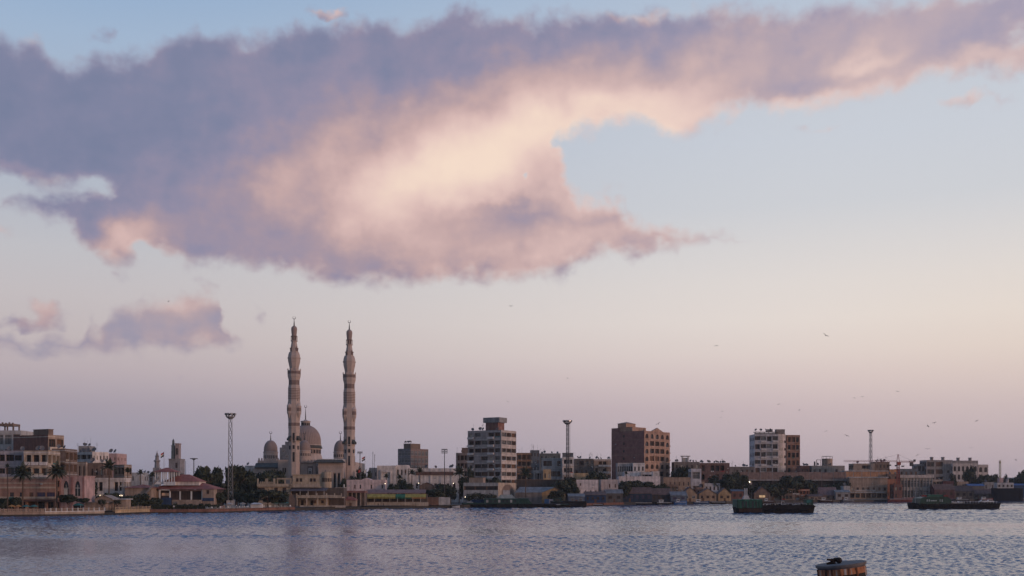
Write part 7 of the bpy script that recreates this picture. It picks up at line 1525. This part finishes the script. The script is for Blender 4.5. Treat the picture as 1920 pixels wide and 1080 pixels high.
lattice('tall lattice floodlight mast on twin footings between the clubhouse and the mosque', 432, 26, 778, 10, 6.6, 20, 8, ybase=938)
lattice('lattice floodlight mast with a side ladder right of the nine storey tower', 1064, 84, 790.5, 5.2, 3.8, 17, 8, True, m=mat('mast_grey', (0.14, 0.13, 0.13), streak=0))
lattice('lattice floodlight mast with a small head above the dock buildings', 1632.5, 72, 808, 6.5, 4.0, 10, 6)
t = lattice('pale yellow lattice mast among the trees over the moored ship', 1875, 70, 864, 3.2, 2.8, 4, 0, m=mat('mast_yellow', (0.42, 0.34, 0.16)), name='lattice_mast'); t['category'] = 'mast'
def pole(name, label, px, off, ytop, cat, r=0.2, head=None, group=None, gz=GZ, m=DSTEEL):
    Y = S(px, off); u = Y / FPX; H = PZ(ytop, Y) - gz; t = thing(name, label, cat, (PX(px, Y), Y, gz), 0, group)
    b_ = MB(); b_.tube((0, 0, 0), (0, 0, H), r, r * 0.6, 7); b_.build('pole', m, t)
    if head: head(t, H, u)
    return t
def star(t, H, u):
    for k in range(8): a = 2*math.pi*k/8; q = 5.5*u; b_ = MB(); b_.tube((0, 0, H - 1), (q*math.cos(a), q*math.sin(a), H - 0.2), 0.09, n=4); b_.mx = Matrix.Translation((q*math.cos(a), q*math.sin(a), H - 0.2)) @ Matrix.Rotation(a, 4, 'Z'); b_.box(-0.9, 0.4, -0.35, 0.35, -0.22, 0.12); b_.build('lamp_head', DSTEEL, t)
def rack(w, rows, cols):
    def f(t, H, u):
        b_ = MB(); w_ = w*u/2; h_ = 1.1*rows
        b_.box(-w_, w_, -0.08, 0.08, H - 0.1, H + 0.1); b_.box(-w_, w_, -0.08, 0.08, H - h_ - 0.1, H - h_ + 0.1)
        for s_ in (-w_, w_ - 0.16): b_.box(s_, s_ + 0.16, -0.07, 0.07, H - h_, H)
        b_.build('frame', STEEL, t)
        for r_ in range(rows):
            for c in range(cols): inst(FLOOD, 'floodlight', t, (-w_ + 2*w_*(c + 0.5)/cols, -0.2, H - 0.3 - 1.1*r_), 0, (0.9, 0.9, 0.9))
    return f
pole('lamp_mast', 'thin lamp mast with a star of lamp heads behind the clubhouse roof', 363.5, 90, 859, 'lamp mast', 0.3, star)
pole('floodlight_pole', 'floodlight pole with three lamp racks just right of the mosque', 675, 92, 847, 'floodlight pole', 0.3, rack(9, 1, 4))
pole('floodlight_pole', 'floodlight pole with a square rack before the long white building', 833.5, 22, 842, 'floodlight pole', 0.28, rack(11, 2, 4))
pole('radio_mast', 'thin twin-armed radio mast above the white villa', 699, 105, 847, 'radio mast', 0.16, lambda t, H, u: [inst(AERIAL, 'antenna', t, (0, 0, H - 4)), inst(AERIAL, 'antenna', t, (1.2, 0, H - 5.5))] and None)
pole('radio_mast', 'second thin mast close right of the twin-armed one above the villa', 702, 106, 852, 'radio mast', 0.14)
pole('radio_mast', 'bare thin mast between the old stone tower and the star lamp', 348, 250, 864, 'radio mast', 0.2)
pole('lamp_post', 'dark lamp post in front of the annex window strip', 926, 24, 899, 'lamp post', 0.12)
pole('lamp_post', 'dark lamp post left of the annex by the quay', 861, 10, 890, 'lamp post', 0.12)
pole('lamp_post', 'dark lamp post before the grey roofed warehouse', 1042, 12, 900, 'lamp post', 0.12)
pole('lamp_post', 'dark post between the blue shed and the grey shed', 1166, 6, 897, 'lamp post', 0.12)
pole('lamp_post', 'thin dark post rising by the pink arches', 131, 12, 864, 'lamp post', 0.12)
def lit(t, H, u): b_ = MB(); b_.tube((0, 0, H), (0.9, -0.3, H + 0.2), 0.05, n=4); b_.build('arm', DSTEEL, t); b_ = MB(); b_.ball((0.9, -0.35, H + 0.05), 0.17, 7, 5); b_.build('bulb', LAMP, t)
pole('street_lamp', 'lit street lamp between the two palms before the white villas', 719, 42, 907, 'street lamp', 0.1, lit)
pole('street_lamp', 'lit street lamp by the broad palm before the white building', 847, 36, 906.5, 'street lamp', 0.1, lit)
pole('street_lamp', 'lit street lamp at the rough quay left of the moored ferry', 869, 6, 932, 'street lamp', 0.1, lit)
pole('street_lamp', 'lit street lamp in the garden left of the close palm pair', 782, 44, 906, 'street lamp', 0.1, lit)

# tower crane
Y = S(1684, 26); u = Y / FPX
t = thing('tower_crane', 'rusty red tower crane with a long jib above the dock sheds', 'crane', (PX(1684, Y), Y, GZ))
def kz(p): return PZ(p, Y) - GZ
mb = MB(); w = 2.1*u; Hc = kz(852); Hj = kz(866)
for sx in (-1, 1):
    for sy in (-1, 1): mb.tube((sx*w, sy*w, 0), (sx*w, sy*w, Hj + 0.8), 0.16, n=4); mb.tube((sx*w, sy*w, Hj + 0.8), (sx*0.2, sy*0.2, Hc), 0.12, n=4)
n = 16
for i in range(n):
    z0, z1 = Hj*i/n, Hj*(i + 1)/n
    for p, q in (((-w, -w), (w, -w)), ((w, -w), (w, w)), ((w, w), (-w, w)), ((-w, w), (-w, -w))): mb.tube((*p, z0), (*q, z1), 0.08, n=3); mb.tube((*q, z0), (*p, z1), 0.08, n=3)
mb.build('mast', CRED, t)
def truss(b_, x0, x1, z, h, w, n):
    for yy in (-w, w): b_.tube((x0, yy, z), (x1, yy, z), 0.09, n=4)
    b_.tube((x0, 0, z + h), (x1, 0, z + h), 0.09, n=4)
    for i in range(n):
        xa, xb = x0 + (x1 - x0)*i/n, x0 + (x1 - x0)*(i + 1)/n
        for yy in (-w, w): b_.tube((xa, yy, z), ((xa + xb)/2, 0, z + h), 0.055, n=3); b_.tube(((xa + xb)/2, 0, z + h), (xb, yy, z), 0.055, n=3)
b_ = MB(); truss(b_, -102*u, -w, Hj, 1.1, 0.8, 28); b_.build('jib', CRED, t)
b_ = MB(); truss(b_, w, 31*u, Hj - 0.1, 0.9, 0.8, 9); b_.box(w, 31*u, -0.7, 0.7, Hj - 0.35, Hj - 0.2); b_.build('counter_jib', CRED, t)
b_ = MB(); b_.tube((0, 0, Hc), (-46*u, 0, Hj + 1.1), 0.07, n=4); b_.tube((0, 0, Hc), (26*u, 0, Hj + 0.9), 0.07, n=4); b_.build('tie_bar', DSTEEL, t)
b_ = MB(); b_.box(21*u, 31*u, -0.8, 0.8, Hj + 0.3, kz(864)); b_.box(22*u, 28*u, -0.7, 0.7, kz(874), Hj - 0.36); b_.box(29*u, 32.5*u, -0.6, 0.6, Hj + 0.2, kz(861.5)); b_.build('counterweight', DSTEEL, t)
b_ = MB(); b_.box(-w - 0.6, w + 0.4, -w - 1.6, -w - 0.2, Hj - 2.4, Hj - 0.1); b_.build('cab', CRED, t)
for k, p in enumerate((-15.5, -4.0, 8.5)): b_ = MB(); b_.tube((p*u*1.0, 0, Hj), (p*u, 0, kz(871 + k)), 0.04, n=3); b_.box(p*u - 0.9, p*u + 0.9, -0.4, 0.4, kz(873.5 + k), kz(871 + k)); b_.build('pulley_block', DSTEEL, t)

# flags
def flag(label, px, off, ytop, ybase, w, h, dirn=-1, gz=None, cols=(REDF, WPAINT, BLKF)):
    Y = S(px, off); u = Y / FPX; zb = GZ if ybase is None else PZ(ybase, Y); t = thing('flagpole', label, 'flag', (PX(px, Y), Y, zb)); H = PZ(ytop, Y) - zb
    b_ = MB(); b_.tube((0, 0, 0), (0, 0, H), 0.09, 0.06, 6); b_.ball((0, 0, H + 0.1), 0.14, 6, 4); b_.build('pole', STEEL, t)
    f_ = MB(); W, Hh = w*u, h*u; n = 8
    for s_ in range(3):
        z1, z0 = H - Hh*s_/3, H - Hh*(s_ + 1)/3
        for i in range(n):
            xa, xb = dirn*W*i/n, dirn*W*(i + 1)/n
            def P(x, z): k = abs(x)/W; return (x * 0.92 + 0.05*dirn, 0.35*math.sin(5*k)*k, z - 0.28*Hh*k + 0.12*Hh*math.sin(4*k + 1)*k)
            f_.add([P(xa, z0), P(xb, z0), P(xb, z1), P(xa, z1)], [(0, 1, 2, 3)], s_)
    o = f_.build('cloth', list(cols), t); c_ = MB(); c_.box(dirn*W*0.5 - 0.25, dirn*W*0.5 + 0.25, -0.34, -0.30, H - Hh*0.72, H - Hh*0.50); c_.build('emblem', YELLOW, o)
flag('striped red, white and black flag flying over the clubhouse belvedere', 307.5, 33, 848, 877.5, 6, 8, -1)
flag('striped red, white and black flag right of the mosque beside the floodlight pole', 684.5, 92, 856, None, 6, 7, -1)
for k, (px, c, lab) in enumerate(((676.5, REDF, 'plain red flag before the dark tree right of the mosque'), (687, WPAINT, 'plain pale flag under the striped one right of the mosque'))):
    flag(lab, px, 78, 880, None, 4.5, 5, -1, cols=(c, c, c))

# sunshades, tents and chairs on the waterside terraces
def sunshade(label, px, ytop, w, off, m, n=8, gz=GZ, group=None):
    Y = S(px, off); u = Y / FPX; t = thing('sunshade', label, 'sunshade', (PX(px, Y), Y, gz), R(10 * (px % 3)), group); H = max(PZ(ytop, Y) - gz, 2.5); r = w*u/2
    b_ = MB(); b_.tube((0, 0, 0), (0, 0, H), 0.04, n=6); b_.lathe([(0.28, 0), (0.28, 0.12), (0.05, 0.16)], 8); b_.build('pole', WPAINT, t)
    c_ = MB(); c_.lathe([(r, H - 0.62), (r, H - 0.48), (0.05, H + 0.05)], n); c_.build('canopy', m, t); return t
for lab, px, yt, w, m in (('orange sunshade under the dark tree, leftmost on the promenade', 22, 946.5, 13, OCAN), ('orange sunshade beside the left palm on the promenade', 34, 946.5, 12, OCAN), ('wide green sunshade right of the left palm', 49, 947.5, 15, TEAL), ('wide green sunshade midway below the brown restaurant', 64, 947.5, 15, TEAL)): sunshade(lab, px, yt, w, 4.5, m)
for lab, px, yt, w, m in (('pale umbrella at the right end of the clubhouse terrace', 431, 944, 12, PALE), ('beige sunshade left of the white tent', 455, 942.5, 13, BCAN), ('beige sunshade right of the white tent', 495.5, 942, 12, BCAN), ('teal sunshade on the terrace, left of the teal pair', 515.5, 941, 16, TEAL), ('teal sunshade on the terrace, right of the teal pair', 534, 941, 17, TEAL)): sunshade(lab, px, yt, w, 3.0, m)
def tent(label, p0, p1, ytop, off, m, name='tent'):
    Y = S((p0 + p1)/2, off); t = thing(name, label, 'tent', (PX(p0, Y), Y, GZ)); W = PX(p1, Y) - PX(p0, Y); H = PZ(ytop, Y) - GZ
    b_ = MB(); b_.hip(-0.1, W + 0.1, -0.1, 3.1, H*0.72, H, 1.2); b_.build('roof', m, t); w_ = MB(); w_.box(0, W, 1.0, 3.0, 0, H*0.72 - 0.003); w_.build('side_wall', m if m is WCAN else DARK, t)
    for x in (0, W - 0.08): b_ = MB(); b_.box(x, x + 0.08, -0.05, 0.03, 0, H*0.72 - 0.003); b_.build('post', WPAINT, t)
tent('small white tent among the sunshades', 469.5, 490, 942.5, 3.2, WCAN)
tent('dark green awning tent before the right pink arch', 135.5, 151.5, 943.5, 3.5, TEAL)
def make_chair():
    r_ = thing('terrace_chair', 'c', 'chair', (0, 0, 0))
    b_ = MB(); b_.box(-0.25, 0.25, -0.25, 0.25, 0.42, 0.46); b_.build('seat', WPAINT, r_); b_ = MB(); b_.add([(-0.25, 0.25, 0.46), (0.25, 0.25, 0.46), (0.22, 0.36, 0.92), (-0.22, 0.36, 0.92), (-0.25, 0.29, 0.46), (0.25, 0.29, 0.46), (0.22, 0.40, 0.92), (-0.22, 0.40, 0.92)], [(0, 1, 2, 3), (7, 6, 5, 4), (0, 4, 5, 1), (1, 5, 6, 2), (2, 6, 7, 3), (3, 7, 4, 0)]); b_.build('backrest', WPAINT, r_)
    for x in (-0.22, 0.22):
        for y in (-0.22, 0.22): b_ = MB(); b_.tube((x*1.1, y*1.1, 0), (x, y, 0.42), 0.03, n=4); b_.build('leg', WPAINT, r_)
    return r_
CH = None; rg = random.Random(4)
for i in range(54):
    px = 388 + i*2.95 + rg.uniform(-1, 1)
    if 468 < px < 491: continue
    Y = S(px, rg.uniform(1.8, 3.4))
    if CH is None: CH = o = make_chair()
    else:
        o = CH.copy(); COL.objects.link(o)
        for ch in list(CH.children): c = ch.copy(); COL.objects.link(c); c.parent = o
    o.location = (PX(px, Y), Y, GZ); o.rotation_euler = (0, 0, rg.uniform(0, 6.28)); s_ = 1.15; o.scale = (s_, s_, s_)
    o['label'] = 'white plastic chair on the brick-edged terrace between clubhouse and stepped restaurant'; o['group'] = 'white chairs on the brick-edged terrace'
CH = CH
def make_table():
    r_ = thing('terrace_table', 't', 'table', (0, 0, 0)); b_ = MB(); b_.lathe([(0.5, 0.72), (0.5, 0.76)], 12); b_.build('tabletop', WPAINT, r_)
    for x in (-0.3, 0.3):
        for y in (-0.3, 0.3): b_ = MB(); b_.tube((x*1.2, y*1.2, 0), (x, y, 0.72), 0.03, n=4); b_.build('leg', WPAINT, r_)
    return r_
TB = None
for i in range(14):
    px = 392 + i*11.2
    if 468 < px < 491: continue
    Y = S(px, 2.6)
    if TB is None: TB = o = make_table()
    else:
        o = TB.copy(); COL.objects.link(o)
        for ch in list(TB.children): c = ch.copy(); COL.objects.link(c); c.parent = o
    o.location = (PX(px, Y), Y, GZ); o['label'] = 'round white table on the brick-edged terrace between clubhouse and stepped restaurant'; o['group'] = 'white tables on the brick-edged terrace'
for px, off, k, lab in ((709, -0.4, 0, 'person in dark clothes standing at the water under the yellow awnings, left of two'), (719, -0.4, 2, 'person in dark clothes standing at the water under the yellow awnings, right of two'), (443, 1.2, 1, 'person in a white shirt standing on the brick-edged terrace'), (326, 1.5, 3, 'person in pale clothes on the terrace edge below the clubhouse'), (892, 3, 1, 'person in a white shirt on the rough quay left of the moored ferry'), (98, 2.4, 0, 'person in dark clothes behind the balustrade by the right palm')):
    Y = S(px, off + 0.9); person(lab, PX(px, Y), Y, GZ if off > 0 else 1.2, 0.3, k)
# clutter on the rough quay: crates and drums
for i, (px, m, lab) in enumerate(((866, PBLUE, 'blue-grey crate on the rough quay by the street lamp'), (878, PALE, 'pale crate on the rough quay left of the moored ferry'), (1021, BLUEP, 'bright blue container behind the moored ferry'), (1029, mat('lilac_grey', (0.3, 0.3, 0.36)), 'lilac grey container right of the bright blue one'), (884, DBLUE, 'dark blue container behind the left end of the moored ferry'), (900, DBLUE, 'second dark blue container beside the moored ferry house'))):
    Y = S(px, 4.5); t = thing('container', lab, 'container', (PX(px, Y), Y, GZ)); hh = 2.6 if i > 1 else 1.5; ww = 2.4 if i < 4 else 4.4
    b_ = MB(); b_.box(0, ww, 0, 2, 0.1, hh); b_.build('body', m, t); b_ = MB()
    for k in range(7): b_.box(ww*(k + 0.2)/7, ww*(k + 0.6)/7, -0.05, -0.004, 0.2, hh - 0.1)
    b_.build('ribbed_side', m, t); b_ = MB(); b_.box(-0.03, ww + 0.03, -0.06, 2.03, 0, 0.098); b_.build('skid', DSTEEL, t)

# gulls
def make_gull(lift, name='gull'):
    mb = MB()
    mb.lathe([(0.005, -0.30), (0.05, -0.2), (0.075, 0.0), (0.05, 0.16), (0.035, 0.2), (0.045, 0.25), (0.005, 0.34)], 6)
    mb.v = [(x, z, y) for x, y, z in mb.v]
    for s_ in (-1, 1):
        P = [(0.05*s_, 0.10, 0.03), (0.05*s_, -0.10, 0.03), (0.34*s_, 0.14, 0.03 + lift*0.6), (0.34*s_, -0.06, 0.03 + lift*0.6), (0.68*s_, -0.05, 0.03 + lift*0.35), (0.62*s_, -0.12, 0.03 + lift*0.35)]
        mb.add(P + [(x, y, z - 0.025) for x, y, z in P], [(0, 1, 3, 2), (2, 3, 5, 4), (6, 8, 9, 7), (8, 10, 11, 9), (0, 2, 8, 6), (2, 4, 10, 8), (1, 7, 9, 3), (3, 9, 11, 5), (4, 5, 11, 10)])
    mb.add([(-0.04, -0.28, 0.0), (0.04, -0.28, 0.0), (0.08, -0.44, 0.0), (-0.08, -0.44, 0.0), (0, -0.3, 0.03)], [(0, 1, 2, 3), (0, 4, 1), (1, 4, 2), (2, 4, 3), (3, 4, 0)])
    return spare(mb.build(name, GULL))
GU = [make_gull(0.28), make_gull(-0.12), make_gull(0.12)]; rg = random.Random(8)
BIRDS = [(958, 574, 7, 'lone dark gull in the clear sky between the minarets and the cloud tip'), (1548, 629, 9, 'largest gull, banking high above the dock mast'), (1343, 648, 7, 'pale gull gliding high above the brick tower side of the sky'), (1064, 709, 4, 'tiny gull straight above the ladder-sided floodlight mast'), (952, 753, 4, 'tiny gull just above the nine storey tower'), (1234, 795, 7, 'gull skimming above the arched front of the brick tower'), (316, 565, 4, 'tiny gull before the small pink cloud at the left')]
SH = [(1460, 758, 5), (1499, 769, 5), (1617, 744, 6), (1602, 746, 4), (1683, 734, 5), (1354, 771, 4), (1351, 783, 4), (1549, 808, 5), (1588, 817, 7), (1740, 799, 6), (1752, 793, 6), (1831, 789, 6), (1765, 820, 4), (1739, 842, 7), (1720, 853, 6), (1821, 840, 5), (1905, 862, 4)]
for b in BIRDS + [(*s_, None) for s_ in SH]:
    px, py, w, lab = b; Y = 1.35 * FPX / w * 0.72; o = bpy.data.objects.new('gull', GU[rg.randrange(3)].data); COL.objects.link(o)
    o.location = (PX(px, Y), Y, PZ(py, Y)); o.rotation_euler = (rg.uniform(-0.5, 0.3), rg.uniform(-0.6, 0.6), rg.uniform(-0.7, 0.7) + (math.pi if rg.random() < 0.3 else 0))
    tag(o, lab or 'small dark gull wheeling low over the right half of the town', 'gull', None if lab else 'gulls over the right half of the town')

# ------------------------------------------------------------------ thin evening air over the canal and the town
mb = MB(); mb.box(-7000, 7000, -600, 7000, -2.6, 118)
hz = mb.build('haze', None); hz.data.materials.clear(); hz['kind'] = 'stuff'
hm = bpy.data.materials.new('evening_air'); hm.use_nodes = True; hm.node_tree.nodes.clear()
pv = hm.node_tree.nodes.new('ShaderNodeVolumePrincipled'); pv.inputs['Color'].default_value = (0.98, 0.95, 0.96, 1); pv.inputs['Density'].default_value = 0.00006; pv.inputs['Anisotropy'].default_value = 0.2
om = hm.node_tree.nodes.new('ShaderNodeOutputMaterial'); hm.node_tree.links.new(pv.outputs[0], om.inputs['Volume'])
hz.data.materials.append(hm)
